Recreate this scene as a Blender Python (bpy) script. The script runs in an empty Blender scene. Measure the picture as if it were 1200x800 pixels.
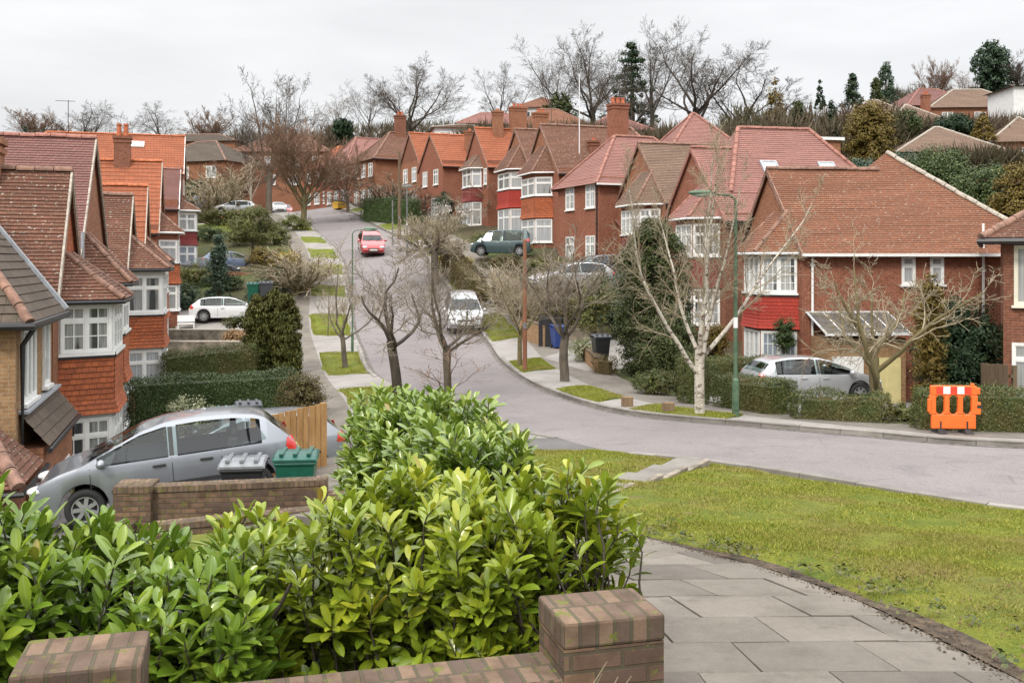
import bpy, bmesh, math, random
import numpy as np
from mathutils import Vector, Matrix
PI = math.pi
R = math.radians
sc = bpy.context.scene
COL = sc.collection
F, YH = 1200.0, 305.0
def PX(px, d): return (px - 600.0) / F * d
def PZ(py, d): return (YH - py) / F * d

# ------------------------------------------------------------------ materials
def nd(nt, kind, **kw):
    n = nt.nodes.new(kind)
    for k, v in kw.items():
        if k.startswith('i_'):
            key = k[2:]
            key = int(key) if key.isdigit() else key.replace('_', ' ')
            s = n.inputs[key]
            if hasattr(v, 'is_linked') or isinstance(v, bpy.types.NodeSocket): nt.links.new(v, s)
            else:
                if isinstance(v, (tuple, list)) and len(v) == 3 and s.type == 'RGBA': v = (*v, 1)
                s.default_value = v
        else: setattr(n, k, v)
    return n
MATS = {}
def new_mat(name):
    m = bpy.data.materials.new(name); m.use_nodes = True
    nt = m.node_tree
    b = nt.nodes['Principled BSDF']
    MATS[name] = m
    return m, nt, b
def L(nt, a, b): nt.links.new(a, b)
def mixc(nt, fac, a, b, blend='MIX'):
    n = nt.nodes.new('ShaderNodeMix'); n.data_type = 'RGBA'; n.blend_type = blend
    for s, v in ((n.inputs[0], fac), (n.inputs[6], a), (n.inputs[7], b)):
        if isinstance(v, bpy.types.NodeSocket): nt.links.new(v, s)
        else:
            if isinstance(v, (tuple, list)) and len(v) == 3: v = (*v, 1)
            s.default_value = v
    return n.outputs[2]
def ramp(nt, fac, stops):
    n = nt.nodes.new('ShaderNodeValToRGB'); nt.links.new(fac, n.inputs[0])
    e = n.color_ramp.elements
    while len(e) < len(stops): e.new(0.5)
    for el, (p, c) in zip(e, stops):
        el.position = p
        el.color = (c, c, c, 1) if isinstance(c, (int, float)) else (*c, 1)
    return n.outputs[0]
def noise_(nt, scale, detail=4, vec=None, rough=.6, out=0):
    n = nt.nodes.new('ShaderNodeTexNoise')
    n.inputs['Scale'].default_value = scale; n.inputs['Detail'].default_value = detail
    n.inputs['Roughness'].default_value = rough
    if vec is not None: nt.links.new(vec, n.inputs['Vector'])
    return n.outputs[out]
def coords(nt, which): return nt.nodes.new('ShaderNodeTexCoord').outputs[which]
def bump(nt, b, h, strength=.4, dist=.02):
    n = nt.nodes.new('ShaderNodeBump'); n.inputs['Strength'].default_value = strength
    n.inputs['Distance'].default_value = dist
    nt.links.new(h, n.inputs['Height']); nt.links.new(n.outputs[0], b.inputs['Normal'])

def m_plain(name, c, rough=.6, metal=0, spec=.5, var=.12, vs=6, coat=0, bs=0):
    m, nt, b = new_mat(name)
    o = coords(nt, 'Object')
    f = noise_(nt, vs, 5, o)
    d = tuple(x * (1 - var * 1.6) for x in c); e = tuple(min(1, x * (1 + var)) for x in c)
    L(nt, mixc(nt, ramp(nt, f, [(.3, 0.), (.7, 1.)]), d, e), b.inputs['Base Color'])
    b.inputs['Roughness'].default_value = rough; b.inputs['Metallic'].default_value = metal
    b.inputs['Specular IOR Level'].default_value = spec
    b.inputs['Coat Weight'].default_value = coat; b.inputs['Coat Roughness'].default_value = .06
    if bs: bump(nt, b, noise_(nt, vs * 8, 4, o), bs, .01)
    return m

def m_brick(name, c1, c2, mortar, bw=.225, rh=.075, ms=.009, dark=.5, stain=.35, moss=0):
    m, nt, b = new_mat(name)
    uv = coords(nt, 'UV')
    bt = nd(nt, 'ShaderNodeTexBrick', i_Vector=uv, i_Scale=1.0, i_Color1=c1, i_Color2=c2, i_Mortar=mortar,
            i_Mortar_Size=ms, i_Mortar_Smooth=.3, i_Bias=0.0, i_Brick_Width=bw, i_Row_Height=rh)
    bt.offset = .5
    c = bt.outputs['Color']
    # per brick darker burnt ones
    wn = nd(nt, 'ShaderNodeTexNoise', i_Vector=uv, i_Scale=7.0, i_Detail=2.0)
    c = mixc(nt, ramp(nt, wn.outputs[0], [(.42, 0.), (.72, dark)]), c, tuple(x * .35 for x in c1))
    st = noise_(nt, .7, 6, uv)
    c = mixc(nt, ramp(nt, st, [(.4, 0.), (.75, stain)]), c, tuple(x * .45 for x in c2))
    fine = noise_(nt, 60, 4, uv)
    c = mixc(nt, .5, c, ramp(nt, fine, [(.25, .55), (.75, 1.0)]), 'MULTIPLY')
    if moss:
        mo = noise_(nt, 9, 6, uv, .7)
        c = mixc(nt, ramp(nt, mo, [(.56, 0.), (.64, moss)]), c, (.13, .14, .03))
    L(nt, c, b.inputs['Base Color'])
    b.inputs['Roughness'].default_value = .88; b.inputs['Specular IOR Level'].default_value = .25
    inv = nd(nt, 'ShaderNodeMath', operation='SUBTRACT', i_0=1.0, i_1=bt.outputs['Fac'])
    ad = nd(nt, 'ShaderNodeMath', operation='MULTIPLY_ADD', i_0=fine, i_1=.35, i_2=inv.outputs[0])
    bump(nt, b, ad.outputs[0], .6, .008)
    return m

def m_tile(name, c1, c2, c3, tw=.17, gauge=.11, lichen=.0, lichc=(.45, .43, .36), moss=0.0, dark=.5):
    m, nt, b = new_mat(name)
    uv = coords(nt, 'UV')
    bt = nd(nt, 'ShaderNodeTexBrick', i_Vector=uv, i_Scale=1.0, i_Color1=c1, i_Color2=c2, i_Mortar=tuple(x * .3 for x in c1),
            i_Mortar_Size=.006, i_Mortar_Smooth=.2, i_Brick_Width=tw, i_Row_Height=gauge)
    c = bt.outputs['Color']
    n1 = noise_(nt, 3.2, 5, uv, .7)
    c = mixc(nt, ramp(nt, n1, [(.4, 0.), (.7, .85)]), c, c3)
    n2 = noise_(nt, .45, 5, uv)
    c = mixc(nt, ramp(nt, n2, [(.42, 0.), (.7, dark)]), c, tuple(x * .45 for x in c2))
    if lichen:
        n3 = noise_(nt, 11, 3, uv, .5)
        c = mixc(nt, ramp(nt, n3, [(.625, 0.), (.665, lichen)]), c, lichc)
    if moss:
        n4 = noise_(nt, 5, 6, uv, .75)
        c = mixc(nt, ramp(nt, n4, [(.55, 0.), (.68, moss)]), c, (.07, .075, .03))
    n5 = noise_(nt, 45, 3, uv)
    c = mixc(nt, .5, c, ramp(nt, n5, [(.25, .6), (.75, 1.)]), 'MULTIPLY')
    L(nt, c, b.inputs['Base Color'])
    b.inputs['Roughness'].default_value = .85; b.inputs['Specular IOR Level'].default_value = .3
    inv = nd(nt, 'ShaderNodeMath', operation='SUBTRACT', i_0=1.0, i_1=bt.outputs['Fac'])
    ad = nd(nt, 'ShaderNodeMath', operation='MULTIPLY_ADD', i_0=n5, i_1=.6, i_2=inv.outputs[0])
    bump(nt, b, ad.outputs[0], .5, .008)
    return m

def m_leaf(name, c1, c2, c3=None, rough=.45, spec=.4, trans=.25, posvar=0, posc=(.2, .12, .04), coat=0):
    m, nt, b = new_mat(name)
    g = nt.nodes.new('ShaderNodeNewGeometry')
    r = g.outputs['Random Per Island']
    if 'laurel' in name:      # young shoot tips are lime, older leaves lower on the shoot darker green
        at_ = nd(nt, 'ShaderNodeAttribute', attribute_name='age')
        r = nd(nt, 'ShaderNodeMath', operation='MULTIPLY_ADD', i_0=at_.outputs['Fac'], i_1=.68, i_2=nd(nt, 'ShaderNodeMath', operation='MULTIPLY', i_0=r, i_1=.32).outputs[0]).outputs[0]
    stops = [(0., c1), (.6, c2), (.97, c3 or c2), (1., (.26, .17, .035) if 'laurel' in name else (c3 or c2))]
    c = ramp(nt, r, stops)
    if 'laurel' in name:
        ab = nd(nt, 'ShaderNodeAttribute', attribute_name='rib')
        c = mixc(nt, ramp(nt, ab.outputs['Fac'], [(0., .55), (.16, 0.)]), c, (.34, .40, .12))
    if posvar:
        n = noise_(nt, posvar, 4, coords(nt, 'Object'))
        c = mixc(nt, ramp(nt, n, [(.45, 0.), (.68, .8)]), c, posc)
    L(nt, c, b.inputs['Base Color'])
    b.inputs['Roughness'].default_value = rough; b.inputs['Specular IOR Level'].default_value = spec
    b.inputs['Coat Weight'].default_value = coat; b.inputs['Coat Roughness'].default_value = .12
    if trans:
        t = nt.nodes.new('ShaderNodeBsdfTranslucent'); L(nt, c, t.inputs[0])
        mx = nt.nodes.new('ShaderNodeMixShader'); mx.inputs[0].default_value = trans
        L(nt, b.outputs[0], mx.inputs[1]); L(nt, t.outputs[0], mx.inputs[2])
        L(nt, mx.outputs[0], nt.nodes['Material Output'].inputs[0])
    return m

def m_bark(name, c1, c2, scale=8, patch=None):
    m, nt, b = new_mat(name)
    o = coords(nt, 'Object')
    mp = nd(nt, 'ShaderNodeMapping', i_Vector=o, i_Scale=(1, 1, .25))
    f = noise_(nt, scale, 6, mp.outputs[0], .7)
    c = mixc(nt, ramp(nt, f, [(.35, 0.), (.65, 1.)]), c1, c2)
    if patch:
        mp2 = nd(nt, 'ShaderNodeMapping', i_Vector=o, i_Scale=(1, 1, 2.5))
        f2 = noise_(nt, 5, 5, mp2.outputs[0], .7)
        c = mixc(nt, ramp(nt, f2, [(.52, 0.), (.58, .9)]), c, patch)
    L(nt, c, b.inputs['Base Color']); b.inputs['Roughness'].default_value = .9
    b.inputs['Specular IOR Level'].default_value = .2
    bump(nt, b, f, .7, .03)
    return m

def m_glass(name, dark, pale, amount=.5, sx=1.6):
    m, nt, b = new_mat(name)
    uv = coords(nt, 'UV')
    mp = nd(nt, 'ShaderNodeMapping', i_Vector=uv, i_Scale=(sx, .25, 1))
    f = noise_(nt, 1.7, 1, mp.outputs[0])
    mp2 = nd(nt, 'ShaderNodeMapping', i_Vector=uv, i_Scale=(22, .4, 1))
    fold = noise_(nt, 1., 2, mp2.outputs[0])
    pc = mixc(nt, ramp(nt, fold, [(.35, 0.), (.65, 1.)]), tuple(x * .6 for x in pale), pale)
    c = mixc(nt, ramp(nt, f, [(.5 - .25 * amount - .03 , 0.), (.5 - .25 * amount + .05, 1.)] if amount < 1 else [(0, 1.), (1, 1.)]), dark, pc)
    L(nt, c, b.inputs['Base Color'])
    b.inputs['Roughness'].default_value = .6; b.inputs['Specular IOR Level'].default_value = .5
    b.inputs['Coat Weight'].default_value = 1; b.inputs['Coat Roughness'].default_value = .02
    return m

def m_ground(name, kind):
    m, nt, b = new_mat(name)
    o = coords(nt, 'Object')
    b.inputs['Roughness'].default_value = .92; b.inputs['Specular IOR Level'].default_value = .25
    if kind == 'grass':
        a = noise_(nt, .35, 5, o); f2 = noise_(nt, 2.2, 6, o, .7); f3 = noise_(nt, 30, 3, o)
        c = mixc(nt, ramp(nt, f2, [(.35, 0.), (.65, 1.)]), (.09, .135, .014), (.205, .21, .022))
        c = mixc(nt, ramp(nt, a, [(.5, 0.), (.72, .7)]), c, (.20, .19, .05))
        c = mixc(nt, .6, c, ramp(nt, f3, [(.3, .4), (.7, 1.)]), 'MULTIPLY')
        bp = noise_(nt, .8, 7, o, .72)
        c = mixc(nt, ramp(nt, bp, [(.62, 0.), (.70, .85)]), c, (.15, .105, .055))
        L(nt, c, b.inputs['Base Color']); bump(nt, b, f3, .8, .04)
    elif kind == 'earth':
        a = noise_(nt, .12, 6, o); f2 = noise_(nt, 1.5, 6, o, .7); f3 = noise_(nt, 20, 4, o)
        c = mixc(nt, ramp(nt, a, [(.4, 0.), (.6, 1.)]), (.085, .105, .032), (.11, .08, .05))
        c = mixc(nt, ramp(nt, f2, [(.4, 0.), (.7, .8)]), c, (.055, .062, .022))
        c = mixc(nt, .6, c, ramp(nt, f3, [(.3, .45), (.7, 1.)]), 'MULTIPLY')
        L(nt, c, b.inputs['Base Color']); bump(nt, b, f3, .8, .05)
    elif kind == 'road':
        a = noise_(nt, .16, 5, o); f2 = noise_(nt, 90, 2, o); f3 = noise_(nt, 1.1, 6, o, .7)
        c = mixc(nt, ramp(nt, a, [(.35, 0.), (.65, 1.)]), (.238, .213, .210), (.298, .268, .264))
        c = mixc(nt, ramp(nt, f3, [(.5, 0.), (.75, .55)]), c, (.155, .14, .14))
        c = mixc(nt, .55, c, ramp(nt, f2, [(.35, .35), (.65, 1.)]), 'MULTIPLY')
        c = mixc(nt, .4, c, ramp(nt, noise_(nt, 22, 3, o, .7), [(.35, .55), (.65, 1.1)]), 'MULTIPLY')
        vo = nd(nt, 'ShaderNodeTexVoronoi', i_Vector=o, i_Scale=.55, feature='DISTANCE_TO_EDGE')
        nz = noise_(nt, 2.5, 4, o)
        cr = nd(nt, 'ShaderNodeMath', operation='MULTIPLY', i_0=ramp(nt, vo.outputs[0], [(0., 1.), (.012, 0.)]), i_1=ramp(nt, nz, [(.5, 0.), (.6, .55)]))
        c = mixc(nt, cr.outputs[0], c, (.09, .085, .085))
        L(nt, c, b.inputs['Base Color']); bump(nt, b, f2, .4, .008)
    else:  # concrete / slabs
        base = {'slab': ((.165, .145, .122), (.25, .222, .19)), 'concrete': ((.27, .25, .23), (.36, .335, .31)),
                'kerb': ((.23, .21, .185), (.34, .315, .285)), 'drive': ((.19, .18, .175), (.25, .235, .225))}[kind]
        g = nt.nodes.new('ShaderNodeNewGeometry')
        a = noise_(nt, .8, 6, o, .7); f2 = noise_(nt, 70, 3, o); 
        c = mixc(nt, ramp(nt, a, [(.35, 0.), (.65, 1.)]), *base)
        c = mixc(nt, 1.0, c, ramp(nt, g.outputs['Random Per Island'], [(0., .66), (1., 1.12)]), 'MULTIPLY')
        f4 = noise_(nt, 3.5, 6, o, .75)
        c = mixc(nt, ramp(nt, f4, [(.52, 0.), (.75, .5)]), c, tuple(x * .5 for x in base[0]))
        c = mixc(nt, .5, c, ramp(nt, f2, [(.3, .6), (.7, 1.)]), 'MULTIPLY')
        L(nt, c, b.inputs['Base Color']); bump(nt, b, f2, .35, .006)
    return m

M = MATS
m_brick('brick_red', (0.370, 0.125, 0.070), (0.290, 0.095, 0.056), (0.370, 0.238, 0.168))
m_brick('brick_brown', (0.400, 0.163, 0.084), (0.310, 0.119, 0.064), (0.360, 0.238, 0.160))
m_brick('brick_dark', (0.310, 0.110, 0.064), (0.220, 0.084, 0.052), (0.300, 0.202, 0.144))
m_brick('brick_yellow', (.44, .26, .13), (.34, .19, .09), (.42, .33, .22))
m_brick('brick_garden', (.27, .165, .105), (.12, .078, .066), (.11, .095, .062), ms=.009, moss=.85, stain=.7, dark=.85)
m_brick('brick_coping', (.28, .185, .125), (.13, .09, .072), (.11, .098, .062), bw=.075, rh=.225, ms=.009, moss=1.0, stain=.7, dark=.85)
m_tile('tile_brown', (0.250, 0.110, 0.070), (0.190, 0.086, 0.056), (0.125, 0.066, 0.046), lichen=.95, moss=.5)
m_tile('tile_redbrown', (.265, .125, .105), (.22, .105, .09), (.17, .088, .077), gauge=.12, lichen=.2, dark=.25)
m_tile('tile_orange', (0.404, 0.126, 0.058), (0.344, 0.106, 0.051), (0.258, 0.090, 0.048), tw=.24, gauge=.3, dark=.42, lichen=.3, moss=.2)
m_tile('tile_red', (.385, .182, .152), (.325, .155, .13), (.255, .135, .115), gauge=.15, dark=.22, lichen=.15)
m_tile('tile_grey', (.15, .112, .085), (.115, .088, .068), (.08, .064, .052), tw=.26, gauge=.2, moss=.6)
m_tile('tile_rust', (0.335, 0.136, 0.074), (0.265, 0.110, 0.062), (0.180, 0.088, 0.056), lichen=.7, moss=.45, dark=.5)
m_tile('tile_drab', (.26, .165, .115), (.22, .14, .10), (.18, .12, .088), gauge=.15, moss=.5, lichen=.5)
m_tile('hung_orange', (0.580, 0.167, 0.064), (0.440, 0.123, 0.052), (0.200, 0.070, 0.044), gauge=.13, dark=.4)
m_tile('hung_red', (.50, .062, .042), (.40, .05, .036), (.33, .05, .036), gauge=.16, dark=.3)
m_tile('hung_maroon', (.28, .055, .05), (.23, .05, .045), (.19, .045, .042), gauge=.13, dark=.2)
m_plain('white_paint', (.80, .80, .78), .45, var=.05)
m_plain('cream_paint', (.74, .70, .58), .5, var=.06)
m_plain('grey_lead', (.36, .38, .41), .5, var=.15)
m_plain('black_paint', (.02, .02, .022), .4, var=.2)
m_plain('terracotta', (.44, .13, .06), .8, var=.2)
m_plain('yellow_door', (.68, .60, .30), .5, var=.05)
m_plain('render_white', (.72, .72, .72), .8, var=.08, vs=2)
m_plain('mortar_pale', (.42, .37, .31), .9, var=.25, vs=12)
m_plain('ridge_brown', (.25, .14, .10), .85, var=.35, vs=5, bs=.4)
m_plain('ridge_red', (.33, .15, .115), .85, var=.25, vs=5)
m_plain('ridge_orange', (.50, .15, .06), .85, var=.3, vs=5)
m_glass('glass_dark', (.025, .028, .03), (.34, .35, .34), .35)
m_glass('glass_net', (.05, .06, .07), (.46, .48, .50), 1.0)
m_glass('glass_half', (.03, .034, .038), (.42, .43, .42), .6)
m_glass('glass_blue', (.05, .06, .075), (.30, .35, .42), 1.0)
m_plain('velux_glass', (.55, .60, .66), .08, var=.05, coat=1)
m_ground('grass', 'grass'); m_ground('earth', 'earth'); m_ground('tarmac', 'road'); m_ground('slab', 'slab')
m_ground('concrete', 'concrete'); m_ground('kerb_stone', 'kerb'); m_ground('drive', 'drive')
m_bark('bark_grey', (.085, .07, .055), (.16, .135, .105))
m_bark('bark_brown', (.075, .055, .04), (.13, .10, .07))
m_bark('bark_dark', (.045, .037, .03), (.085, .07, .056))
m_bark('bark_olive', (.12, .10, .05), (.20, .165, .085))
m_bark('bark_birch', (.40, .36, .30), (.62, .58, .50), 6, (.11, .08, .055))
m_bark('twig_grey', (.19, .155, .12), (.28, .235, .18))
m_bark('twig_pale', (.26, .215, .145), (.38, .32, .225))
m_bark('twig_red', (.17, .105, .07), (.25, .16, .11))
m_bark('twig_dark', (.085, .07, .058), (.135, .112, .092))
m_bark('wood_pole', (.19, .085, .05), (.27, .13, .075), 5)
m_bark('wood_stump', (.16, .11, .07), (.26, .18, .11), 5)
m_leaf('leaf_laurel', (0.112, 0.185, 0.013), (0.241, 0.307, 0.020), (0.402, 0.410, 0.032), .28, .5, .22, coat=.25)
m_leaf('leaf_laurel_dark', (0.073, 0.144, 0.013), (0.151, 0.241, 0.020), (0.268, 0.349, 0.032), .28, .5, .18, coat=.25)
m_leaf('leaf_laurel_cool', (0.089, 0.169, 0.020), (0.174, 0.256, 0.029), (0.313, 0.369, 0.054), .26, .6, .18, coat=.3)
m_leaf('leaf_yew', (.028, .040, .012), (.055, .07, .020), (.10, .115, .033), .6, .3, 0)
m_leaf('leaf_conifer', (.012, .030, .014), (.025, .05, .022), (.05, .08, .03), .6, .3, 0)
m_leaf('leaf_cypress', (.05, .065, .014), (.095, .105, .023), (.16, .15, .038), .6, .3, 0, 1.2, (.09, .07, .022))
m_leaf('leaf_privet', (.035, .055, .012), (.075, .10, .022), (.16, .155, .04), .5, .4, .1, 1.5, (.13, .10, .035))
m_leaf('leaf_hedge', (.022, .042, .010), (.045, .075, .018), (.085, .115, .03), .5, .4, .1)
m_leaf('leaf_brownhedge', (.065, .05, .02), (.10, .08, .028), (.13, .12, .035), .6, .3, .1, 1.0, (.13, .085, .04))
m_leaf('leaf_pale', (.15, .17, .08), (.27, .28, .16), (.42, .42, .28), .55, .4, .15)
m_leaf('leaf_yellow', (.20, .15, .02), (.36, .26, .03), (.46, .36, .05), .55, .3, .15)
m_leaf('leaf_gold', (.10, .075, .018), (.16, .115, .025), (.22, .16, .035), .6, .3, 0)
m_leaf('leaf_olive', (.06, .075, .02), (.12, .13, .035), (.20, .19, .06), .55, .35, .1)
m_leaf('leaf_blue', (.03, .055, .03), (.05, .085, .05), (.08, .12, .065), .55, .35, 0)
m_leaf('leaf_dead', (.20, .12, .06), (.32, .20, .10), (.42, .29, .16), .8, .2, .1)
m_leaf('wood_mass', (.085, .062, .043), (.125, .095, .066), (.15, .125, .085), .9, .1, 0, .06, (.065, .065, .035))
m_leaf('leaf_evergreen', (.03, .055, .016), (.065, .10, .028), (.14, .17, .05), .55, .35, .05)
m_leaf('leaf_blossom', (.30, .27, .22), (.45, .42, .37), (.58, .55, .5), .7, .2, .1)
m_leaf('blade', (.12, .175, .018), (.24, .26, .03), (.38, .34, .07), .6, .3, .25, .75, (.27, .215, .075))

# ------------------------------------------------------------------ mesh builder
class MB:
    def __init__(s): s.v = []; s.f = []; s.uv = {}; s.mi = []
    def add(s, pts, faces, mi=0):
        o = len(s.v); s.v += [tuple(p) for p in pts]
        for f in faces: s.f.append(tuple(i + o for i in f)); s.mi.append(mi)
    def poly(s, pts, uv=None, mi=0):
        o = len(s.v); s.v += [tuple(p) for p in pts]
        if uv: s.uv[len(s.f)] = uv
        s.f.append(tuple(range(o, o + len(pts)))); s.mi.append(mi)
    def box(s, x0, x1, y0, y1, z0, z1, mi=0):
        p = [(x, y, z) for z in (z0, z1) for x, y in ((x0, y0), (x1, y0), (x1, y1), (x0, y1))]
        s.add(p, [(3, 2, 1, 0), (4, 5, 6, 7), (0, 1, 5, 4), (1, 2, 6, 5), (2, 3, 7, 6), (3, 0, 4, 7)], mi)
    def obox(s, o, a, b, c, mi=0):   # oriented box: origin corner + three edge vectors
        o, a, b, c = map(Vector, (o, a, b, c))
        p = [o, o + a, o + a + b, o + b, o + c, o + a + c, o + a + b + c, o + b + c]
        fs = [(3, 2, 1, 0), (4, 5, 6, 7), (0, 1, 5, 4), (1, 2, 6, 5), (2, 3, 7, 6), (3, 0, 4, 7)]
        if a.cross(b).dot(c) < 0: fs = [tuple(reversed(f)) for f in fs]
        s.add(p, fs, mi)
    def bar(s, p0, p1, w, h, up=(0, 0, 1), mi=0):   # bar of section w x h centred on the axis
        p0, p1 = Vector(p0), Vector(p1); d = (p1 - p0)
        a = d.cross(Vector(up)); a = a.normalized() if a.length > 1e-6 else Vector((1, 0, 0))
        b = a.cross(d).normalized()
        s.obox(p0 - a * w / 2 - b * h / 2, d, a * w, b * h, mi)
    def prism(s, poly, z0, z1, mi=0):
        n = len(poly)
        area = sum(poly[i][0] * poly[(i + 1) % n][1] - poly[(i + 1) % n][0] * poly[i][1] for i in range(n))
        if area < 0: poly = poly[::-1]
        p = [(x, y, z0) for x, y in poly] + [(x, y, z1) for x, y in poly]
        s.add(p, [tuple(reversed(range(n))), tuple(range(n, 2 * n))] + [(i, (i + 1) % n, n + (i + 1) % n, n + i) for i in range(n)], mi)
    def tube(s, pts, rs, k=8, caps=True, mi=0):
        pts = [Vector(p) for p in pts]
        if not hasattr(rs, '__len__'): rs = [rs] * len(pts)
        o = len(s.v); ref = Vector((0, 0, 1))
        t0 = (pts[1] - pts[0]).normalized()
        if abs(t0.z) > .9: ref = Vector((1, 0, 0))
        for i, p in enumerate(pts):
            t = (pts[min(i + 1, len(pts) - 1)] - pts[max(i - 1, 0)]).normalized()
            a = t.cross(ref).normalized(); b = t.cross(a)
            for j in range(k):
                an = 2 * PI * j / k
                s.v.append(tuple(p + (a * math.cos(an) + b * math.sin(an)) * rs[i]))
        for i in range(len(pts) - 1):
            for j in range(k):
                j2 = (j + 1) % k
                s.f.append((o + i * k + j2, o + i * k + j, o + (i + 1) * k + j, o + (i + 1) * k + j2)); s.mi.append(mi)
        if caps:
            s.f.append(tuple(o + j for j in range(k))); s.mi.append(mi)
            s.f.append(tuple(o + (len(pts) - 1) * k + j for j in reversed(range(k)))); s.mi.append(mi)
    def grid(s, rows, mi=0, close=False):   # rows of equal length of points
        o = len(s.v); n = len(rows[0])
        for r in rows: s.v += [tuple(p) for p in r]
        for i in range(len(rows) - 1):
            for j in range(n if close else n - 1):
                j2 = (j + 1) % n
                s.f.append((o + i * n + j, o + i * n + j2, o + (i + 1) * n + j2, o + (i + 1) * n + j)); s.mi.append(mi)
    def build(s, name, mats, parent=None, flip=False, smooth=False, bevel=0, loc=None, rz=0):
        me = bpy.data.meshes.new(name)
        v = [(x, -y, z) for x, y, z in s.v] if flip else s.v
        f = [tuple(reversed(q)) for q in s.f] if flip else s.f
        me.from_pydata(v, [], f)
        if not isinstance(mats, (list, tuple)): mats = [mats]
        for m in mats: me.materials.append(MATS[m] if isinstance(m, str) else m)
        if len(mats) > 1: me.polygons.foreach_set('material_index', s.mi)
        box_uv(me)
        if s.uv:
            ul = me.uv_layers[0].data
            for fi, uvs in s.uv.items():
                ls = me.polygons[fi].loop_start
                if flip: uvs = uvs[::-1]
                for k, q in enumerate(uvs): ul[ls + k].uv = q
        if smooth: me.polygons.foreach_set('use_smooth', [True] * len(me.polygons))
        me.update()
        o = bpy.data.objects.new(name, me); COL.objects.link(o)
        if parent: o.parent = parent
        if loc is not None: o.location = loc; o.rotation_euler[2] = rz
        if bevel:
            md = o.modifiers.new('bevel', 'BEVEL'); md.width = bevel; md.segments = 2; md.limit_method = 'ANGLE'
        return o

def box_uv(me):
    nl = len(me.loops); npoly = len(me.polygons)
    if not npoly: return
    uvl = me.uv_layers.new(name='UVMap')
    co = np.empty(len(me.vertices) * 3); me.vertices.foreach_get('co', co); co = co.reshape(-1, 3)
    nr = np.empty(npoly * 3); me.polygons.foreach_get('normal', nr); nr = nr.reshape(-1, 3)
    lt = np.empty(npoly, int); me.polygons.foreach_get('loop_total', lt)
    vi = np.empty(nl, int); me.loops.foreach_get('vertex_index', vi)
    n = np.repeat(nr, lt, 0)
    t = np.stack([-n[:, 1], n[:, 0], np.zeros(nl)], 1)
    ln = np.linalg.norm(t, axis=1); flat = ln < .15
    t[flat] = (1, 0, 0); ln[flat] = 1
    t /= ln[:, None]
    b = np.cross(n, t)
    p = co[vi]
    uv = np.stack([(p * t).sum(1), (p * b).sum(1)], 1)
    uvl.data.foreach_set('uv', uv.ravel())

def np_mesh(name, V, Fc, mat, parent=None, smooth=False, link=True):
    """V (n,3), Fc list of (faces array (m,k))"""
    me = bpy.data.meshes.new(name)
    if not isinstance(Fc, list): Fc = [Fc]
    loops = np.concatenate([f.ravel() for f in Fc]).astype(np.int32)
    tot = np.concatenate([np.full(len(f), f.shape[1], np.int32) for f in Fc])
    st = np.concatenate([[0], np.cumsum(tot)[:-1]]).astype(np.int32)
    me.vertices.add(len(V)); me.vertices.foreach_set('co', np.asarray(V, np.float32).ravel())
    me.loops.add(len(loops)); me.loops.foreach_set('vertex_index', loops)
    me.polygons.add(len(tot)); me.polygons.foreach_set('loop_start', st); me.polygons.foreach_set('loop_total', tot)
    if smooth: me.polygons.foreach_set('use_smooth', np.ones(len(tot), bool))
    me.materials.append(MATS[mat] if isinstance(mat, str) else mat)
    me.update(calc_edges=True); me.validate()
    if not link: return me
    o = bpy.data.objects.new(name, me); COL.objects.link(o)
    if parent: o.parent = parent
    return o

def tag(o, label, cat, group=None):
    o['label'] = label; o['category'] = cat
    if group: o['group'] = group
    return o
def thing(name, label, cat, loc=(0, 0, 0), rz=0, group=None):
    o = bpy.data.objects.new(name, None); COL.objects.link(o)
    o.empty_display_size = .2
    o.location = loc; o.rotation_euler = (0, 0, rz)
    return tag(o, label, cat, group)
def struct(o, kind='structure'): o['kind'] = kind; return o
def child(name, me, parent):
    o = bpy.data.objects.new(name, me); COL.objects.link(o); o.parent = parent; return o
def dup(root, loc, rz, label, scale=1, group=None):
    r = root.copy(); COL.objects.link(r); r.location = loc; r.rotation_euler = (0, 0, rz)
    r.scale = (scale,) * 3 if not hasattr(scale, '__len__') else scale
    r['label'] = label
    if group: r['group'] = group
    for ch in list(root.children):
        c = ch.copy(); COL.objects.link(c); c.parent = r
        for g in ch.children:
            d = g.copy(); COL.objects.link(d); d.parent = c
    return r

# ------------------------------------------------------------------ terrain
KLn = [(30, 6.5), (14, 10.2), (9.5, 12), (6.6, 13.2), (4.8, 15.1), (3.3, 16.7), (2.1, 17.9)]            # near kerb
KL = [(1.0, 21.7), (-.8, 25), (-2.6, 30), (-4.8, 36), (-6.6, 45), (-8.4, 54), (-10.4, 65), (-12.8, 75), (-17.5, 90), (-22, 105), (-28, 120), (-38, 142)]
LV = [(-3.2, 22), (-3.8, 25), (-4.9, 30), (-6.7, 37), (-8.8, 46), (-10.9, 55), (-13.0, 66), (-15.3, 76.5), (-19.8, 91.5), (-24.3, 106.5), (-30, 121.5), (-40, 143.5)]
LF = [(-4.9, 22), (-5.2, 25), (-6.1, 30), (-7.9, 37.4), (-9.95, 46.4), (-12.1, 55.4), (-14.2, 66.4), (-16.5, 76.9), (-21.1, 92), (-25.6, 107), (-31.3, 122), (-41.5, 145)]
KR = [(30, 16.5), (18, 18.5), (10, 20), (7.3, 21.8), (5.15, 23.6), (2.83, 26.1), (1.04, 31.2), (-.3, 38.5), (-1.2, 47.5), (-2.6, 56), (-4.6, 65), (-7, 75), (-12, 90), (-17, 105), (-22.5, 120), (-31, 142)]
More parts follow.
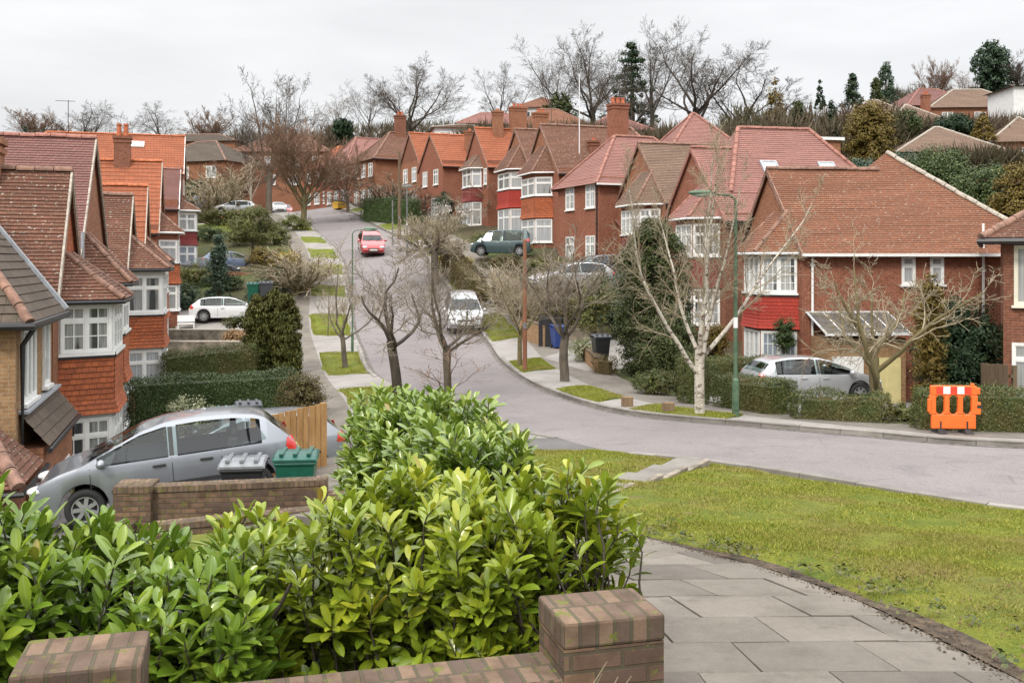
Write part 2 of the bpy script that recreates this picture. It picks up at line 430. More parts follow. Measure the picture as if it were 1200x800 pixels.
RV = [(30.2, 17.4), (18.2, 19.3), (10.3, 20.6), (7.8, 22.5), (6, 24.6), (4.1, 27.2), (2.6, 32), (1.3, 39), (.5, 47.8), (-.9, 56.5), (-2.9, 65.6), (-5.3, 75.7), (-10.5, 90.7), (-15.5, 105.8), (-21, 121), (-29.6, 143)]
RF = [(30.6, 18.5), (18.5, 20.2), (10.9, 21.6), (8.5, 23.7), (7, 26), (5.5, 28.5), (4.2, 33), (3.1, 39.7), (2.3, 48.3), (.9, 57.1), (-1, 66.2), (-3.5, 76.5), (-8.8, 91.5), (-13.8, 106.6), (-19.3, 122), (-28, 144)]
FL = [(.9, -3), (.76, 3), (.7, 5.65), (.45, 7.6), (-.75, 10.2), (-2.6, 13.2), (-4.3, 17.5), (-5.0, 22)]
FR = [(3.0, -3), (2.85, 3), (2.73, 5.65), (2.45, 7.6), (1.95, 8.9), (1.1, 10.3), (-.6, 13.2), (-2.3, 17.2), (-3.2, 22)]
CP = [(0, 0, -1.75), (0, -12, -.8), (-6, 0, -2.2), (-6, -10, -1.6), (8, 0, -1.75), (12, 5, -2.35), (20, -5, -1.6), (.7, 5.6, -2.3), (2.7, 5.65, -2.31), (2.4, 7.6, -2.5), (1.2, 10.2, -2.76),
      (-1, 13.5, -3.1), (-.9, 10.2, -2.8), (-4, 6, -2.55), (-8, 6, -3.4), (-5, 10, -3.35), (-6, 13, -3.9), (-4.3, 15.6, -4.0), (6, 9, -2.75), (-2.5, 8, -2.75),
      (-5.2, 21.5, -4.35), (-4.2, 17.4, -3.95), (-6.2, 17.0, -4.2), (-8.2, 16.4, -4.5), (-10.8, 20, -5.5), (-10.5, 15.5, -5.0), (-14, 20, -6.2), (-3, 20, -3.95), (-15, 10, -4.8),
      (-5.2, 26, -4.25), (-6.2, 30, -4.25), (-8.3, 38, -4.45), (-12, 30, -5.6), (-9, 26, -5.0), (-13.2, 38.5, -5.2), (-15, 47, -4.6), (-17.5, 57, -3.35), (-14.5, 57, -3.3), (-20, 70, -1), (-27, 91, 3), (-36, 100, 2.6), (-38, 115, 4),
      (-25, 30, -6.6), (-40, 50, -5), (-50, 90, 2.5), (-60, 20, -7),
      (14, 10.2, -3.2), (6.6, 13.2, -3.3), (3.3, 16.7, -3.36), (2.1, 17.9, -3.45), (1, 21.7, -3.78), (-2.6, 30, -4.02), (-4.8, 36, -4.02), (-6.6, 45, -3.9), (-8.4, 54, -3.3), (-10.4, 65, -1.15), (-12.8, 75, .65), (-17.5, 90, 2.85), (-22, 105, 4.8), (-28, 120, 5.5), (-38, 142, 6),
      (18, 18.5, -3.5), (10, 20, -3.58), (5.15, 23.6, -3.72), (2.83, 26.1, -3.83), (1.04, 31.2, -3.9), (-.3, 38.5, -3.85), (-1.2, 47.5, -3.65), (-2.6, 56, -2.7), (-4.6, 65, -1.0), (-7, 75, .9), (-12, 90, 3.1), (-17, 105, 5), (-22.5, 120, 5.7), (-31, 142, 6.2),
      (15, 30, -4.4), (10, 35.5, -4.75), (14, 38, -4.9), (9.2, 46, -3.5), (3.5, 40, -3.85), (4, 47, -3.4), (7.8, 55, -2.2), (5.2, 62, -.4), (2.9, 70, .8), (-1.4, 82, 2.6), (-6.1, 92, 3.8), (-14.3, 105, 5.6), (-20, 118, 6.3),
      (30, 45, -3.5), (30, 65, 0), (45, 110, 6.5), (30, 90, 4.5), (60, 150, 14), (20, 120, 9), (0, 130, 11), (-15, 160, 15), (0, 220, 24), (60, 220, 25), (110, 150, 15), (-70, 220, 20), (-60, 150, 7.5), (-100, 200, 14),
      (0, 300, 28), (110, 300, 30), (-120, 300, 24), (-150, 150, 6), (150, 100, 8), (70, 60, -1), (60, 20, -4.5), (-100, 60, -4), (0, 420, 24), (220, 300, 28), (220, 100, 8), (-250, 250, 16), (-200, 60, 0), (200, 0, -3), (-200, -20, -6), (0, -40, 0), (-250, 450, 12), (250, 450, 20)]
CP = np.array(CP, float)
def tps_fit(c):
    n = len(c); d = np.sqrt(((c[:, None, :2] - c[None, :, :2]) ** 2).sum(2))
    K = np.where(d > 0, d * d * np.log(d + 1e-9), 0) + np.eye(n) * 2.0
    Pm = np.c_[np.ones(n), c[:, :2]]
    A = np.zeros((n + 3, n + 3)); A[:n, :n] = K; A[:n, n:] = Pm; A[n:, :n] = Pm.T
    return np.linalg.solve(A, np.r_[c[:, 2], 0, 0, 0])
TW = tps_fit(CP)
def gz_np(x, y):
    x = np.asarray(x, float).ravel(); y = np.asarray(y, float).ravel()
    out = np.empty(len(x))
    for i in range(0, len(x), 4000):
        xx, yy = x[i:i + 4000], y[i:i + 4000]
        d2 = (xx[:, None] - CP[None, :, 0]) ** 2 + (yy[:, None] - CP[None, :, 1]) ** 2
        out[i:i + 4000] = (.5 * d2 * np.log(d2 + 1e-12)) @ TW[:-3] + TW[-3] + TW[-2] * xx + TW[-1] * yy
    return out
def gz(x, y): return float(gz_np([x], [y])[0])
def hit(px, py, d0=3., d1=260.):
    ds = np.concatenate([np.arange(d0, 60, .1), np.arange(max(60, d0), d1, .5)])
    z = gz_np(PX(px, ds), ds); r = PZ(py, ds)
    k = np.argmax(r <= z)
    d = ds[k] if (r <= z).any() else d1
    return Vector((PX(px, d), d, gz(PX(px, d), d)))
def at(px, d): x = PX(px, d); return Vector((x, d, gz(x, d)))
def inpoly(x, y, poly):
    ins = np.zeros(len(x), bool); n = len(poly)
    for i in range(n):
        x0, y0 = poly[i]; x1, y1 = poly[(i + 1) % n]
        c = ((y0 > y) != (y1 > y))
        xi = (x1 - x0) * (y - y0) / (y1 - y0 + 1e-12) + x0
        ins ^= c & (x < xi)
    return ins
DRIVE = [(2.1, 17.9), (1.0, 21.7), (-3, 22.2), (-5.2, 22.4), (-10.4, 22.2), (-10.3, 15.2), (-6, 15.6), (-4.2, 16.0), (-2.2, 16.9)]
ROADPOLY = KLn + KL + KR[::-1]
def resample(pl, n):
    p = np.array(pl, float); s = np.r_[0, np.cumsum(np.linalg.norm(np.diff(p, axis=0), axis=1))]
    # Catmull-Rom smoothing over index, then uniform
    t = np.linspace(0, s[-1], n)
    out = []
    for q in t:
        i = min(max(np.searchsorted(s, q) - 1, 0), len(p) - 2)
        u = (q - s[i]) / (s[i + 1] - s[i])
        p0, p1, p2, p3 = p[max(i - 1, 0)], p[i], p[i + 1], p[min(i + 2, len(p) - 1)]
        out.append(.5 * ((2 * p1) + (-p0 + p2) * u + (2 * p0 - 5 * p1 + 4 * p2 - p3) * u * u + (-p0 + 3 * p1 - 3 * p2 + p3) * u ** 3))
    return np.array(out)
xs = np.concatenate([np.arange(-420, -60, 20), np.arange(-60, -26, 2), np.arange(-26, 26, .5), np.arange(26, 60, 2), np.arange(60, 421, 20)])
ys = np.concatenate([np.arange(-40, -4, 4), np.arange(-4, 62, .5), np.arange(62, 150, 1.5), np.arange(150, 600, 15)])
GX, GY = np.meshgrid(xs, ys)
gx, gy = GX.ravel(), GY.ravel()
GZ = gz_np(gx, gy)
low = inpoly(gx, gy, ROADPOLY) | inpoly(gx, gy, KL + LF[::-1]) | inpoly(gx, gy, KR + RF[::-1]) | inpoly(gx, gy, FL + FR[::-1])
low2 = inpoly(gx, gy, DRIVE) & ~low
GZ = np.where(low, GZ - .16, np.where(low2, GZ - .05, GZ))
nx, ny = len(xs), len(ys)
ii = (np.arange(ny - 1)[:, None] * nx + np.arange(nx - 1)[None, :]).ravel()
ground = struct(np_mesh('ground', np.c_[gx, gy, GZ], np.c_[ii, ii + 1, ii + nx + 1, ii + nx], 'earth', smooth=True))
def ribbon(name, A, B, n, cols, dz, mat, kind='structure', crown=0):
    a, b = resample(A, n), resample(B, n)
    rows = []
    for k in range(cols + 1):
        t = k / cols; q = a * (1 - t) + b * t
        z = gz_np(q[:, 0], q[:, 1]) + dz + crown * 4 * t * (1 - t)
        rows.append(np.c_[q, z])
    V = np.concatenate(rows)
    i0 = (np.arange(cols)[:, None] * n + np.arange(n - 1)[None, :]).ravel()
    return struct(np_mesh(name, V, np.c_[i0, i0 + 1, i0 + n + 1, i0 + n], mat, smooth=True), kind)
def drape(name, poly, dz, mat, cuts=5):
    bm = bmesh.new()
    bm.faces.new([bm.verts.new((x, y, 0)) for x, y in poly])
    bmesh.ops.triangulate(bm, faces=bm.faces[:])
    bmesh.ops.subdivide_edges(bm, edges=bm.edges[:], cuts=cuts, use_grid_fill=True)
    for v in bm.verts: v.co.z = gz(v.co.x, v.co.y) + dz
    bmesh.ops.recalc_face_normals(bm, faces=bm.faces[:])
    me = bpy.data.meshes.new(name); bm.to_mesh(me); bm.free()
    me.materials.append(MATS[mat])
    o = bpy.data.objects.new(name, me); COL.objects.link(o)
    return struct(o)
def kerb(name, pl, n, side, gaps=()):
    """kerb stones along a polyline, one mesh; side=+1 body to the left of travel"""
    p = resample(pl, n); mb = MB()
    rng = random.Random(len(pl))
    d = np.gradient(p, axis=0); d /= np.linalg.norm(d, axis=1)[:, None]
    nm = np.c_[-d[:, 1], d[:, 0]] * side
    seg = np.r_[0, np.cumsum(np.linalg.norm(np.diff(p, axis=0), axis=1))]
    L_ = seg[-1]; s = 0
    while s < L_ - .3:
        e = min(s + .92, L_)
        a = np.array([np.interp(s + .008, seg, p[:, k]) for k in (0, 1)]); b = np.array([np.interp(e, seg, p[:, k]) for k in (0, 1)])
        na = np.array([np.interp(s, seg, nm[:, k]) for k in (0, 1)]); nb = np.array([np.interp(e, seg, nm[:, k]) for k in (0, 1)])
        h = (.125 if pl is KLn else .045) + rng.uniform(-.008, .008)
        ym = (a[1] + b[1]) / 2
        if any(g0 < ym < g1 for g0, g1 in gaps): h = -.03
        za, zb = gz(*a), gz(*b)
        w = .16
        a2, b2 = a + na * w, b + nb * w
        pts = []
        for q, z in ((a, za), (b, zb), (b2, zb), (a2, za)): pts.append((q[0], q[1], z - .35))
        for q, z, bev in ((a + na * .015, za, 0), (b + nb * .015, zb, 0), (b2, zb, 0), (a2, za, 0)): pts.append((q[0], q[1], z + h))
        fs = [(4, 5, 6, 7), (0, 1, 5, 4), (1, 2, 6, 5), (2, 3, 7, 6), (3, 0, 4, 7)]
        if side < 0: fs = [tuple(reversed(f)) for f in fs]
        mb.add(pts, fs)
        s = e
    return struct(mb.build(name, 'kerb_stone', bevel=.012))
road = ribbon('road', KLn + KL, KR, 420, 14, -.075, 'tarmac', crown=.03)
kerb('kerb', KLn, 160, +1); kerb('kerb', KL, 400, +1, gaps=[(33, 35.5), (46, 49), (58, 60)]); kerb('kerb', KR, 500, -1, gaps=[(32.5, 35), (40, 45), (55, 59)])
m_plain('grit', (.15, .13, .115), .95, var=.5, vs=7)
ribbon('gutter', KR, [(a - .16, b - .12) for a, b in KR], 300, 2, -.066, 'grit'); ribbon('gutter', [(a + .16, b + .10) for a, b in KL], KL, 260, 2, -.066, 'grit')
ribbon('pavement', KL, LV, 240, 5, .02, 'concrete'); ribbon('footway', LV, LF, 240, 3, .024, 'slab')
ribbon('pavement', RV, KR, 260, 5, .02, 'concrete'); ribbon('footway', RF, RV, 260, 3, .024, 'slab')
drape('driveway', DRIVE, .015, 'drive', 10)
def between(A, B, y0, y1, t0=.06, t1=.95):
    a, b = resample(A, 600), resample(B, 600)
    k = [i for i in range(600) if y0 <= a[i][1] <= y1][::6]
    la = [tuple(a[i] * (1 - t0) + b[i] * t0) for i in k]; lb = [tuple(a[i] * (1 - t1) + b[i] * t1) for i in k]
    return la + lb[::-1]
PATCH = []
def verge(A, B, y0, y1, t0=.1, t1=.97):
    pts_a = between(A, B, y0, y1, t0, t1)
    n = len(pts_a) // 2
    a, b = pts_a[:n], pts_a[n:][::-1]
    if n < 2: return
    PATCH.append((a, b))
    rows = []
    for t in np.linspace(0, 1, 6):
        q = np.array(a) * (1 - t) + np.array(b) * t
        rg_ = np.random.default_rng(int(abs(a[0][1]) * 100) + int(t * 10)); q = q + rg_.normal(0, .045, q.shape) * (1 if t in (0., 1.) else .25)
        q[0] += (0, .12 * math.sin(t * 9 + a[0][1])); q[-1] += (0, .12 * math.sin(t * 7 + a[0][0]))
        ez = np.ones(n); ez[0] = ez[-1] = 0
        rows.append(np.c_[q, gz_np(q[:, 0], q[:, 1]) + .024 + ez * .045 * min(1, 8 * t * (1 - t))])
    mb = MB(); mb.grid([[tuple(p) for p in r] for r in rows])
    o = struct(mb.build('verge', 'grass', smooth=True))
for y0, y1 in ((22, 25), (26, 32.6), (36.3, 45), (50, 57.5), (60.5, 64), (66, 70), (72, 76), (79, 83), (87, 91), (95, 99)): verge(KL, LV, y0, y1)
for y0, y1 in ((23.8, 26.6), (27.6, 31.5), (35.2, 39.6), (46, 54), (60, 63.5), (65.5, 69), (71, 74.5), (77.5, 81), (85, 90), (93, 98), (101, 106)): verge(KR, RV, y0, y1)
# near footway: individual slabs in one mesh
def slabs():
    a, b = resample(FL, 60), resample(FR, 60)
    mb = MB(); rng = random.Random(5)
    s = np.r_[0, np.cumsum(np.linalg.norm(np.diff((a + b) / 2, axis=0), axis=1))]
    t = 0; row = 0
    def pt(u, w, dz):
        q = np.array([np.interp(u, s, a[:, k]) * (1 - w) + np.interp(u, s, b[:, k]) * w for k in (0, 1)])
        return (q[0], q[1], gz(*q) + dz)
    while t < s[-1] - .1:
        e = min(t + .62, s[-1])
        cuts = [0, .34, .72, 1] if row % 2 == 0 else [0, .16, .52, .86, 1]
        for w0, w1 in zip(cuts[:-1], cuts[1:]):
            g = .006
            jz = [.03 + rng.uniform(-.007, .007) for _ in range(4)]
            P4 = [pt(t + g, w0 + .003, jz[0]), pt(t + g, w1 - .003, jz[1]), pt(e - g, w1 - .003, jz[2]), pt(e - g, w0 + .003, jz[3])]
            lo = [(x, y, z - .4) for x, y, z in P4]
            mb.add(lo + P4, [(4, 5, 6, 7), (0, 1, 5, 4), (1, 2, 6, 5), (2, 3, 7, 6), (3, 0, 4, 7)])
        t = e; row += 1
    struct(mb.build('footway', 'slab', bevel=.004))
slabs()
from mathutils import noise as mnoise
# ------------------------------------------------------------------ building parts
def clip_band(poly, lo, hi):
    def half(ps, s, c):
        out = []
        for i in range(len(ps)):
            a, b = ps[i], ps[(i + 1) % len(ps)]
            da, db = s * (a[1] - c), s * (b[1] - c)
            if da >= 0: out.append(a)
            if (da >= 0) != (db >= 0) and abs(da - db) > 1e-15:
                t = da / (da - db); out.append((a[0] + t * (b[0] - a[0]), a[1] + t * (b[1] - a[1])))
        return out
    p = half(poly, 1, lo)
    return half(p, -1, hi) if len(p) > 2 else []
def courses(mb, pts, gauge, lift=.018, mi=0):
    """tile courses over a planar convex polygon (counter-clockwise from outside)"""
    pts = [Vector(p) for p in pts]
    n = Vector((0, 0, 0))
    for i in range(len(pts)):
        a, b = pts[i], pts[(i + 1) % len(pts)]
        n += a.cross(b)
    n.normalize()
    t = Vector((-n.y, n.x, 0)); t = t.normalized() if t.length > 1e-5 else Vector((1, 0, 0))
    b = n.cross(t); o = pts[0]
    p2 = [((p - o).dot(t), (p - o).dot(b)) for p in pts]
    v0 = min(p[1] for p in p2); v1 = max(p[1] for p in p2)
    k = max(1, int(round((v1 - v0) / gauge))); g = (v1 - v0) / k
    for i in range(k):
        lo, hi = v0 + i * g, v0 + (i + 1) * g
        c0 = clip_band(p2, lo, hi)
        if len(c0) < 3: continue
        us = [q[0] for q in c0]; ua, ub = min(us), max(us); nb_ = max(1, int((ub - ua) / 1.1))
        for kb in range(nb_):
            c = c0
            if nb_ > 1:
                c = [(q[1], q[0]) for q in clip_band([(q[1], q[0]) for q in c0], ua + (ub - ua) * kb / nb_ if kb else ua - 1, ua + (ub - ua) * (kb + 1) / nb_ if kb < nb_ - 1 else ub + 1)]
            if len(c) < 3: continue
            sag = lambda u, v: (mnoise.noise((u * .55 + o.x, v * .6 + o.y, o.z)) * .022 + mnoise.noise((u * 2.3, i * 1.7 + o.x, 3.)) * .007) if lift != .016 else 0
            P3 = [o + t * u + b * v + n * (lift * (1 - (v - lo) / g) + .004 + sag(u, lo)) for u, v in c]
            mb.poly(P3, [(u + i * .37, (i + (v - lo) / g) * gauge) for u, v in c], mi)
            bl = sorted([q for q in c if abs(q[1] - lo) < 1e-6])
            if len(bl) >= 2:
                (u0, _), (u1, _) = bl[0], bl[-1]
                A, B = o + t * u0 + b * lo, o + t * u1 + b * lo
                A2, B2 = A + n * (lift + .004 + sag(u0, lo)), B + n * (lift + .004 + sag(u1, lo))
                mb.poly([A - n * .02, B - n * .02, B2, A2], [(u0, i * gauge + .002), (u1, i * gauge + .002), (u1, i * gauge + .006), (u0, i * gauge + .006)], mi)

RIDGE = {'tile_brown': 'ridge_brown', 'tile_redbrown': 'ridge_red', 'tile_orange': 'ridge_orange', 'tile_red': 'ridge_red', 'tile_grey': 'ridge_brown', 'tile_rust': 'ridge_brown', 'tile_drab': 'ridge_brown'}
WCOUNT = [0]
def window(par, o, t, n, w, h, cols=2, top=.33, bars=0, glass='glass_half', paint='white_paint', sill=True, flip=False, seedy=0, barsy=1):
    """casement window proud of a wall. o = bottom-left on the wall plane, t tangent, n outward"""
    o, t, n = Vector(o), Vector(t).normalized(), Vector(n).normalized(); z = Vector((0, 0, 1))
    if glass in ('glass_half', 'glass_net'):
        WCOUNT[0] += 1; glass = ('glass_half', 'glass_dark', 'glass_net', 'glass_half', 'glass_net', 'glass_dark', 'glass_net')[WCOUNT[0] * 5 % 7]; seedy += WCOUNT[0] * .73
    mb = MB(); fr, dp = .065, .055
    q = lambda u, v, w_, h_, d0, d1: mb.obox(o + t * u + z * v + n * d0, t * w_, z * h_, n * (d1 - d0))
    q(0, 0, w, fr, .003, dp); q(0, h - fr, w, fr, .003, dp)
    q(0, fr, fr, h - 2 * fr, .003, dp); q(w - fr, fr, fr, h - 2 * fr, .003, dp)
    cw = (w - 2 * fr) / cols
    for i in range(1, cols): q(fr + cw * i - .04, fr, .08, h - 2 * fr, .003, dp - .004)
    if top: q(fr, h * (1 - top) - .035, w - 2 * fr, .07, .003, dp - .008)
    # inner casement rims
    for i in range(cols):
        u0 = fr + cw * i + (.04 if i else 0); u1 = fr + cw * (i + 1) - (.04 if i < cols - 1 else 0)
        rows = [(fr, h * (1 - top) - .035), (h * (1 - top) + .035, h - fr)] if top else [(fr, h - fr)]
        for ri, (v0, v1) in enumerate(rows):
            r = .035
            q(u0, v0, u1 - u0, r, .012, dp - .014); q(u0, v1 - r, u1 - u0, r, .012, dp - .014)
            q(u0, v0 + r, r, v1 - v0 - 2 * r, .012, dp - .014); q(u1 - r, v0 + r, r, v1 - v0 - 2 * r, .012, dp - .014)
            if bars:
                for b in range(1, bars + 1):
                    ub = u0 + (u1 - u0) * b / (bars + 1); q(ub - .013, v0 + r, .026, v1 - v0 - 2 * r, .016, dp - .022)
                if barsy and (v1 - v0) > .5:
                    nb = int(barsy)
                    for b in range(1, nb + 1):
                        vb = v0 + (v1 - v0) * b / (nb + 1); q(u0 + r, vb - .013, u1 - u0 - 2 * r, .026, .018, dp - .024)
    f = mb.build('window', paint, par, flip)
    g = MB(); a = o + t * fr + z * fr + n * .014
    ww, hh = w - 2 * fr, h - 2 * fr
    g.poly([a, a + t * ww, a + t * ww + z * hh, a + z * hh], [(seedy, 0), (seedy + ww, 0), (seedy + ww, hh), (seedy, hh)])
    g.build('pane', glass, f, flip)
    if sill:
        s = MB(); s.obox(o - t * .06 - z * .07 + n * .003, t * (w + .12), z * .068, n * .12)
        s.build('sill', paint, f, flip)
    return f

def chimney(par, x, y, zb, zt, w=.9, d=.6, pots=2, brick='brick_brown', flip=False, pot_h=.45):
    mb = MB(); mb.box(x - w / 2, x + w / 2, y - d / 2, y + d / 2, zb, zt)
    mb.box(x - w / 2 - .04, x + w / 2 + .04, y - d / 2 - .04, y + d / 2 + .04, zt - .32, zt - .18)
    mb.box(x - w / 2 - .07, x + w / 2 + .07, y - d / 2 - .07, y + d / 2 + .07, zt - .1, zt + .06)
    c = mb.build('chimney', brick, par, flip)
    for i in range(pots):
        px = x + (i - (pots - 1) / 2) * .36
        p = MB(); p.tube([(px, y, zt + .06), (px, y, zt + .06 + pot_h * .25), (px, y, zt + .06 + pot_h * .85), (px, y, zt + .06 + pot_h * .86), (px, y, zt + .06 + pot_h)], [.155, .14, .115, .15, .14], 12)
        p.build('chimney_pot', 'terracotta', c, flip, smooth=False)
    return c

def ridge_line(mb, p0, p1, r=.11, sag=0):
    p0, p1 = Vector(p0), Vector(p1); d = p1 - p0; n = max(1, int(d.length / .42)); rng = random.Random(int(d.length * 100))
    side = d.cross(Vector((0, 0, 1))).normalized(); up = side.cross(d).normalized()
    for i in range(n):
        a = p0 + d * (i / n); b = p0 + d * ((i + 1) / n - .02 / d.length)
        off = up * rng.uniform(-.01, .012)
        rows = []
        for p, rr in ((a, r), (b, r * .94)):
            rows.append([p + off + side * math.cos(th) * rr + up * (math.sin(th) * rr - .02) for th in np.linspace(-.15, PI + .15, 9)])
        mb.grid(rows)
        mb.poly(rows[0]); mb.poly(rows[1][::-1])

def bay(par, y0, y1, p, c, He, wall, apron, roof, flip, z1w=(.55, 2.0), z2w=(3.45, 4.7), glass=('glass_half', 'glass_half'), bars=1, barsy=1, apron_rng=None, roof_rise=1.15, face_cols=(1, 3, 1), ground=True, gutter='white_paint', roofz=None, top=.33):
    """two storey canted bay with hung tiles between its windows"""
    pl = [(0, y0), (p, y0 + c), (p, y1 - c), (0, y1)]
    mb = MB(); mb.prism([(-.05, y0), (0, y0), (p, y0 + c), (p, y1 - c), (0, y1), (-.05, y1)], -1.5, He - .02)
    b = mb.build('bay', wall, par, flip)
    if wall == 'white_paint':
        q = .012; pb = MB(); pb.prism([(0, y0 - q), (p + q, y0 + c - q * .5), (p + q, y1 - c + q * .5), (0, y1 + q)], -1.6, z1w[0] - .08); pb.build('plinth', 'brick_brown', b, flip)
    ap = MB(); a0, a1 = apron_rng or (z1w[1] + .08, z2w[0] - .07)
    off = .05
    ql = [(0, y0 - off), (p + off, y0 + c - off * .6), (p + off, y1 - c + off * .6), (0, y1 + off)]
    fl = .1
    qb = [(0, y0 - off - fl), (p + off + fl, y0 + c - off * .6 - fl * .5), (p + off + fl, y1 - c + off * .6 + fl * .5), (0, y1 + off + fl)]
    for i in range(3):
        (xa, ya), (xb, yb) = ql[i], ql[i + 1]; (xc, yc), (xd, yd) = qb[i], qb[i + 1]
        zf = a0 + .35
        courses(ap, [(xa, ya, zf), (xb, yb, zf), (xb, yb, a1), (xa, ya, a1)], .13, .016)
        courses(ap, [(xc, yc, a0), (xd, yd, a0), (xb, yb, zf), (xa, ya, zf)], .12, .016)
    for P_ in (ql, ):
        ap.poly([(x, y, a1) for x, y in ql]); ap.poly([(x, y, a0) for x, y in qb[::-1]])
    ap.build('tile_hanging', apron, par, flip)
    ld = MB()
    for i in range(3):
        (xa, ya), (xb, yb) = ql[i], ql[i + 1]
        d = Vector((xb - xa, yb - ya, 0)); nn = Vector((d.y, -d.x, 0)).normalized()
        ld.obox(Vector((xa, ya, a1 - .06)) + nn * .024, d, nn * .02, (0, 0, .13))
    ld.build('lead_flashing', 'black_paint', par, flip)
    k = 0
    for (zz, gl) in ((z1w, glass[0]), (z2w, glass[1])):
        if zz is z1w and not ground: continue
        for i in range(3):
            (xa, ya), (xb, yb) = pl[i], pl[i + 1]
            t = Vector((xb - xa, yb - ya, 0)); w = t.length; n = Vector((t.y, -t.x, 0)).normalized(); t.normalize()
            k += 1
            window(b, Vector((xa, ya, zz[0])) + t * .03, t, n, w - .06, zz[1] - zz[0], face_cols[i], top, bars, gl, flip=flip, seedy=k * 2.3 + y0, barsy=barsy)
    # roof of the bay
    o = .28; e = He + .05
    rl = [(-.02, y0 - o), (p + o, y0 + c - o * .7), (p + o, y1 - c + o * .7), (-.02, y1 + o)]
    zt = e + roof_rise
    tp = [(0, y0 + (y1 - y0) * .3, zt), (0, y1 - (y1 - y0) * .3, zt)]
    rb = MB()
    courses(rb, [(*rl[0], e), (*rl[1], e), tp[0]], .11); courses(rb, [(*rl[1], e), (*rl[2], e), tp[1], tp[0]], .11)
    courses(rb, [(*rl[2], e), (*rl[3], e), tp[1]], .11)
    rb.poly([(x, y, e - .01) for x, y in rl[::-1]])
    r = rb.build('bay_roof', roof, par, flip)
    for q_, w_ in ((rl[1], tp[0]), (rl[2], tp[1])):
        hb = MB(); ridge_line(hb, (*q_, e + .03), w_, .085); hb.build('hip_tiles', RIDGE[roof], r, flip)
    gt = MB(); gt.tube([(x, y, e - .06) for x, y in rl], .055, 6); gt.build('gutter', gutter, r, flip)
    return b

def gable_roof(par, x0, x1, y0, y1, ze, zr, roof, wall, flip, hip_front=0, hip_back=0, o=.25, gauge=.11, verge=.14, axis='x', gutter='black_paint', barge='ridge_brown', yr=None):
    """roof over the rectangle x0..x1, y0..y1 (x1 = street end) with its ridge along x; hip lengths 0 = gable"""
    ym = (y0 + y1) / 2 if yr is None else yr
    s = (zr - ze) / (ym - y0); s2 = (zr - ze) / (y1 - ym)
    ea, eb = ze - o * s, ze - o * s2
    fx = x1 + (verge if not hip_front else o); bx = x0 - (verge if not hip_back else o)
    rf = x1 + verge if not hip_front else x1 - hip_front; rb_ = x0 - verge if not hip_back else x0 + hip_back
    A = [(bx, y0 - o, ea), (fx, y0 - o, ea), (rf, ym, zr), (rb_, ym, zr)]
    B = [(fx, y1 + o, eb), (bx, y1 + o, eb), (rb_, ym, zr), (rf, ym, zr)]
    mb = MB(); courses(mb, A, gauge); courses(mb, B, gauge)
    if hip_front: courses(mb, [(fx, y0 - o, ea), (fx, y1 + o, eb), (rf, ym, zr)], gauge)
    if hip_back: courses(mb, [(bx, y1 + o, eb), (bx, y0 - o, ea), (rb_, ym, zr)], gauge)
    # underside
    dz = Vector((0, 0, -.12))
    for q in (A, B):
        mb.poly([Vector(p) + dz for p in q][::-1])
    r = mb.build('roof', roof, par, flip)
    rd = MB(); ridge_line(rd, (rb_, ym, zr + .03), (rf, ym, zr + .03))
    if hip_front:
        ridge_line(rd, (fx, y0 - o, ea + .03), (rf, ym, zr + .03)); ridge_line(rd, (fx, y1 + o, eb + .03), (rf, ym, zr + .03))
    if hip_back:
        ridge_line(rd, (bx, y0 - o, ea + .03), (rb_, ym, zr + .03)); ridge_line(rd, (bx, y1 + o, eb + .03), (rb_, ym, zr + .03))
    rd.build('ridge_tiles', RIDGE[roof], r, flip)
    if wall:
        g = MB()
        if not hip_front: g.poly([(x1 - .002, y0, ze), (x1 - .002, y1, ze), (x1 - .002, ym, zr - .06)])
        if not hip_back: g.poly([(x0 + .002, y1, ze), (x0 + .002, y0, ze), (x0 + .002, ym, zr - .06)])
        if g.f: g.build('gable', wall, par, flip)
    gt = MB()
    gt.bar((bx, y0 - o - .05, ea - .04), (fx, y0 - o - .05, ea - .04), .1, .1); gt.bar((bx, y1 + o + .05, eb - .04), (fx, y1 + o + .05, eb - .04), .1, .1)
    gt.build('gutter', gutter, r, flip)
    if not hip_front:
        v = MB()
        for yy, zz in ((y0 - o, ea), (y1 + o, eb)):
            v.bar((fx - .03, yy, zz - .085), (fx - .03, ym, zr - .085), .05, .17)
        v.build('verge_board', barge, r, flip)
    return r

def house_root(name, label, px, d, z0, th, m, cat='house', group=None):
    x = PX(px, d)
    rz = R(th) if m > 0 else PI + R(th)
    return thing(name, label, cat, (x, d, z0), rz, group)
def walls(par, x0, x1, y0, y1, h, mat, flip, zb=-2.0):
    mb = MB(); mb.box(x0, x1, y0, y1, zb, h); return mb.build('wall', mat, par, flip)
def downpipe(par, x, y, z0, z1, flip, mat='white_paint'):
    mb = MB(); mb.tube([(x, y, z0), (x, y, z1)], .045, 8)
    for z in np.arange(z0 + .8, z1, 1.8): mb.box(x - .08, x + .08, y - .05, y + .05, z, z + .05)
    mb.build('downpipe', mat, par, flip)
def fw(par, y, z, w, h, cols=2, flip=False, x=0, **k):      # window in the front wall (facing +x)
    return window(par, (x, y, z), (0, 1, 0), (1, 0, 0), w, h, cols, flip=flip, **k)
def sw(par, x, z, w, h, cols=1, flip=False, y=0, **k):      # window in the camera-side wall (facing -y)
    return window(par, (x, y, z), (1, 0, 0), (0, -1, 0), w, h, cols, flip=flip, **k)
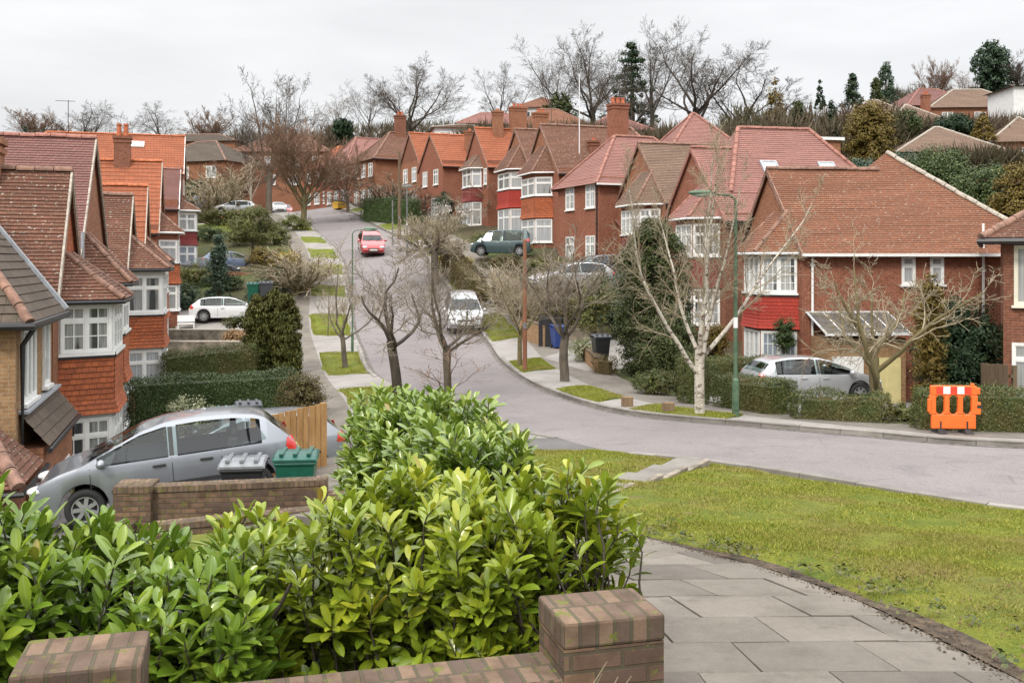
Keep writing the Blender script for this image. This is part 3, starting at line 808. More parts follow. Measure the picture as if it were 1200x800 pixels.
def pitch_box(name, par, A, mat, flip, up=.12):              # roof window frame lying on a slope polygon
    mb = MB(); A = [Vector(p) for p in A]; n = (A[1] - A[0]).cross(A[3] - A[0]).normalized()
    e1, e2 = A[1] - A[0], A[3] - A[0]
    t = .09; a, b = e1.normalized(), e2.normalized()
    mb.obox(A[0], e1, b * t, n * up); mb.obox(A[3] - b * t, e1, b * t, n * up)
    mb.obox(A[0] + b * t, a * t, e2 - b * 2 * t, n * up); mb.obox(A[1] - a * t + b * t, a * t, e2 - b * 2 * t, n * up)
    f = mb.build(name, mat, par, flip)
    g = MB(); g.poly([A[0] + n * up * .7, A[1] + n * up * .7, A[2] + n * up * .7, A[3] + n * up * .7]); g.build('pane', 'velux_glass', f, flip)

# ================================================================== LEFT ROW
TL = 16.0
GL = 'gabled houses down the left side of the street'
# side wing in yellow brick nearest the camera
h = house_root('house_wing', 'yellow brick side wing with a grey tiled roof at the left edge', 18, 19, -6.2, TL, 1, 'house wing')
walls(h, -6, 0, 0, 4.3, 5.1, 'brick_yellow', False)
def wing_roof(h):
    mb = MB(); o = .3; e = 5.05; W = 4.3; D = 6
    s = 1.3; xr = -2.9; zr = e + s * (2.9 + o)
    courses(mb, [(o, -o, e), (o, W, e), (xr, W, zr), (xr, 2.9, zr)], .2)
    courses(mb, [(-D - o, -o, e), (o, -o, e), (xr, 2.9, zr)], .2)
    courses(mb, [(-D - o, W, e), (-D - o, -o, e), (xr, 2.9, zr), (xr, W, zr)], .2)
    r = mb.build('roof', 'tile_grey', h)
    rd = MB(); ridge_line(rd, (o, -o, e + .03), (xr, 2.9, zr + .03), .1); rd.build('hip_tiles', 'ridge_brown', r)
    ld = MB(); ld.bar((o, W + .02, e + .05), (xr, W + .02, zr + .05), .2, .12); ld.build('verge_board', 'grey_lead', r)
    g = MB(); g.tube([(-D - o, -o - .05, e - .06), (o + .05, -o - .05, e - .06), (o + .05, W, e - .06)], .075, 8)
    g.build('gutter', 'black_paint', r)
    dp = MB(); dp.tube([(o, .25, e - .1), (.08, .25, e - .45), (.08, .25, 1.9)], .05, 8); dp.build('downpipe', 'black_paint', h)
wing_roof(h)
fw(h, .55, 3.45, 1.45, 1.45, 3, glass='glass_half', bars=0, top=0)
fw(h, 3.0, 3.5, .75, 1.4, 1, glass='glass_half', top=0)
def porch(h):
    # short lean-to roof under the wing windows
    mb = MB(); courses(mb, [(.52, .3, 2.66), (.52, 4.55, 2.70), (0.01, 4.55, 3.34), (0.01, .3, 3.3)], .2)
    r = mb.build('porch_roof', 'tile_grey', h)
    ld = MB(); ld.bar((.03, .3, 3.32), (.03, 4.5, 3.36), .3, .05); ld.build('lead_flashing', 'grey_lead', r)
    g = MB(); g.tube([(.55, .25, 2.6), (.55, 4.55, 2.64)], .05, 8); g.build('gutter', 'black_paint', r)
    w = MB(); w.box(.004, .42, .4, 4.4, -1, 2.62); w.build('porch_wall', 'brick_brown', h)
    d = MB(); d.box(.424, .45, 2.9, 3.8, -1, 1.9); d.build('door', 'white_paint', h)
porch(h)
# lower hip roof in front of the porch, at the very edge
h = house_root('porch_canopy', 'small red tiled hipped porch roof in front of the yellow brick wing', -26, 17.6, -4.75, TL, 1, 'porch')
mb = MB(); courses(mb, [(-2.5, -.9, .95), (.8, -.9, .95), (-.2, .9, 2.0), (-2.5, .9, 2.0)], .11); courses(mb, [(.8, -.9, .95), (.8, 1.6, .95), (-.2, .9, 2.0)], .11)
r = mb.build('roof', 'tile_brown', h); rd = MB(); ridge_line(rd, (.8, -.9, .98), (-.2, .9, 2.03), .12); rd.build('hip_tiles', 'ridge_brown', r)
mb = MB(); mb.box(-2.4, .5, -.6, 1.5, -1.5, .93); mb.build('wall', 'brick_brown', h)
mb = MB(); mb.tube([(-2.5, -.97, .88), (.87, -.97, .88), (.87, 1.6, .88)], .05, 6); mb.build('gutter', 'black_paint', r)
# carriage lamp on the corner by the porch
# A: brown roof, big white bay
h = house_root('gabled_house', 'nearest gabled house with a lichen spotted brown roof and orange tile hung bay', 62, 23.5, -5.85, TL, 1, group=GL)
walls(h, -9, 0, 0, 4.9, 4.95, 'brick_brown', False)
gable_roof(h, -9, 0, 0, 4.7, 4.9, 8.1, 'tile_brown', 'hung_orange', False, hip_back=2.2, o=.15, barge='mortar_pale')
bay(h, .85, 4.0, 1.15, .45, 4.85, 'white_paint', 'hung_orange', 'tile_brown', False, (.75, 2.05), (3.62, 4.78), ('glass_half', 'glass_dark'), 1, face_cols=(2, 3, 2), gutter='black_paint')
pass
mb = MB(); mb.tube([(.35, .3, 2.2), (.35, .3, 2.0)], [.05, .09], 8); mb.tube([(.35, .3, 2.0), (.35, .3, 1.75)], [.1, .07], 6); mb.bar((.02, .3, 2.05), (.35, .3, 2.22), .03, .03); mb.build('wall_lantern', 'black_paint', h)
chimney(h, -1.95, 2.35, 6.8, 8.8, .9, .7, 2, 'brick_brown', False, .8)
# B: large red brown roof
h = house_root('gabled_house', 'gabled house with a large plain red brown roof and tall aerial behind the nearest one', 90, 28.7, -5.7, TL, 1, group=GL)
walls(h, -9, 0, 0, 7.6, 5.4, 'brick_brown', False)
gable_roof(h, -9, 0, 0, 7.5, 5.9, 9.55, 'tile_redbrown', 'brick_brown', False, hip_back=2, o=.1, gauge=.12, barge='mortar_pale')
bay(h, .6, 3.2, 1.1, .4, 5.0, 'white_paint', 'hung_orange', 'tile_brown', False, (.75, 2.05), (3.62, 4.78), ('glass_half', 'glass_net'), 0, face_cols=(1, 2, 1), roof_rise=1.5, gutter='black_paint')
mb = MB(); mb.bar((.12, .25, 5.1), (.12, .25, 6.5), .32, .06, up=(1, 0, 0)); mb.build('lead_flashing', 'grey_lead', h)
def aerial(par, x, y, z0, z1, n=9, ln=1.6, flip=False, rot=0.):
    mb = MB(); mb.tube([(x, y, z0), (x, y, z1)], .02, 6)
    dx, dy = math.cos(rot), math.sin(rot)
    mb.tube([(x - dx * ln * .65, y - dy * ln * .65, z1 - .05), (x + dx * ln * .35, y + dy * ln * .35, z1 - .05)], .014, 5)
    for i in range(n):
        t = -.62 + i / (n - 1) * .95; l = .12 + .1 * (i / n)
        mb.tube([(x + dx * ln * t - dy * l, y + dy * ln * t + dx * l, z1 - .05), (x + dx * ln * t + dy * l, y + dy * ln * t - dx * l, z1 - .05)], .007, 4)
    mb.build('aerial', 'black_paint', par, flip)
aerial(h, -3.2, 3.75, 9.3, 11.4, rot=-.9)
# B2: small brown gable
h = house_root('gabled_house', 'gabled house with a narrow brown gable roof and square tile hung bay with white windows', 146, 36.2, -5.3, TL, 1, group=GL)
walls(h, -9, 0, 0, 5, 5.2, 'brick_brown', False)
gable_roof(h, -9, 0, 0, 4.9, 5.0, 7.75, 'tile_brown', 'brick_yellow', False, hip_back=2, o=.15, barge='mortar_pale')
bay(h, .5, 4.2, 1.2, .45, 4.95, 'white_paint', 'hung_orange', 'tile_brown', False, (.7, 2.05), (3.4, 4.75), ('glass_net', 'glass_half'), 0, face_cols=(2, 3, 2), roof_rise=1.25, gutter='black_paint')
pass
# C0: orange
h = house_root('gabled_house', 'gabled house with a small bright orange roof stepped below a larger orange one', 166, 44.6, -4.7, TL, 1, group=GL)
walls(h, -9, 0, 0, 5, 5.1, 'brick_brown', False)
gable_roof(h, -9, 0, 0, 4.9, 4.7, 8.1, 'tile_orange', 'brick_yellow', False, hip_back=2, o=.15, gauge=.3, barge='mortar_pale')
bay(h, .5, 4.0, .9, .45, 4.6, 'brick_brown', 'hung_orange', 'tile_brown', False, (.7, 2.05), (3.3, 4.5), ('glass_net', 'glass_half'), 0, face_cols=(1, 2, 1), gutter='black_paint')
# C1
h = house_root('gabled_house', 'tall orange roofed house with a twin pot chimney stack and skylight on the left row', 184, 54.5, -3.4, TL, 1, group=GL)
walls(h, -12, 0, 0, 6.6, 5.3, 'brick_red', False)
gable_roof(h, -12, 0, 0, 6.6, 5.0, 8.95, 'tile_orange', 'brick_brown', False, hip_back=3, o=.15, gauge=.3, barge='mortar_pale')
chimney(h, -2.0, 3.3, 8.2, 10.25, .85, .7, 2, 'brick_dark', False, .7)
bay(h, .6, 3.6, 1.0, .45, 4.9, 'brick_red', 'hung_orange', 'tile_brown', False, (.7, 2.05), (3.3, 4.5), ('glass_net', 'glass_net'), 0, face_cols=(1, 2, 1), gutter='white_paint')
aerial(h, -4.8, 3.3, 8.9, 12.2, 7, 1.0)
# E brown
h = house_root('gabled_house', 'far left gabled house with a dull brown roof and blue glazed porch bay', 208, 71, -1.2, TL, 1, group=GL)
walls(h, -10, 0, 0, 6.6, 5.4, 'brick_red', False)
gable_roof(h, -10, 0, 0, 6.6, 4.9, 7.8, 'tile_redbrown', 'brick_red', False, hip_back=3, o=.2, barge='white_paint')
bay(h, .8, 3.8, 1.2, .45, 4.7, 'white_paint', 'hung_maroon', 'tile_brown', False, (.5, 2.2), (3.3, 4.5), ('glass_blue', 'glass_net'), 0, face_cols=(2, 3, 2), roof_rise=.9)
downpipe(h, .06, .3, 0, 5, False)
# D orange far
h = house_root('gabled_house', 'farthest orange roofed house showing above the other left row roofs', 214, 86, 2.6, TL, 1, group=GL)
walls(h, -14, 0, 0, 7, 5.2, 'brick_red', False)
gable_roof(h, -14, 0, 0, 7, 4.8, 8.2, 'tile_orange', 'brick_red', False, hip_back=3, o=.2, gauge=.3, barge='white_paint')
fw(h, 1.5, 3.0, 1.5, 1.3, 2); fw(h, 1.5, .6, 1.5, 1.4, 2)
pitch_box('roof_light', h, [(-4.6, 2.25, 7.0), (-3.2, 2.25, 7.0), (-3.2, 2.75, 7.49), (-4.6, 2.75, 7.49)], 'white_paint', False)
# ================================================================== RIGHT ROW
GR = 'brick houses climbing the right side of the street'
# H1 at the right edge, faces the near road
h = house_root('corner_house', 'brown brick house cut by the right edge with tall white framed windows and hipped roof', 1176, 27.5, -4.35, -25, 1, group=GR)
walls(h, 0, 7, 0, 8, 4.95, 'brick_dark', False)
def h1roof(h):
    mb = MB(); o = .55; e = 4.95
    A = (-o, -o, e); B = (7 + o, -o, e); Cc = (7 + o, 8 + o, e); D = (-o, 8 + o, e); r0 = (3.2, 3.6, e + 2.3); r1 = (3.2, 5, e + 2.3)
    courses(mb, [A, B, r0], .11); courses(mb, [D, A, r0, r1], .11); courses(mb, [B, Cc, r1, r0], .11); courses(mb, [Cc, D, r1], .11)
    mb.poly([D, Cc, B, A])
    r = mb.build('roof', 'tile_brown', h)
    for a_, b_ in ((A, r0), (D, r1)):
        rd = MB(); ridge_line(rd, (a_[0], a_[1], e + .03), b_, .12); rd.build('hip_tiles', 'ridge_brown', r)
    g = MB(); g.tube([(-o - .05, 8 + o, e - .1), (-o - .05, -o - .05, e - .1), (7 + o, -o - .05, e - .1)], .08, 8); g.build('gutter', 'black_paint', r)
h1roof(h)
window(h, (.25, 0, 3.15), (1, 0, 0), (0, -1, 0), 2.4, 1.6, 3, 0, 0, 'glass_net', 'cream_paint')
window(h, (.2, 0, .4), (1, 0, 0), (0, -1, 0), 2.4, 1.75, 3, .25, 0, 'glass_net', 'white_paint')
# H2: long rust roof, red bay
h = house_root('brick_house', 'brick house with a long rust coloured roof and bright red tile hung bay', 940, 35.5, -4.8, 6, -1, group=GR)
fl = True
walls(h, -9.2, 0, 0, 6.4, 5.15, 'brick_red', fl)
def rust_roof(h):
    e = 5.023; za = 8.99; zr = 8.25
    mb = MB(); courses(mb, [(-9.5, -.3, e), (.14, -.3, e), (.14, 3.2, zr), (-4.3, 3.2, zr), (-5.0, 4.0, za)], .115)
    courses(mb, [(-9.5, 8.3, e), (-9.5, -.3, e), (-5, 4, za)], .115); courses(mb, [(-4.3, 3.2, zr), (-4.3, 4.8, zr), (-5, 4, za)], .115)
    courses(mb, [(.14, 6.7, e), (-4.3, 6.7, e), (-4.3, 3.2, zr), (.14, 3.2, zr)], .115); courses(mb, [(-4.3, 8.3, e), (-9.5, 8.3, e), (-5, 4, za), (-4.3, 4.8, zr)], .115)
    mb.poly([(-9.5, -.3, e - .1), (-9.5, 8.3, e - .1), (.14, 8.3, e - .1), (.14, -.3, e - .1)])
    r = mb.build('roof', 'tile_rust', h, True)
    rd = MB(); ridge_line(rd, (-4.3, 3.2, zr + .03), (.14, 3.2, zr + .03)); rd.build('ridge_tiles', 'ridge_brown', r, True)
    rd = MB(); ridge_line(rd, (-9.5, -.3, e + .03), (-5, 4, za + .03), .12); rd.build('hip_tiles', 'mortar_pale', r, True)
    g = MB(); g.poly([(-.002, 0, 5.15), (-.002, 6.4, 5.15), (-.002, 3.2, zr - .06)]); g.build('gable', 'brick_brown', h, True)
    g = MB(); g.bar((-9.5, -.36, e - .04), (.14, -.36, e - .04), .1, .1); g.build('gutter', 'white_paint', r, True)
    v = MB(); v.bar((.11, -.3, e - .085), (.11, 3.2, zr - .085), .05, .17); v.bar((.11, 6.7, e - .085), (.11, 3.2, zr - .085), .05, .17); v.build('verge_board', 'ridge_brown', r, True)
rust_roof(h)
bay(h, .35, 3.5, 1.1, .75, 5.05, 'brick_red', 'hung_red', 'tile_rust', fl, (.6, 2.3), (3.65, 4.95), ('glass_blue', 'glass_net'), 2, barsy=3, face_cols=(2, 3, 2), gutter='white_paint', roof_rise=1.5, top=0)
pass
sw(h, -4.1, 3.95, .5, 1.0, 1, fl, glass='glass_half', top=.35); sw(h, -5.15, 3.95, .5, 1.0, 1, fl, glass='glass_half', top=.35)
downpipe(h, -.35, -.06, .2, 4.9, fl); downpipe(h, -6.6, -.06, 0, 6.1, fl)
# lean-to garage with a glazed canopy
m_plain('canopy_sheet', (.11, .11, .105), .4, var=.25)
def leanto(h):
    w = MB(); w.box(-3.0, -.3, -1.5, -.02, -1.5, 2.2); w.build('garage_wall', 'brick_yellow', h, fl)
    fr = MB(); y0, y1, z0, z1 = -1.75, -.02, 2.35, 3.0
    for i in range(6): x = -.15 - i * .58; fr.bar((x, y0, z0), (x, y1, z1), .04, .05)
    fr.bar((-.1, y0, z0), (-3.1, y0, z0), .07, .08); fr.bar((-.1, y1 - .05, z1), (-3.1, y1 - .05, z1), .06, .07)
    fr.build('canopy_frame', 'render_white', h, fl)
    g = MB(); g.poly([(-3.08, y0, z0 + .02), (-.12, y0, z0 + .02), (-.12, y1, z1 + .02), (-3.08, y1, z1 + .02)]); g.build('canopy_glazing', 'canopy_sheet', h, fl)
    d = MB(); d.box(-1.5, -.42, -1.56, -1.504, -1.2, 1.6); d.box(-1.42, -1.0, -1.58, -1.555, -.9, 1.4); d.box(-.92, -.5, -1.58, -1.555, -.9, 1.4); d.build('garage_door', 'white_paint', h, fl)
    d = MB(); d.box(-2.8, -1.75, -1.56, -1.504, -1.2, 1.55); d.box(-2.72, -2.32, -1.58, -1.555, -.9, 1.3); d.box(-2.22, -1.83, -1.58, -1.555, -.9, 1.3); dd = d.build('garage_door', 'yellow_door', h, fl); dd['label'] = 'pale yellow door panel'
leanto(h)
# H3: red roof with roof lights
h = house_root('brick_house', 'brick house with a big pale red roof, two roof lights and a white upper bay', 850, 45.5, -3.5, 12, -1, group=GR)
walls(h, -9, 0, 0, 7.6, 5.6, 'brick_dark', fl)
gable_roof(h, -9, 0, 0, 7.6, 5.5, 8.9, 'tile_red', 'brick_red', fl, hip_back=3.5, o=.3, gauge=.15, gutter='black_paint', barge='ridge_red')
mb = MB(); courses(mb, [(-8.7, 1.2, 6.6), (-.8, 1.2, 6.6), (-2.6, 4.4, 10.0), (-6.4, 4.4, 10.0)], .15); courses(mb, [(-.8, 1.2, 6.6), (-.8, 7.0, 6.6), (-2.6, 4.4, 10.0)], .15); courses(mb, [(-8.7, 7, 6.6), (-8.7, 1.2, 6.6), (-6.4, 4.4, 10.0)], .15); courses(mb, [(-.8, 7, 6.6), (-8.7, 7, 6.6), (-6.4, 4.4, 10.0), (-2.6, 4.4, 10.0)], .15)
r2 = mb.build('loft_roof', 'tile_red', h, fl); rd = MB(); ridge_line(rd, (-6.4, 4.4, 10.03), (-2.6, 4.4, 10.03)); ridge_line(rd, (-.8, 1.2, 6.65), (-2.6, 4.4, 10.03)); ridge_line(rd, (-8.7, 1.2, 6.65), (-6.4, 4.4, 10.03)); rd.build('ridge_tiles', 'ridge_red', r2, fl)
def on_slope(x, y, s, z0, y0): return (x, y, z0 + (y - y0) * s)
s_ = 3.4 / 3.2
for xx in (-2.9, -5.9):
    A = [on_slope(xx - .85, 1.75, s_, 6.6, 1.2), on_slope(xx, 1.75, s_, 6.6, 1.2), on_slope(xx, 2.7, s_, 6.6, 1.2), on_slope(xx - .85, 2.7, s_, 6.6, 1.2)]
    pitch_box('roof_light', h, A, 'grey_lead', fl, .1)
bay(h, .5, 3.7, 1.1, .6, 5.4, 'brick_red', 'hung_maroon', 'tile_red', fl, (.6, 2.2), (3.7, 5.15), ('glass_half', 'glass_half'), 1, face_cols=(2, 3, 2), roof_rise=1.6)
fw(h, 5.2, .8, 1.0, 1.6, 1, fl)
# flat dormer between
# H4: grey brown roof with bay
h = house_root('brick_house', 'brick house with a drab mossy grey brown gable roof and wide white bay window', 780, 55, -2.3, 15, -1, group=GR)
walls(h, -9, 0, 0, 7.2, 5.6, 'brick_brown', fl)
gable_roof(h, -9, 0, 0, 7.4, 5.6, 9.0, 'tile_drab', 'brick_brown', fl, hip_back=2, o=.3, gauge=.15, barge='ridge_brown')
bay(h, .6, 4.6, 1.0, .7, 5.35, 'brick_red', 'hung_maroon', 'tile_drab', fl, (.6, 2.1), (3.75, 5.1), ('glass_half', 'glass_half'), 1, face_cols=(2, 4, 2), roof_rise=1.9, gutter='white_paint')
# H4b: higher red hipped roof set back
h = house_root('brick_house', 'set back house with the highest pale red hipped roof and flat dormer', 772, 66, .9, 12, -1, group=GR)
walls(h, -9, 0, 0, 8, 5.2, 'brick_red', fl)
gable_roof(h, -8, 0, 0, 8, 5.1, 9.2, 'tile_red', None, fl, hip_front=3.9, hip_back=3.9, o=.35, gauge=.15)
mb = MB(); mb.box(-13.2, -6.2, .6, 3.0, 4.5, 7.2); d = mb.build('dormer', 'brick_brown', h, fl); mb = MB(); mb.box(-13.4, -6.0, .4, 3.2, 7.2, 7.4); mb.build('dormer_roof', 'white_paint', d, fl)
# H5: red hip roof, white framed flat front
h = house_root('brick_house', 'red brick house with a pale red hipped roof, tall chimney and four narrow front windows', 702, 61.5, -.45, 22, -1, group=GR)
walls(h, -8, 0, 0, 5.9, 5.5, 'brick_red', fl)
gable_roof(h, -8, 0, 0, 5.9, 5.4, 8.35, 'tile_red', None, fl, hip_front=2.6, hip_back=2.6, o=.35, gauge=.15, gutter='white_paint')
for yy in (.5, 3.4):
    fw(h, yy, 3.65, 1.25, 1.45, 2, fl, bars=1, glass='glass_half'); fw(h, yy, .35, 1.25, 1.6, 2, fl, bars=1, glass='glass_half')
sw(h, -2.6, 3.75, 1.15, 1.4, 2, fl, glass='glass_net'); sw(h, -2.5, .2, 1.1, 1.7, 1, fl, glass='glass_net')
mb = MB(); courses(mb, [(-3.4, -1.0, 2.3), (-1.0, -1.0, 2.3), (-1.0, -.02, 2.9), (-3.4, -.02, 2.9)], .12); mb.build('canopy_roof', 'tile_red', h, fl)
chimney(h, -3.6, 4.4, 6.6, 10.6, 1.1, .9, 3, 'brick_red', fl, .4)
downpipe(h, .06, .2, 0, 5.2, fl, 'black_paint')
mb = MB(); mb.tube([(-1.2, 5.2, 7.4), (-1.2, 5.2, 12.6)], .035, 6); mb.build('aerial_mast', 'render_white', h, fl)
# H6 / H7: brown roofs with white bays
h = house_root('brick_house', 'house with a broad brown gable roof above a brick bay with white windows', 655, 69.5, .75, 18, -1, group=GR)
walls(h, -9, 0, 0, 6.6, 5.5, 'brick_red', fl)
gable_roof(h, -9, 0, 0, 7.2, 5.4, 8.9, 'tile_brown', 'brick_brown', fl, hip_back=2, o=.3, gauge=.15)
bay(h, 1.2, 5.2, 1.1, .6, 5.3, 'brick_red', 'hung_orange', 'tile_brown', fl, (.5, 2.1), (3.75, 5.0), ('glass_net', 'glass_net'), 0, face_cols=(1, 2, 1), roof_rise=2.0)
chimney(h, -3.2, 1.6, 6.2, 7.6, .7, .55, 1, 'brick_dark', fl, .2); aerial(h, -.8, 3.6, 8.9, 10.4, 7, .9, fl)
h = house_root('brick_house', 'brown gabled house with a dark red hung bay next to the orange roofs', 622, 76.5, 1.7, 19, -1, group=GR)
walls(h, -9, 0, 0, 6.4, 5.5, 'brick_red', fl)
gable_roof(h, -9, 0, 0, 6.8, 5.3, 8.5, 'tile_brown', 'brick_brown', fl, hip_back=2, o=.3, gauge=.15)
bay(h, 1.0, 5.0, 1.1, .6, 5.2, 'brick_red', 'hung_red', 'tile_brown', fl, (.3, 2.2), (3.75, 5.0), ('glass_net', 'glass_net'), 0, face_cols=(1, 2, 1), roof_rise=2.0)
chimney(h, -2.5, 4.6, 6.6, 10.0, 1.1, .7, 2, 'brick_brown', fl, .3)
# H8 bright orange
h = house_root('brick_house', 'brick house with the tallest orange gable roof and a white square bay', 572, 83, 2.6, 20, -1, group=GR)
walls(h, -9, 0, 0, 6.6, 5.5, 'brick_red', fl)
gable_roof(h, -9, 0, 0, 6.6, 5.2, 8.5, 'tile_orange', 'brick_red', fl, hip_back=1.5, o=.3, gauge=.3)
bay(h, 1.6, 4.6, .8, .3, 5.0, 'brick_red', 'hung_maroon', 'tile_drab', fl, (.3, 2.2), (3.5, 5.0), ('glass_net', 'glass_net'), 0, face_cols=(1, 2, 1), roof_rise=1.2)
chimney(h, -1.8, 2.8, 7.0, 9.9, .8, .6, 1, 'brick_brown', fl, .2); chimney(h, -3.8, 3.3, 7.6, 10.4, 1.4, .7, 3, 'brick_brown', fl, .3)
fw(h, .3, 3.6, .7, 1.3, 1, fl)
# H9, H10 orange
h = house_root('brick_house', 'broad orange roofed brick house with a blank side wall and a chimney through its slope', 519, 92, 3.7, 24, -1, group=GR)
walls(h, -9, 0, 0, 6.6, 5.3, 'brick_red', fl)
gable_roof(h, -9, 0, 0, 6.6, 5.0, 8.0, 'tile_orange', 'brick_red', fl, hip_back=1, o=.3, gauge=.3)
chimney(h, -3.2, 1.5, 4.8, 8.2, .9, .5, 1, 'brick_brown', fl, .2); fw(h, 1.2, 3.2, 1.2, 1.4, 2, fl); fw(h, 4.2, 3.2, 1.2, 1.4, 2, fl); fw(h, 1.2, .5, 1.8, 1.5, 2, fl)
mb = MB(); mb.box(-3.6, -2.3, .5, .9, 5.35, 5.5); mb.build('lead_flashing', 'white_paint', h, fl)
h = house_root('brick_house', 'narrow orange gabled brick house left of the broad orange roofed one', 492, 99, 4.5, 26, -1, group=GR)
walls(h, -6.5, 0, 0, 5.6, 5.2, 'brick_brown', fl)
gable_roof(h, -6.5, 0, 0, 5.6, 5.0, 8.1, 'tile_orange', 'brick_dark', fl, hip_back=1, o=.3, gauge=.3)
fw(h, .9, 3.2, 1.2, 1.4, 2, fl); fw(h, 3.4, 3.2, 1.2, 1.4, 2, fl); fw(h, .9, .5, 1.8, 1.5, 2, fl)
h = house_root('brick_house', 'long brick house with a dark brown hipped roof at the bend of the street', 440, 106, 5.4, 28, -1, group=GR)
walls(h, -9.5, 0, 0, 7, 5.5, 'brick_brown', fl)
gable_roof(h, -9.5, 0, 0, 7, 5.4, 8.4, 'tile_brown', None, fl, hip_front=3, hip_back=2.5, o=.35, gauge=.2)
for yy in (.8, 3.0, 5.2): fw(h, yy, 3.4, 1.2, 1.4, 2, fl); fw(h, yy, .6, 1.2, 1.5, 2, fl)
sw(h, -4, 3.6, .9, 1.2, 1, fl); chimney(h, -4, 3.2, 7.6, 10.2, 1.1, .7, 2, 'brick_dark', fl, .4)
h = house_root('brick_house', 'far brick house with a brown and pale red roof beyond the bend', 408, 119, 6.2, 30, -1, group=GR)
walls(h, -11, 0, 0, 8, 5.5, 'brick_red', fl)
gable_roof(h, -11, 0, 0, 8, 5.4, 8.6, 'tile_red', None, fl, hip_front=2.5, hip_back=2.5, o=.35, gauge=.2)
for yy in (.8, 3.2, 5.6): fw(h, yy, 3.4, 1.4, 1.4, 2, fl); fw(h, yy, .6, 1.4, 1.5, 2, fl)
h = house_root('brick_house', 'last orange roofed house at the top of the street behind the round bare tree', 388, 128, 6.6, 34, -1, group=GR)
walls(h, -8, 0, 0, 9, 5.5, 'brick_red', fl)
gable_roof(h, -8, 0, 0, 9, 5.3, 8.2, 'tile_orange', None, fl, hip_front=3, hip_back=3, o=.35, gauge=.3)
for yy in (.8, 3.6, 6.4): fw(h, yy, 3.4, 1.6, 1.4, 2, fl); fw(h, yy, .6, 1.6, 1.5, 2, fl)
h = house_root('brick_house', 'dull red roofed house showing over the bend between chimneys', 455, 128, 7.5, 26, -1, group=GR)
walls(h, -11, 0, 0, 8, 5.2, 'brick_brown', fl)
gable_roof(h, -11, 0, 0, 8, 5.1, 8.3, 'tile_red', None, fl, hip_front=3, hip_back=3, o=.35, gauge=.2)

# ================================================================== HILL AND FAR HOUSES
GH = 'houses on the hill behind'
def hill_house(label, px, py_eave, d, W, D, rise, roof, wall='brick_brown', th=0, wins=2, H=5.2, glass='glass_net', chim=False):
    ze = PZ(py_eave, d); x = PX(px, d)
    h = thing('hill_house', label, 'house', (x, d, ze - H), R(th), GH)
    mb = MB(); mb.box(-W / 2, W / 2, 0, D, -3, H); mb.build('wall', wall, h)
    o = .45; e = H - .02; m = min(W, D) / 2
    A, B, Cc, Dd = (-W / 2 - o, -o, e), (W / 2 + o, -o, e), (W / 2 + o, D + o, e), (-W / 2 - o, D + o, e)
    z = e + rise
    if W >= D: r0, r1 = (-W / 2 + m, D / 2, z), (W / 2 - m + .01, D / 2, z)
    else: r0, r1 = (0, m, z), (.01, m + .02, z)
    mb = MB(); courses(mb, [A, B, r1, r0], .22); courses(mb, [Cc, Dd, r0, r1], .22); courses(mb, [B, Cc, r1], .22); courses(mb, [Dd, A, r0], .22)
    mb.poly([Dd, Cc, B, A])
    r = mb.build('roof', roof, h)
    rd = MB()
    if (Vector(r1) - Vector(r0)).length > .3: ridge_line(rd, r0, r1, .13)
    for a, b in ((A, r0), (B, r1)): ridge_line(rd, a, b, .12)
    rd.build('ridge_tiles', 'mortar_pale' if roof == 'tile_drab' else RIDGE[roof], r)
    for i in range(wins):
        u = -W / 2 + W * (i + .5) / wins - .7
        window(h, (u, 0, H - 2.0), (1, 0, 0), (0, -1, 0), 1.5, 1.4, 2, 0, 0, glass, seedy=i * 1.7)
        if wins > 1: window(h, (u, 0, .7), (1, 0, 0), (0, -1, 0), 1.5, 1.4, 2, 0, 0, glass, seedy=i * 1.7 + .6)
    if chim: chimney(h, W * .22, D / 2 - 1, H + .5, z + 1.0, .9, .7, 2, 'brick_red', False, .4)
    return h
hill_house('wide brown hipped roof with a pale ridge and rust streaks above the dark evergreens', 1115, 178, 96, 9.5, 9, 2.9, 'tile_drab', th=-6, wins=1)
hill_house('brown pyramid roofed house with a pale hip line left of the wide roofed one', 1085, 148, 118, 9, 9, 3.2, 'tile_drab', th=8, wins=2, chim=True)
hill_house('brown roofed house low among shrubs on the right hill', 1052, 142, 132, 10, 9, 3.4, 'tile_drab', th=20, wins=2)
hill_house('long brown roofed house high on the right hill beside the white house', 1148, 126, 140, 13, 9, 3.2, 'tile_drab', 'brick_brown', th=-4, wins=3)
hill_house('red roofed house half hidden behind the long brown roof on the hill', 1108, 125, 152, 12, 9, 3.4, 'tile_redbrown', th=10, wins=3)
hill_house('brown roof cut by the right edge of the picture below the white house', 1206, 166, 104, 7, 9, 3.0, 'tile_drab', th=-10, wins=1)
h = hill_house('white rendered house with a flat top on the right hill', 1216, 101, 128, 6, 7, .25, 'tile_grey', 'render_white', wins=1, H=6.5)
hill_house('pink roofed house behind the two chimneys of the orange house', 585, 146, 148, 12, 8, 2.2, 'tile_red', th=12, wins=3)
hill_house('low white banded house above the orange roofs', 545, 150, 135, 8, 7, .9, 'tile_drab', 'render_white', th=10, wins=3)
hill_house('brown roofed house behind the long chimney stack on the right', 655, 152, 120, 10, 8, 3.0, 'tile_rust', th=14, wins=2)
hill_house('reddish roofed house beside the big evergreen on the ridge', 728, 152, 112, 7, 7, 2.2, 'tile_redbrown', th=14, wins=2)
hill_house('pale house glimpsed between the trees on the ridge', 636, 126, 160, 8, 8, 2.2, 'tile_rust', 'render_white', th=0, wins=2)
hill_house('grey slate roofed house behind the yellow green willow', 215, 190, 125, 12, 9, 3.0, 'tile_grey', 'brick_brown', th=-20, wins=3)
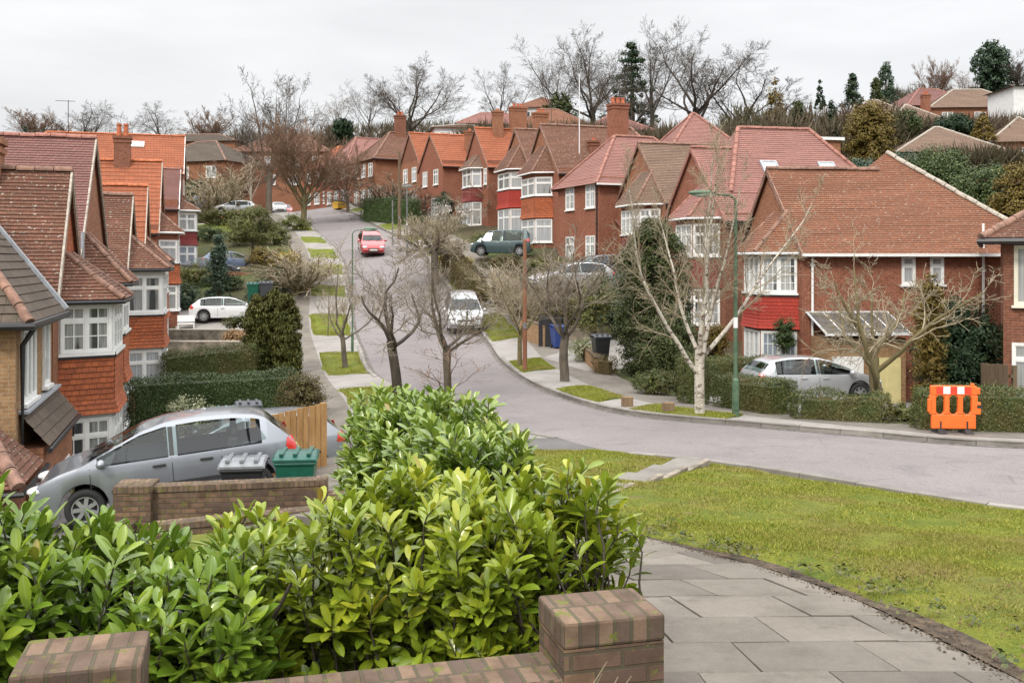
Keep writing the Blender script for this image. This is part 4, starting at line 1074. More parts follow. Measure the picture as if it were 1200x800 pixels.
hill_house('brick house behind the tall bare tree at the head of the street', 330, 178, 140, 13, 9, 3.0, 'tile_brown', 'brick_brown', th=0, wins=4)
hill_house('pale pebbledash house partly hidden by the round bare tree', 392, 196, 150, 10, 8, 2.6, 'tile_brown', 'cream_paint', th=16, wins=3)
hill_house('dark roofed house on the skyline above the left row', 215, 166, 150, 16, 9, 1.6, 'tile_grey', 'brick_brown', th=-8, wins=3)
# ------------------------------------------------------------------ bare trees
def tubes(polys, k):
    """polys: list of (pts, radii); returns V, F"""
    by = {}
    for p, r in polys: by.setdefault(len(p), []).append((p, r))
    Vs, Fs, off = [], [], 0
    for n, lst in by.items():
        P_ = np.array([q[0] for q in lst], float); R_ = np.array([q[1] for q in lst], float)
        B = len(lst)
        T = np.empty_like(P_); T[:, 1:-1] = P_[:, 2:] - P_[:, :-2]; T[:, 0] = P_[:, 1] - P_[:, 0]; T[:, -1] = P_[:, -1] - P_[:, -2]
        T /= np.linalg.norm(T, axis=2, keepdims=True) + 1e-9
        ref = np.where(np.abs(T[:, :1, 2:3]) > .9, np.array([1., 0, 0]), np.array([0., 0, 1]))
        A = np.cross(T, np.broadcast_to(ref, T.shape)); A /= np.linalg.norm(A, axis=2, keepdims=True) + 1e-9
        Bn = np.cross(T, A)
        an = 2 * PI * np.arange(k) / k
        ring = P_[:, :, None] + (A[:, :, None] * np.cos(an)[:, None] + Bn[:, :, None] * np.sin(an)[:, None]) * R_[:, :, None, None]
        Vs.append(ring.reshape(-1, 3))
        b = np.arange(B)[:, None, None] * n * k; i = np.arange(n - 1)[None, :, None] * k; j = np.arange(k)[None, None, :]
        j2 = (j + 1) % k
        f = np.stack([b + i + j2, b + i + j, b + i + k + j, b + i + k + j2], -1).reshape(-1, 4) + off
        Fs.append(f); off += B * n * k
    return np.concatenate(Vs), np.concatenate(Fs)
def vnorm(x, y, z):
    l = math.sqrt(x * x + y * y + z * z) + 1e-9; return (x / l, y / l, z / l)
def grow(seed, spec):
    rng = random.Random(seed); lv = spec['lv']; out = [[] for _ in lv]; rmin = spec.get('rmin', .006)
    def br(p, d, Ln, r, lev):
        s = lv[lev]; n = s['seg']; pts = [p]; rs = [r]; ds = [d]
        for i in range(n):
            w = s['wob']
            d = vnorm(d[0] + rng.gauss(0, w), d[1] + rng.gauss(0, w), d[2] + rng.gauss(0, w) * .7 + s['up'])
            p = (p[0] + d[0] * Ln / n, p[1] + d[1] * Ln / n, p[2] + d[2] * Ln / n)
            pts.append(p); ds.append(d); rs.append(max(rmin * .8, r * (1 - s['tp'] * (i + 1) / n)))
        out[lev].append((pts, rs))
        if lev + 1 >= len(lv): return
        c = lv[lev + 1]; k = max(1, int(round(c['n'] * rng.uniform(.8, 1.2)))); az0 = rng.uniform(0, 6.28)
        for j in range(k):
            f = c['st'] + (1 - c['st']) * (j + rng.random()) / k
            if j == k - 1 and c.get('tip', 1): f = 1.0
            q = f * n; i = min(int(q), n - 1); u = q - i
            a, b = pts[i], pts[i + 1]
            pp = tuple(a[m] + (b[m] - a[m]) * u for m in range(3)); rr = rs[i] + (rs[i + 1] - rs[i]) * u
            dd = ds[i + 1]
            ang = R(c['ang'] + rng.gauss(0, c['as'])); 
            if f == 1.0 and c.get('tip', 1): ang *= .4
            az = az0 + j * 2.4 + rng.uniform(-.5, .5)
            t = Vector(dd); ref = Vector((0, 0, 1)) if abs(dd[2]) < .9 else Vector((1, 0, 0))
            A = t.cross(ref).normalized(); Bv = t.cross(A)
            cd = t * math.cos(ang) + (A * math.cos(az) + Bv * math.sin(az)) * math.sin(ang)
            Lc = Ln * c['len'] * (1 - c.get('fall', .45) * f) * rng.uniform(.7, 1.3)
            br(pp, tuple(cd), Lc, max(rmin, rr * c['rr']), lev + 1)
    br((0, 0, -.15), vnorm(*spec.get('lean', (0, 0, 1))), spec['trunk'], spec['r'], 0)
    return out
def lvl(n=0, len=.6, ang=40, as_=10, st=.3, seg=4, wob=.12, up=.05, tp=.6, rr=.6, fall=.45, tip=1):
    return dict(n=n, len=len, ang=ang, seg=seg, wob=wob, up=up, tp=tp, rr=rr, fall=fall, tip=tip, st=st, **{'as': as_})
SPEC = {
 'oak': dict(trunk=3.6, r=.30, rmin=.010, lv=[lvl(seg=5, wob=.05, up=.1, tp=.25), lvl(7, 2.1, 48, 14, .55, 9, .13, .08, .8, .5, .25), lvl(8, .46, 46, 12, .2, 6, .17, .07, .72, .45), lvl(7, .6, 44, 12, .15, 5, .2, .05, .7, .45), lvl(5, .62, 42, 12, .15, 4, .22, .04, .6, .5), lvl(3, .6, 38, 12, .15, 3, .2, .02, .5, .6)]),
 'ash': dict(trunk=6.5, r=.25, rmin=.010, lv=[lvl(seg=6, wob=.05, up=.1, tp=.4), lvl(7, 1.25, 36, 9, .4, 8, .10, .09, .78, .45, .3), lvl(7, .46, 40, 10, .25, 6, .14, .08, .72, .45), lvl(6, .6, 40, 10, .2, 5, .17, .06, .7, .45), lvl(4, .62, 38, 10, .15, 4, .2, .05, .6, .5), lvl(3, .6, 34, 10, .1, 3, .2, .04, .5, .6)]),
 'round': dict(trunk=3.0, r=.24, rmin=.015, lv=[lvl(seg=4, wob=.04, up=.1, tp=.35), lvl(12, 1.9, 34, 9, .5, 6, .07, .05, .7, .42, .2), lvl(10, .42, 30, 8, .2, 4, .10, .06, .7, .5, .35), lvl(8, .52, 28, 8, .15, 4, .12, .05, .6, .6), lvl(7, .6, 26, 8, .1, 3, .14, .04, .5, .7)]),
 'street': dict(trunk=1.5, r=.08, rmin=.0045, lv=[lvl(seg=4, wob=.05, up=.1, tp=.2), lvl(6, 1.5, 40, 9, .8, 7, .11, .11, .72, .52, .1), lvl(6, .55, 38, 12, .2, 5, .15, .10, .7, .48), lvl(7, .62, 36, 12, .15, 4, .17, .09, .62, .52), lvl(5, .6, 34, 12, .15, 3, .2, .07, .5, .6)]),
 'cherry': dict(trunk=1.6, r=.10, rmin=.0045, lv=[lvl(seg=4, wob=.04, up=.1, tp=.15), lvl(5, 1.25, 54, 8, .85, 6, .2, .11, .64, .55, .1), lvl(7, .6, 44, 14, .2, 5, .21, .10, .7, .45), lvl(7, .62, 42, 14, .15, 4, .22, .09, .62, .5), lvl(6, .62, 38, 12, .1, 3, .22, .08, .5, .6)]),
 'birch': dict(trunk=1.5, r=.125, rmin=.0045, lv=[lvl(seg=4, wob=.02, up=.1, tp=.1), lvl(8, 2.6, 31, 8, .62, 10, .085, .055, .82, .48, .05), lvl(11, .30, 34, 10, .2, 6, .13, .06, .75, .42), lvl(8, .55, 34, 12, .12, 5, .18, .01, .6, .48), lvl(7, .62, 36, 12, .1, 4, .2, -.03, .5, .6)]),
 'pollard': dict(trunk=1.9, r=.17, rmin=.011, lv=[lvl(seg=4, wob=.05, up=.1, tp=.1), lvl(9, .85, 60, 12, .8, 5, .2, .06, .6, .5, .1), lvl(9, .75, 42, 14, .2, 4, .22, .08, .7, .5), lvl(8, .55, 38, 12, .15, 4, .22, .06, .6, .6), lvl(5, .5, 36, 10, .2, 3, .2, .04, .5, .7)]),
 'gnarl': dict(trunk=1.2, r=.10, rmin=.006, lean=(-.1, 0, 1), lv=[lvl(seg=3, wob=.06, up=.05, tp=.15), lvl(7, 1.75, 48, 14, .5, 8, .19, .07, .72, .55, .15), lvl(7, .5, 46, 16, .2, 6, .25, .02, .7, .48), lvl(6, .58, 44, 14, .15, 5, .26, .0, .6, .55), lvl(4, .6, 42, 12, .15, 4, .26, .0, .5, .65)]),
 'shrub': dict(trunk=.25, r=.09, rmin=.007, lv=[lvl(seg=2, wob=.05, up=.1, tp=.1), lvl(16, 5.5, 32, 12, .3, 5, .14, .06, .75, .32, .1), lvl(9, .5, 36, 12, .15, 4, .2, .05, .7, .5), lvl(8, .55, 36, 12, .12, 3, .22, .03, .6, .6)]),
 'sapling': dict(trunk=2.6, r=.03, rmin=.004, lv=[lvl(seg=5, wob=.05, up=.1, tp=.6), lvl(9, .5, 40, 10, .3, 5, .12, .08, .7, .5), lvl(6, .5, 38, 10, .2, 4, .16, .04, .6, .5), lvl(4, .5, 36, 10, .2, 3, .2, .02, .5, .6)]),
}
TREE_ME = {}
def tree_meshes(kind, seed, bark, twig, split=2):
    key = (kind, seed, bark, twig)
    if key not in TREE_ME:
        o = grow(seed, SPEC[kind])
        ks = [10, 7, 5, 4, 3, 3]
        def join(ls):
            Vs, Fs, off = [], [], 0
            for l in ls:
                if not o[l]: continue
                V, F_ = tubes(o[l], ks[l]); Vs.append(V); Fs.append(F_ + off); off += len(V)
            return np.concatenate(Vs), np.concatenate(Fs)
        V, F_ = join(range(split)); a = np_mesh('trunk', V, F_, bark, smooth=True, link=False)
        V, F_ = join(range(split, len(o))); b = np_mesh('crown', V, F_, twig, smooth=True, link=False)
        allz = max(p[2] for l in o for q in l for p in q[0]); allx = np.percentile([abs(p[0]) for l in o for q in l for p in q[0]], 97)
        TREE_ME[key] = (a, b, allz, allx)
    return TREE_ME[key]
def bare(name, label, px, d, H, kind, seed, bark='bark_grey', twig='twig_grey', W=None, rz=0, group=None, split=2, base=None, xy=None):
    """H = total height in m, W = crown width in m"""
    a, b, tz, tx = tree_meshes(kind, seed, bark, twig, split)
    if xy: x, y = xy
    else: x, y = PX(px, d), d
    z = gz(x, y) if base is None else base
    s = H / tz; sw_ = s if W is None else W / (2 * tx)
    t = thing(name, label, 'tree' if 'shrub' not in name else 'shrub', (x, y, z), rz, group)
    t.scale = (sw_, sw_, s)
    child('trunk', a, t); child('crown', b, t)
    return t

GS = 'bare street trees on the verges'
bare('street_tree', 'small bare tree with a slim trunk on the left verge beside a green lamp post', 405, 39, 5.3, 'street', 11, twig='twig_pale', W=3.6, group=GS)
bare('street_tree', 'bare tree with knobbly pruned limbs rising behind the laurel hedge, left of its neighbour', 467, 30, 4.6, 'cherry', 12, 'bark_dark', W=3.9, group=GS, rz=.6)
bare('street_tree', 'bare thin forked tree standing in front of the parked silver people carrier', 526, 29, 4.2, 'cherry', 13, 'bark_grey', W=2.9, group=GS, rz=2)
bare('street_tree', 'bare many stemmed tree on the right verge beside the brown wooden pole', 662, 33.2, 5.2, 'street', 14, 'bark_grey', 'twig_grey', W=4.7, group=GS, rz=1)
bare('street_tree', 'bare twiggy tree just behind the brown wooden pole', 609, 37.2, 4.5, 'street', 15, 'bark_olive', 'twig_pale', W=2.9, group=GS, rz=2.4)
bare('street_tree', 'squat pollarded tree with a thick pale trunk up the right verge', 510, 63, 4.6, 'pollard', 16, 'bark_grey', 'twig_pale', W=4.4, group=GS)
bare('street_tree', 'bare upright tree on a grass square by the bend of the road', 408, 104, 8.2, 'round', 17, 'bark_brown', 'twig_red', W=4.6, group=GS)
bare('sapling', 'young whip thin tree on a left verge square behind the small bare tree', 384, 50.5, 3.2, 'sapling', 18)
bare('sapling', 'leafless thin sapling sprouting behind the top of the laurel hedge', 533, 24.6, 2.3, 'sapling', 19, 'bark_brown', 'twig_red', W=2.0)
bare('silver_birch', 'white barked birch with many rising limbs beside the tall green lamp post', 820, 25, 7.2, 'birch', 4, 'bark_birch', 'twig_pale', W=5.0, rz=.9)
bare('gnarled_tree', 'low gnarled bare tree spreading over the front hedge near the orange barrier', 1034, 24.8, 4.9, 'gnarl', 25, 'bark_olive', 'twig_pale', W=4.7, rz=-.6)
bare('bare_shrub', 'tangle of bare twigs on the left footway edge below the round palm', 348, 62, 3.4, 'shrub', 31, 'bark_olive', 'twig_pale', W=5.5)
bare('bare_shrub', 'bare brown shrub hedge in front of the house with the broad brown roof', 615, 52, 4.0, 'shrub', 32, 'bark_olive', 'twig_pale', W=6.5)
bare('bare_shrub', 'bare brown shrub in front of the four narrow windowed brick house', 672, 49, 3.6, 'shrub', 33, 'bark_olive', 'twig_grey', W=6.0)
bare('bare_shrub', 'bare bush with a round head between the pale blossom bush and the orange roofed house', 590, 86, 4.0, 'shrub', 34, 'bark_olive', 'twig_pale', W=6)
bare('bare_shrub', 'sprawling grey twig shrub by the hedge of the far right houses', 455, 95, 4.2, 'shrub', 31, 'bark_grey', 'twig_grey', W=9, rz=2)
bare('round_tree', 'round brown tree with dense fine twigs at the top left of the street', 356, 92, 10.6, 'round', 41, 'bark_olive', 'twig_red', W=6.6)
bare('tall_tree', 'tall dark bare tree rising above the round brown one at the head of the street', 315, 112, 16.2, 'oak', 57, 'bark_grey', 'twig_dark', W=11.0, rz=1.3)
bare('willow', 'yellow green bare willow spreading above the far left lawn', 252, 100, 7.0, 'shrub', 35, 'bark_olive', 'twig_pale', W=8.5)
bare('slender_birch', 'slender pale birch right of the yellow green willow', 293, 104, 8.0, 'ash', 43, 'bark_birch', 'twig_red', W=4)
bare('bare_shrub', 'reddish bare shrub in the gap beside the slender pale birch', 275, 112, 6.5, 'round', 44, 'bark_brown', 'twig_red', W=8)
GB = 'bare trees along the skyline'
def sky_tree(label, px, py_top, d, W_px, kind, seed, twig='twig_dark', py_base=None, rz=0, name='skyline_tree', bark='bark_dark'):
    x = PX(px, d); z0 = gz(x, d)
    if py_base: z0 = PZ(py_base, d)
    H = (PZ(py_top, d) - z0) * 1.08
    return bare(name, label, px, d, H, kind, seed, bark, twig, 1.12 * W_px / 1200 * d, rz, GB, base=z0)
sky_tree('wide bare oak on the left skyline behind the tall aerial', 100, 122, 185, 82, 'oak', 51, py_base=185)
sky_tree('wide bare oak on the left skyline right of the twin pot chimney', 190, 123, 180, 92, 'oak', 52, py_base=185, rz=1)
sky_tree('big bare oak with heavy boughs above the orange roofs', 478, 74, 165, 100, 'oak', 53, py_base=172, rz=2)
sky_tree('bushy bare tree tucked against the left side of the big oak', 432, 100, 172, 50, 'ash', 54, py_base=168)
sky_tree('round headed bare oak standing alone between the big oak and the conifer group', 586, 78, 175, 66, 'oak', 52, py_base=160, rz=3.3)
sky_tree('faint pale bare tree left of the big oak above the red roofs', 393, 112, 230, 46, 'ash', 43, 'twig_grey', 165)
sky_tree('wide bare tree on the left of the tall dark spruce', 695, 38, 148, 120, 'oak', 51, py_base=165, rz=4)
sky_tree('leaning thin bare tree at the left end of the hilltop group', 650, 68, 155, 60, 'ash', 54, py_base=160, rz=2)
sky_tree('bare tree entwined behind the tall dark spruce', 765, 38, 150, 90, 'ash', 42, py_base=165, rz=4)
sky_tree('tallest bare tree with a bold bare trunk right of the spruce', 815, 30, 140, 92, 'oak', 55, py_base=172, rz=.4)
sky_tree('bare tree with wide fan of twigs right of the tallest one', 872, 68, 142, 96, 'ash', 56, py_base=180, rz=1.1)
sky_tree('pinkish birch clump behind the hill roofs left of the white house', 1100, 70, 170, 46, 'round', 44, 'twig_red', 130)
sky_tree('pinkish thin bare tree between the birch clump and the tall right conifer', 1128, 82, 175, 36, 'ash', 43, 'twig_red', 128, rz=2)
sky_tree('dark bare bushy tree at the extreme right edge of the skyline', 1196, 58, 165, 44, 'round', 17, 'twig_dark', 118)
sky_tree('bare tree leaning over the ridge between the tallest bare tree and the spruce', 742, 80, 132, 80, 'oak', 53, py_base=172, rz=5)
sky_tree('grey bare tree peeping over the roofs left of the bare oak group', 48, 128, 200, 44, 'round', 41, 'twig_red', 180)
sky_tree('brown bare trees between the slate roof and the tall bare tree', 248, 130, 170, 60, 'round', 44, 'twig_red', 185, rz=1)

# ------------------------------------------------------------------ leaf clouds
def leaf_quads(P_, N_, L_, W_, rng, up=0):
    """diamond leaves; P_ centres, N_ leaf normals"""
    n = len(P_)
    N_ = N_ / (np.linalg.norm(N_, axis=1, keepdims=True) + 1e-9)
    t = rng.normal(size=(n, 3)) + (0, 0, up); t -= N_ * (t * N_).sum(1, keepdims=True); t /= np.linalg.norm(t, axis=1, keepdims=True) + 1e-9
    b = np.cross(N_, t)
    L_ = (np.broadcast_to(L_, n) * rng.uniform(.7, 1.3, n))[:, None]; W_ = (np.broadcast_to(W_, n) * rng.uniform(.7, 1.3, n))[:, None]
    V = np.stack([P_ - t * L_ / 2, P_ + b * W_ / 2 + t * L_ * .05, P_ + t * L_ / 2 - N_ * L_ * .12, P_ - b * W_ / 2 + t * L_ * .05], 1).reshape(-1, 3)
    return V, np.arange(4 * n).reshape(-1, 4)
def ball(n, rng):
    v = rng.normal(size=(n, 3)); return v / np.linalg.norm(v, axis=1, keepdims=True)
def crown_cloud(rng, shape, dims, nclump, nleaf, cr):
    """leaf centres and normals gathered in clumps through a crown shape standing on z=0"""
    rx, ry, h = dims
    u = ball(nclump, rng)
    if shape == 'ball':
        rad = rng.uniform(.55, 1., nclump) ** .6
        C_ = u * rad[:, None]; C_[:, 2] = C_[:, 2] * .5 + .5
        C_ = C_ * (rx, ry, h)
    elif shape == 'cone':
        t = 1 - np.sqrt(rng.uniform(0, 1, nclump)); a = rng.uniform(0, 2 * PI, nclump)
        q = (1 - t) * rng.uniform(.5, 1.05, nclump) ** .5
        C_ = np.c_[np.cos(a) * q * rx, np.sin(a) * q * ry, t * h * .97 + .03 * h]
    elif shape == 'column':
        t = rng.uniform(0, 1, nclump); a = rng.uniform(0, 2 * PI, nclump)
        q = np.minimum(1, (1 - t) * 3.0 + .25) * (.75 + .25 * np.minimum(1, t * 4)) * rng.uniform(.6, 1., nclump) ** .5
        C_ = np.c_[np.cos(a) * q * rx, np.sin(a) * q * ry, t * h]
    elif shape == 'tier':   # open spruce: drooping whorls
        t = np.floor(rng.uniform(0, 1, nclump) ** 1.2 * 14) / 14; a = rng.uniform(0, 2 * PI, nclump)
        q = (1 - t) ** .8 * rng.uniform(.15, 1.05, nclump) ** .6 * (.8 + .3 * np.sin(a * 3 + t * 20))
        C_ = np.c_[np.cos(a) * q * rx, np.sin(a) * q * ry, t * h * .95 + .06 * h - q * h * .05]
    k = rng.integers(0, nclump, nleaf)
    v = ball(nleaf, rng); r = rng.uniform(0, 1, nleaf) ** .45
    s = cr * rng.uniform(.6, 1.3, nclump)[k]
    Pp = C_[k] + v * (r * s)[:, None] * (1, 1, .8)
    nn = v * .8 + u[k] * .3 + rng.normal(size=(nleaf, 3)) * .5 + (0, 0, .5)
    return Pp, nn
def evergreen(name, label, px, d, dims, shape, mat, n, leaf, nclump=90, cr=None, seed=1, cat='tree', z0=None, group=None, trunk=True, xy=None, aspect=.5, bark='bark_brown', lift=0.):
    rng = np.random.default_rng(seed)
    x, y = xy if xy else (PX(px, d), d)
    z = gz(x, y) if z0 is None else z0
    t = thing(name, label, cat, (x, y, z), 0, group)
    cr = cr or max(.12, .28 * min(dims[0], dims[1]))
    P_, N_ = crown_cloud(rng, shape, dims, nclump, n, cr)
    k = len(P_) // 7
    leaf = np.full(len(P_), leaf); ctr = np.array([0, 0, dims[2] * (.5 if shape == 'ball' else .35)])
    if shape in ('ball', 'column') and aspect > .2:      # coarser leafy twigs filling the inside
        sh = .62 if shape == 'ball' else np.array([.5, .5, .86])
        P_[:k] = (P_[:k] - ctr) * sh + ctr; leaf[:k] *= 3.2
    P_[:, 2] += lift
    V, F_ = leaf_quads(P_, N_, leaf, leaf * aspect, rng, 3. if mat == 'leaf_cypress' else 0)
    np_mesh('crown' if trunk else 'foliage', V, F_, mat, t)
    mb = MB(); r = max(.02, dims[0] * .09)
    if trunk:
        mb.tube([(0, 0, -.2), (0.02 * dims[0], 0, dims[2] * .4), (0, .02, dims[2] * .82 + lift)], [r, r * .7, r * .2], 7); mb.build('trunk', bark, t)
    else:
        rr = random.Random(seed)
        for i in range(7):
            a = rr.uniform(0, 6.28); q = rr.uniform(.2, .7)
            mb.tube([(0, 0, -.1), (math.cos(a) * dims[0] * q * .5, math.sin(a) * dims[1] * q * .5, dims[2] * .4), (math.cos(a) * dims[0] * q, math.sin(a) * dims[1] * q, dims[2] * .8)], [.025, .018, .008], 5)
        mb.build('stems', bark, t)
    return t
def clipped(name, label, p0, p1, w, h, mat, leaf=.05, dens=420, seed=1, roundness=.25, group=None, z0=None, z1=None, cat='hedge', wob=.06, top_mat=None):
    """trimmed hedge from p0 to p1 (x,y): a dense body of leaves on a twiggy core"""
    rng = np.random.default_rng(seed)
    p0, p1 = np.array(p0, float), np.array(p1, float); Ln = np.linalg.norm(p1 - p0); ax = (p1 - p0) / Ln; nm = np.array([-ax[1], ax[0]])
    za = gz(*p0) if z0 is None else z0; zb = gz(*p1) if z1 is None else z1
    area = Ln * (2 * h + w) + 2 * w * h; n = int(area * dens)
    # sample a rounded box profile: perimeter parameter
    def surf(n, inset=0):
        u = rng.uniform(0, 1, n); pick = rng.uniform(0, 1, n)
        ends = pick < 2 * w * h / area
        s = rng.uniform(0, 1, n) * (2 * h + w)
        a = np.where(s < h, -w / 2, np.where(s < h + w, s - h - w / 2, w / 2)); zz = np.where(s < h, s, np.where(s < h + w, h, 2 * h + w - s))
        na = np.where(s < h, -1., np.where(s < h + w, 0, 1.)); nz = np.where((s >= h) & (s < h + w), 1., 0)
        uu = u * Ln
        e = ends; uu = np.where(e, np.where(u < .5, 0, Ln), uu)
        a = np.where(e, rng.uniform(-w / 2, w / 2, n), a); zz = np.where(e, rng.uniform(0, h, n), zz); nu = np.where(e, np.where(u < .5, -1., 1.), 0)
        na = np.where(e, 0, na); nz = np.where(e, 0, nz)
        # rounded shoulders
        rr = roundness * min(w, h)
        cz = np.clip(zz, None, h - rr); ca = np.clip(a, -w / 2 + rr, w / 2 - rr); cu = np.clip(uu, rr, Ln - rr)
        v = np.c_[uu - cu, a - ca, zz - cz]; l = np.linalg.norm(v, axis=1, keepdims=True)
        v = np.where(l > rr, v / (l + 1e-9) * rr, v)
        q = np.c_[cu, ca, cz] + v
        lump = np.array([math.sin(x_ * 2.1 + seed) * math.sin(z_ * 3.3 + y_ * 4 + seed * 2) + .6 * math.sin(x_ * 5.7 + z_ * 4.1) for x_, y_, z_ in q]) * wob if wob else 0
        nr = np.c_[nu, na, nz] + v * 1.5 / max(rr, .01) * .5
        nr /= np.linalg.norm(nr, axis=1, keepdims=True) + 1e-9
        return q + nr * (np.asarray(lump) - inset)[:, None], nr
    q, nr = surf(n)
    q += nr * (rng.normal(-.3, .8, n) * leaf)[:, None]
    nl = nr + rng.normal(size=(n, 3)) * .55 + (0, 0, .25)
    to = lambda q: np.c_[q[:, 0] * ax[0] + q[:, 1] * nm[0], q[:, 0] * ax[1] + q[:, 1] * nm[1], q[:, 2] + (zb - za) * q[:, 0] / Ln]
    rot = lambda v: np.c_[v[:, 0] * ax[0] + v[:, 1] * nm[0], v[:, 0] * ax[1] + v[:, 1] * nm[1], v[:, 2]]
    V, F_ = leaf_quads(to(q), rot(nl), leaf, leaf * .55, rng)
    # twigs sticking out of the trim
    t = thing(name, label, cat, (p0[0], p0[1], za), 0, group)
    np_mesh('foliage', V, F_, mat, t)
    i = .12 + leaf * 1.5
    mb = MB(); c = np.array([[i, -w / 2 + i, -.3], [Ln - i, -w / 2 + i, -.3], [Ln - i, w / 2 - i, -.3], [i, w / 2 - i, -.3], [i, -w / 2 + i, h - i], [Ln - i, -w / 2 + i, h - i], [Ln - i, w / 2 - i, h - i], [i, w / 2 - i, h - i]])
    mb.add(to(c), [(3, 2, 1, 0), (4, 5, 6, 7), (0, 1, 5, 4), (1, 2, 6, 5), (2, 3, 7, 6), (3, 0, 4, 7)])
    mb.build('branches', mat, t)
    return t
def XY(px, d): return (PX(px, d), d)
# ---- left side hedges and garden planting
clipped('clipped_hedge', 'tall dark clipped hedge behind the wheelie bins in the second left garden', XY(150, 29.5), XY(350, 31), 1.0, 1.95, 'leaf_hedge', .055, 900, 2, z0=-5.35, z1=-5.28)
evergreen('clipped_bush', 'rounded pale clipped bush at the footway end of the tall dark hedge', 353, 27.5, (.68, .68, 1.35), 'ball', 'leaf_brownhedge', 9000, .05, 160, .16, 3, 'bush', z0=-4.35, trunk=False)
clipped('clipped_hedge', 'brown topped clipped hedge below the low stone wall on the left', XY(188, 37.5), XY(302, 38.5), 1.0, 1.35, 'leaf_privet', .055, 900, 4, z0=-4.75, z1=-4.45)
for i, (px, d, r, h) in enumerate(((302, 39.5, .50, 3.2), (320, 39.6, .55, 3.4), (336, 39.2, .48, 3.25), (345, 39, .22, 1.5))):
    lab = ['cypress column on the left of the clump by the footway', 'broadest cypress column in the middle of the footway clump', 'cypress column on the footway side of the clump', 'stunted small cypress at the foot of the tall columns'][i]
    evergreen('cypress', lab, px, d, (r, r, h), 'column', 'leaf_cypress', 17000 if h > 2 else 2500, .16, 260, .15, 20 + i, z0=-4.6, group='cypress columns by the left footway', aspect=.24)
evergreen('variegated_shrub', 'pale variegated shrub in front of the tall dark hedge', 222, 26.8, (.75, .7, 1.25), 'ball', 'leaf_pale', 3500, .06, 60, .2, 5, 'shrub', z0=-4.75, trunk=False)
clipped('clipped_hedge', 'low dark clipped hedge behind the white hatchback on the left drive', XY(208, 66), XY(288, 67), 1.0, 1.3, 'leaf_hedge', .08, 260, 6, z0=-2.65, z1=-2.65)
evergreen('dark_conifer', 'dark layered conifer standing behind the white hatchback', 256, 62, (1.15, 1.15, 3.9), 'tier', 'leaf_blue', 5000, .15, 120, .3, 7, z0=-2.3)
evergreen('cordyline', 'round headed spiky palm above the parked dark cars on the left', 296, 72, (1.55, 1.4, 2.6), 'ball', 'leaf_olive', 5200, .42, 60, .5, 8, z0=.1, lift=1.0, aspect=.1)
evergreen('dark_shrub', 'dark spreading shrub by the footway above the cypress columns', 306, 58, (.9, .8, 1.9), 'ball', 'leaf_conifer', 3200, .1, 60, .3, 9, 'shrub', trunk=False)
evergreen('garden_shrub', 'low green shrub beside the steps left of the white hatchback', 216, 60, (1.1, .8, 1.5), 'ball', 'leaf_blue', 2600, .1, 50, .3, 10, 'shrub', z0=-2.9, trunk=False)
evergreen('garden_shrub', 'brown and green garden shrub at the nose of the white hatchback', 285, 53.5, (1.2, .8, .9), 'ball', 'leaf_privet', 2600, .09, 40, .25, 11, 'shrub', z0=-3.7, trunk=False)
evergreen('garden_shrub', 'dull olive shrub near the footway behind the spiky palm', 322, 80, (1.3, 1, 1.6), 'ball', 'leaf_olive', 2200, .12, 50, .35, 12, 'shrub', trunk=False)
evergreen('leaf_pile', 'heap of dead brown leaves on the low stone wall', 278, 48, (.75, .4, 1.0), 'ball', 'leaf_dead', 2500, .09, 60, .2, 13, 'leaves', z0=-4.2, trunk=False)
evergreen('ivy_bank', 'dark ivy bank below the slate roofed house on the far left', 226, 112, (2.2, 1.5, 5.0), 'ball', 'leaf_hedge', 2600, .3, 50, .7, 14, 'bush', trunk=False)
evergreen('garden_shrub', 'olive shrub low among the far left parked cars', 262, 92, (2.4, 1.5, 1.6), 'ball', 'leaf_olive', 2200, .16, 50, .4, 15, 'shrub', trunk=False)
evergreen('garden_shrub', 'yellowish shrub left of the round brown tree on the far bank', 283, 98, (2.0, 1.5, 2.2), 'ball', 'leaf_gold', 2000, .18, 50, .4, 16, 'shrub', trunk=False)
for i, (px, d, rx, h, mt, z) in enumerate(((228, 66.5, 1.5, 1.5, 'leaf_olive', None), (262, 64.5, 1.3, 1.2, 'leaf_hedge', None), (312, 70, 1.5, 1.8, 'leaf_gold', None), (336, 70, 1.1, 1.2, 'leaf_yellow', None), (322, 63, 1.2, 1.8, 'leaf_hedge', None), (285, 80, 1.8, 1.3, 'leaf_olive', None), (238, 82, 2.2, 1.4, 'leaf_hedge', None), (345, 88, 1.6, 1.4, 'leaf_olive', None))):
    lab = ['olive shrub left of the dark conifer in the left gardens', 'rounded green shrub right of the dark conifer below the spiky palm', 'golden shrub between the spiky palm and the footway', 'small yellow shrub on the footway edge near the spiky palm', 'dark shrub just above the bins by the left footway', 'olive shrub right behind the blue parked car', 'wide dark shrub behind the dark parked car', 'olive shrub at the foot of the round brown tree'][i]
    evergreen('garden_shrub', lab, px, d, (rx, rx * .7, h), 'ball', mt, 3200, .1, 60, .3, 130 + i, 'shrub', trunk=False)
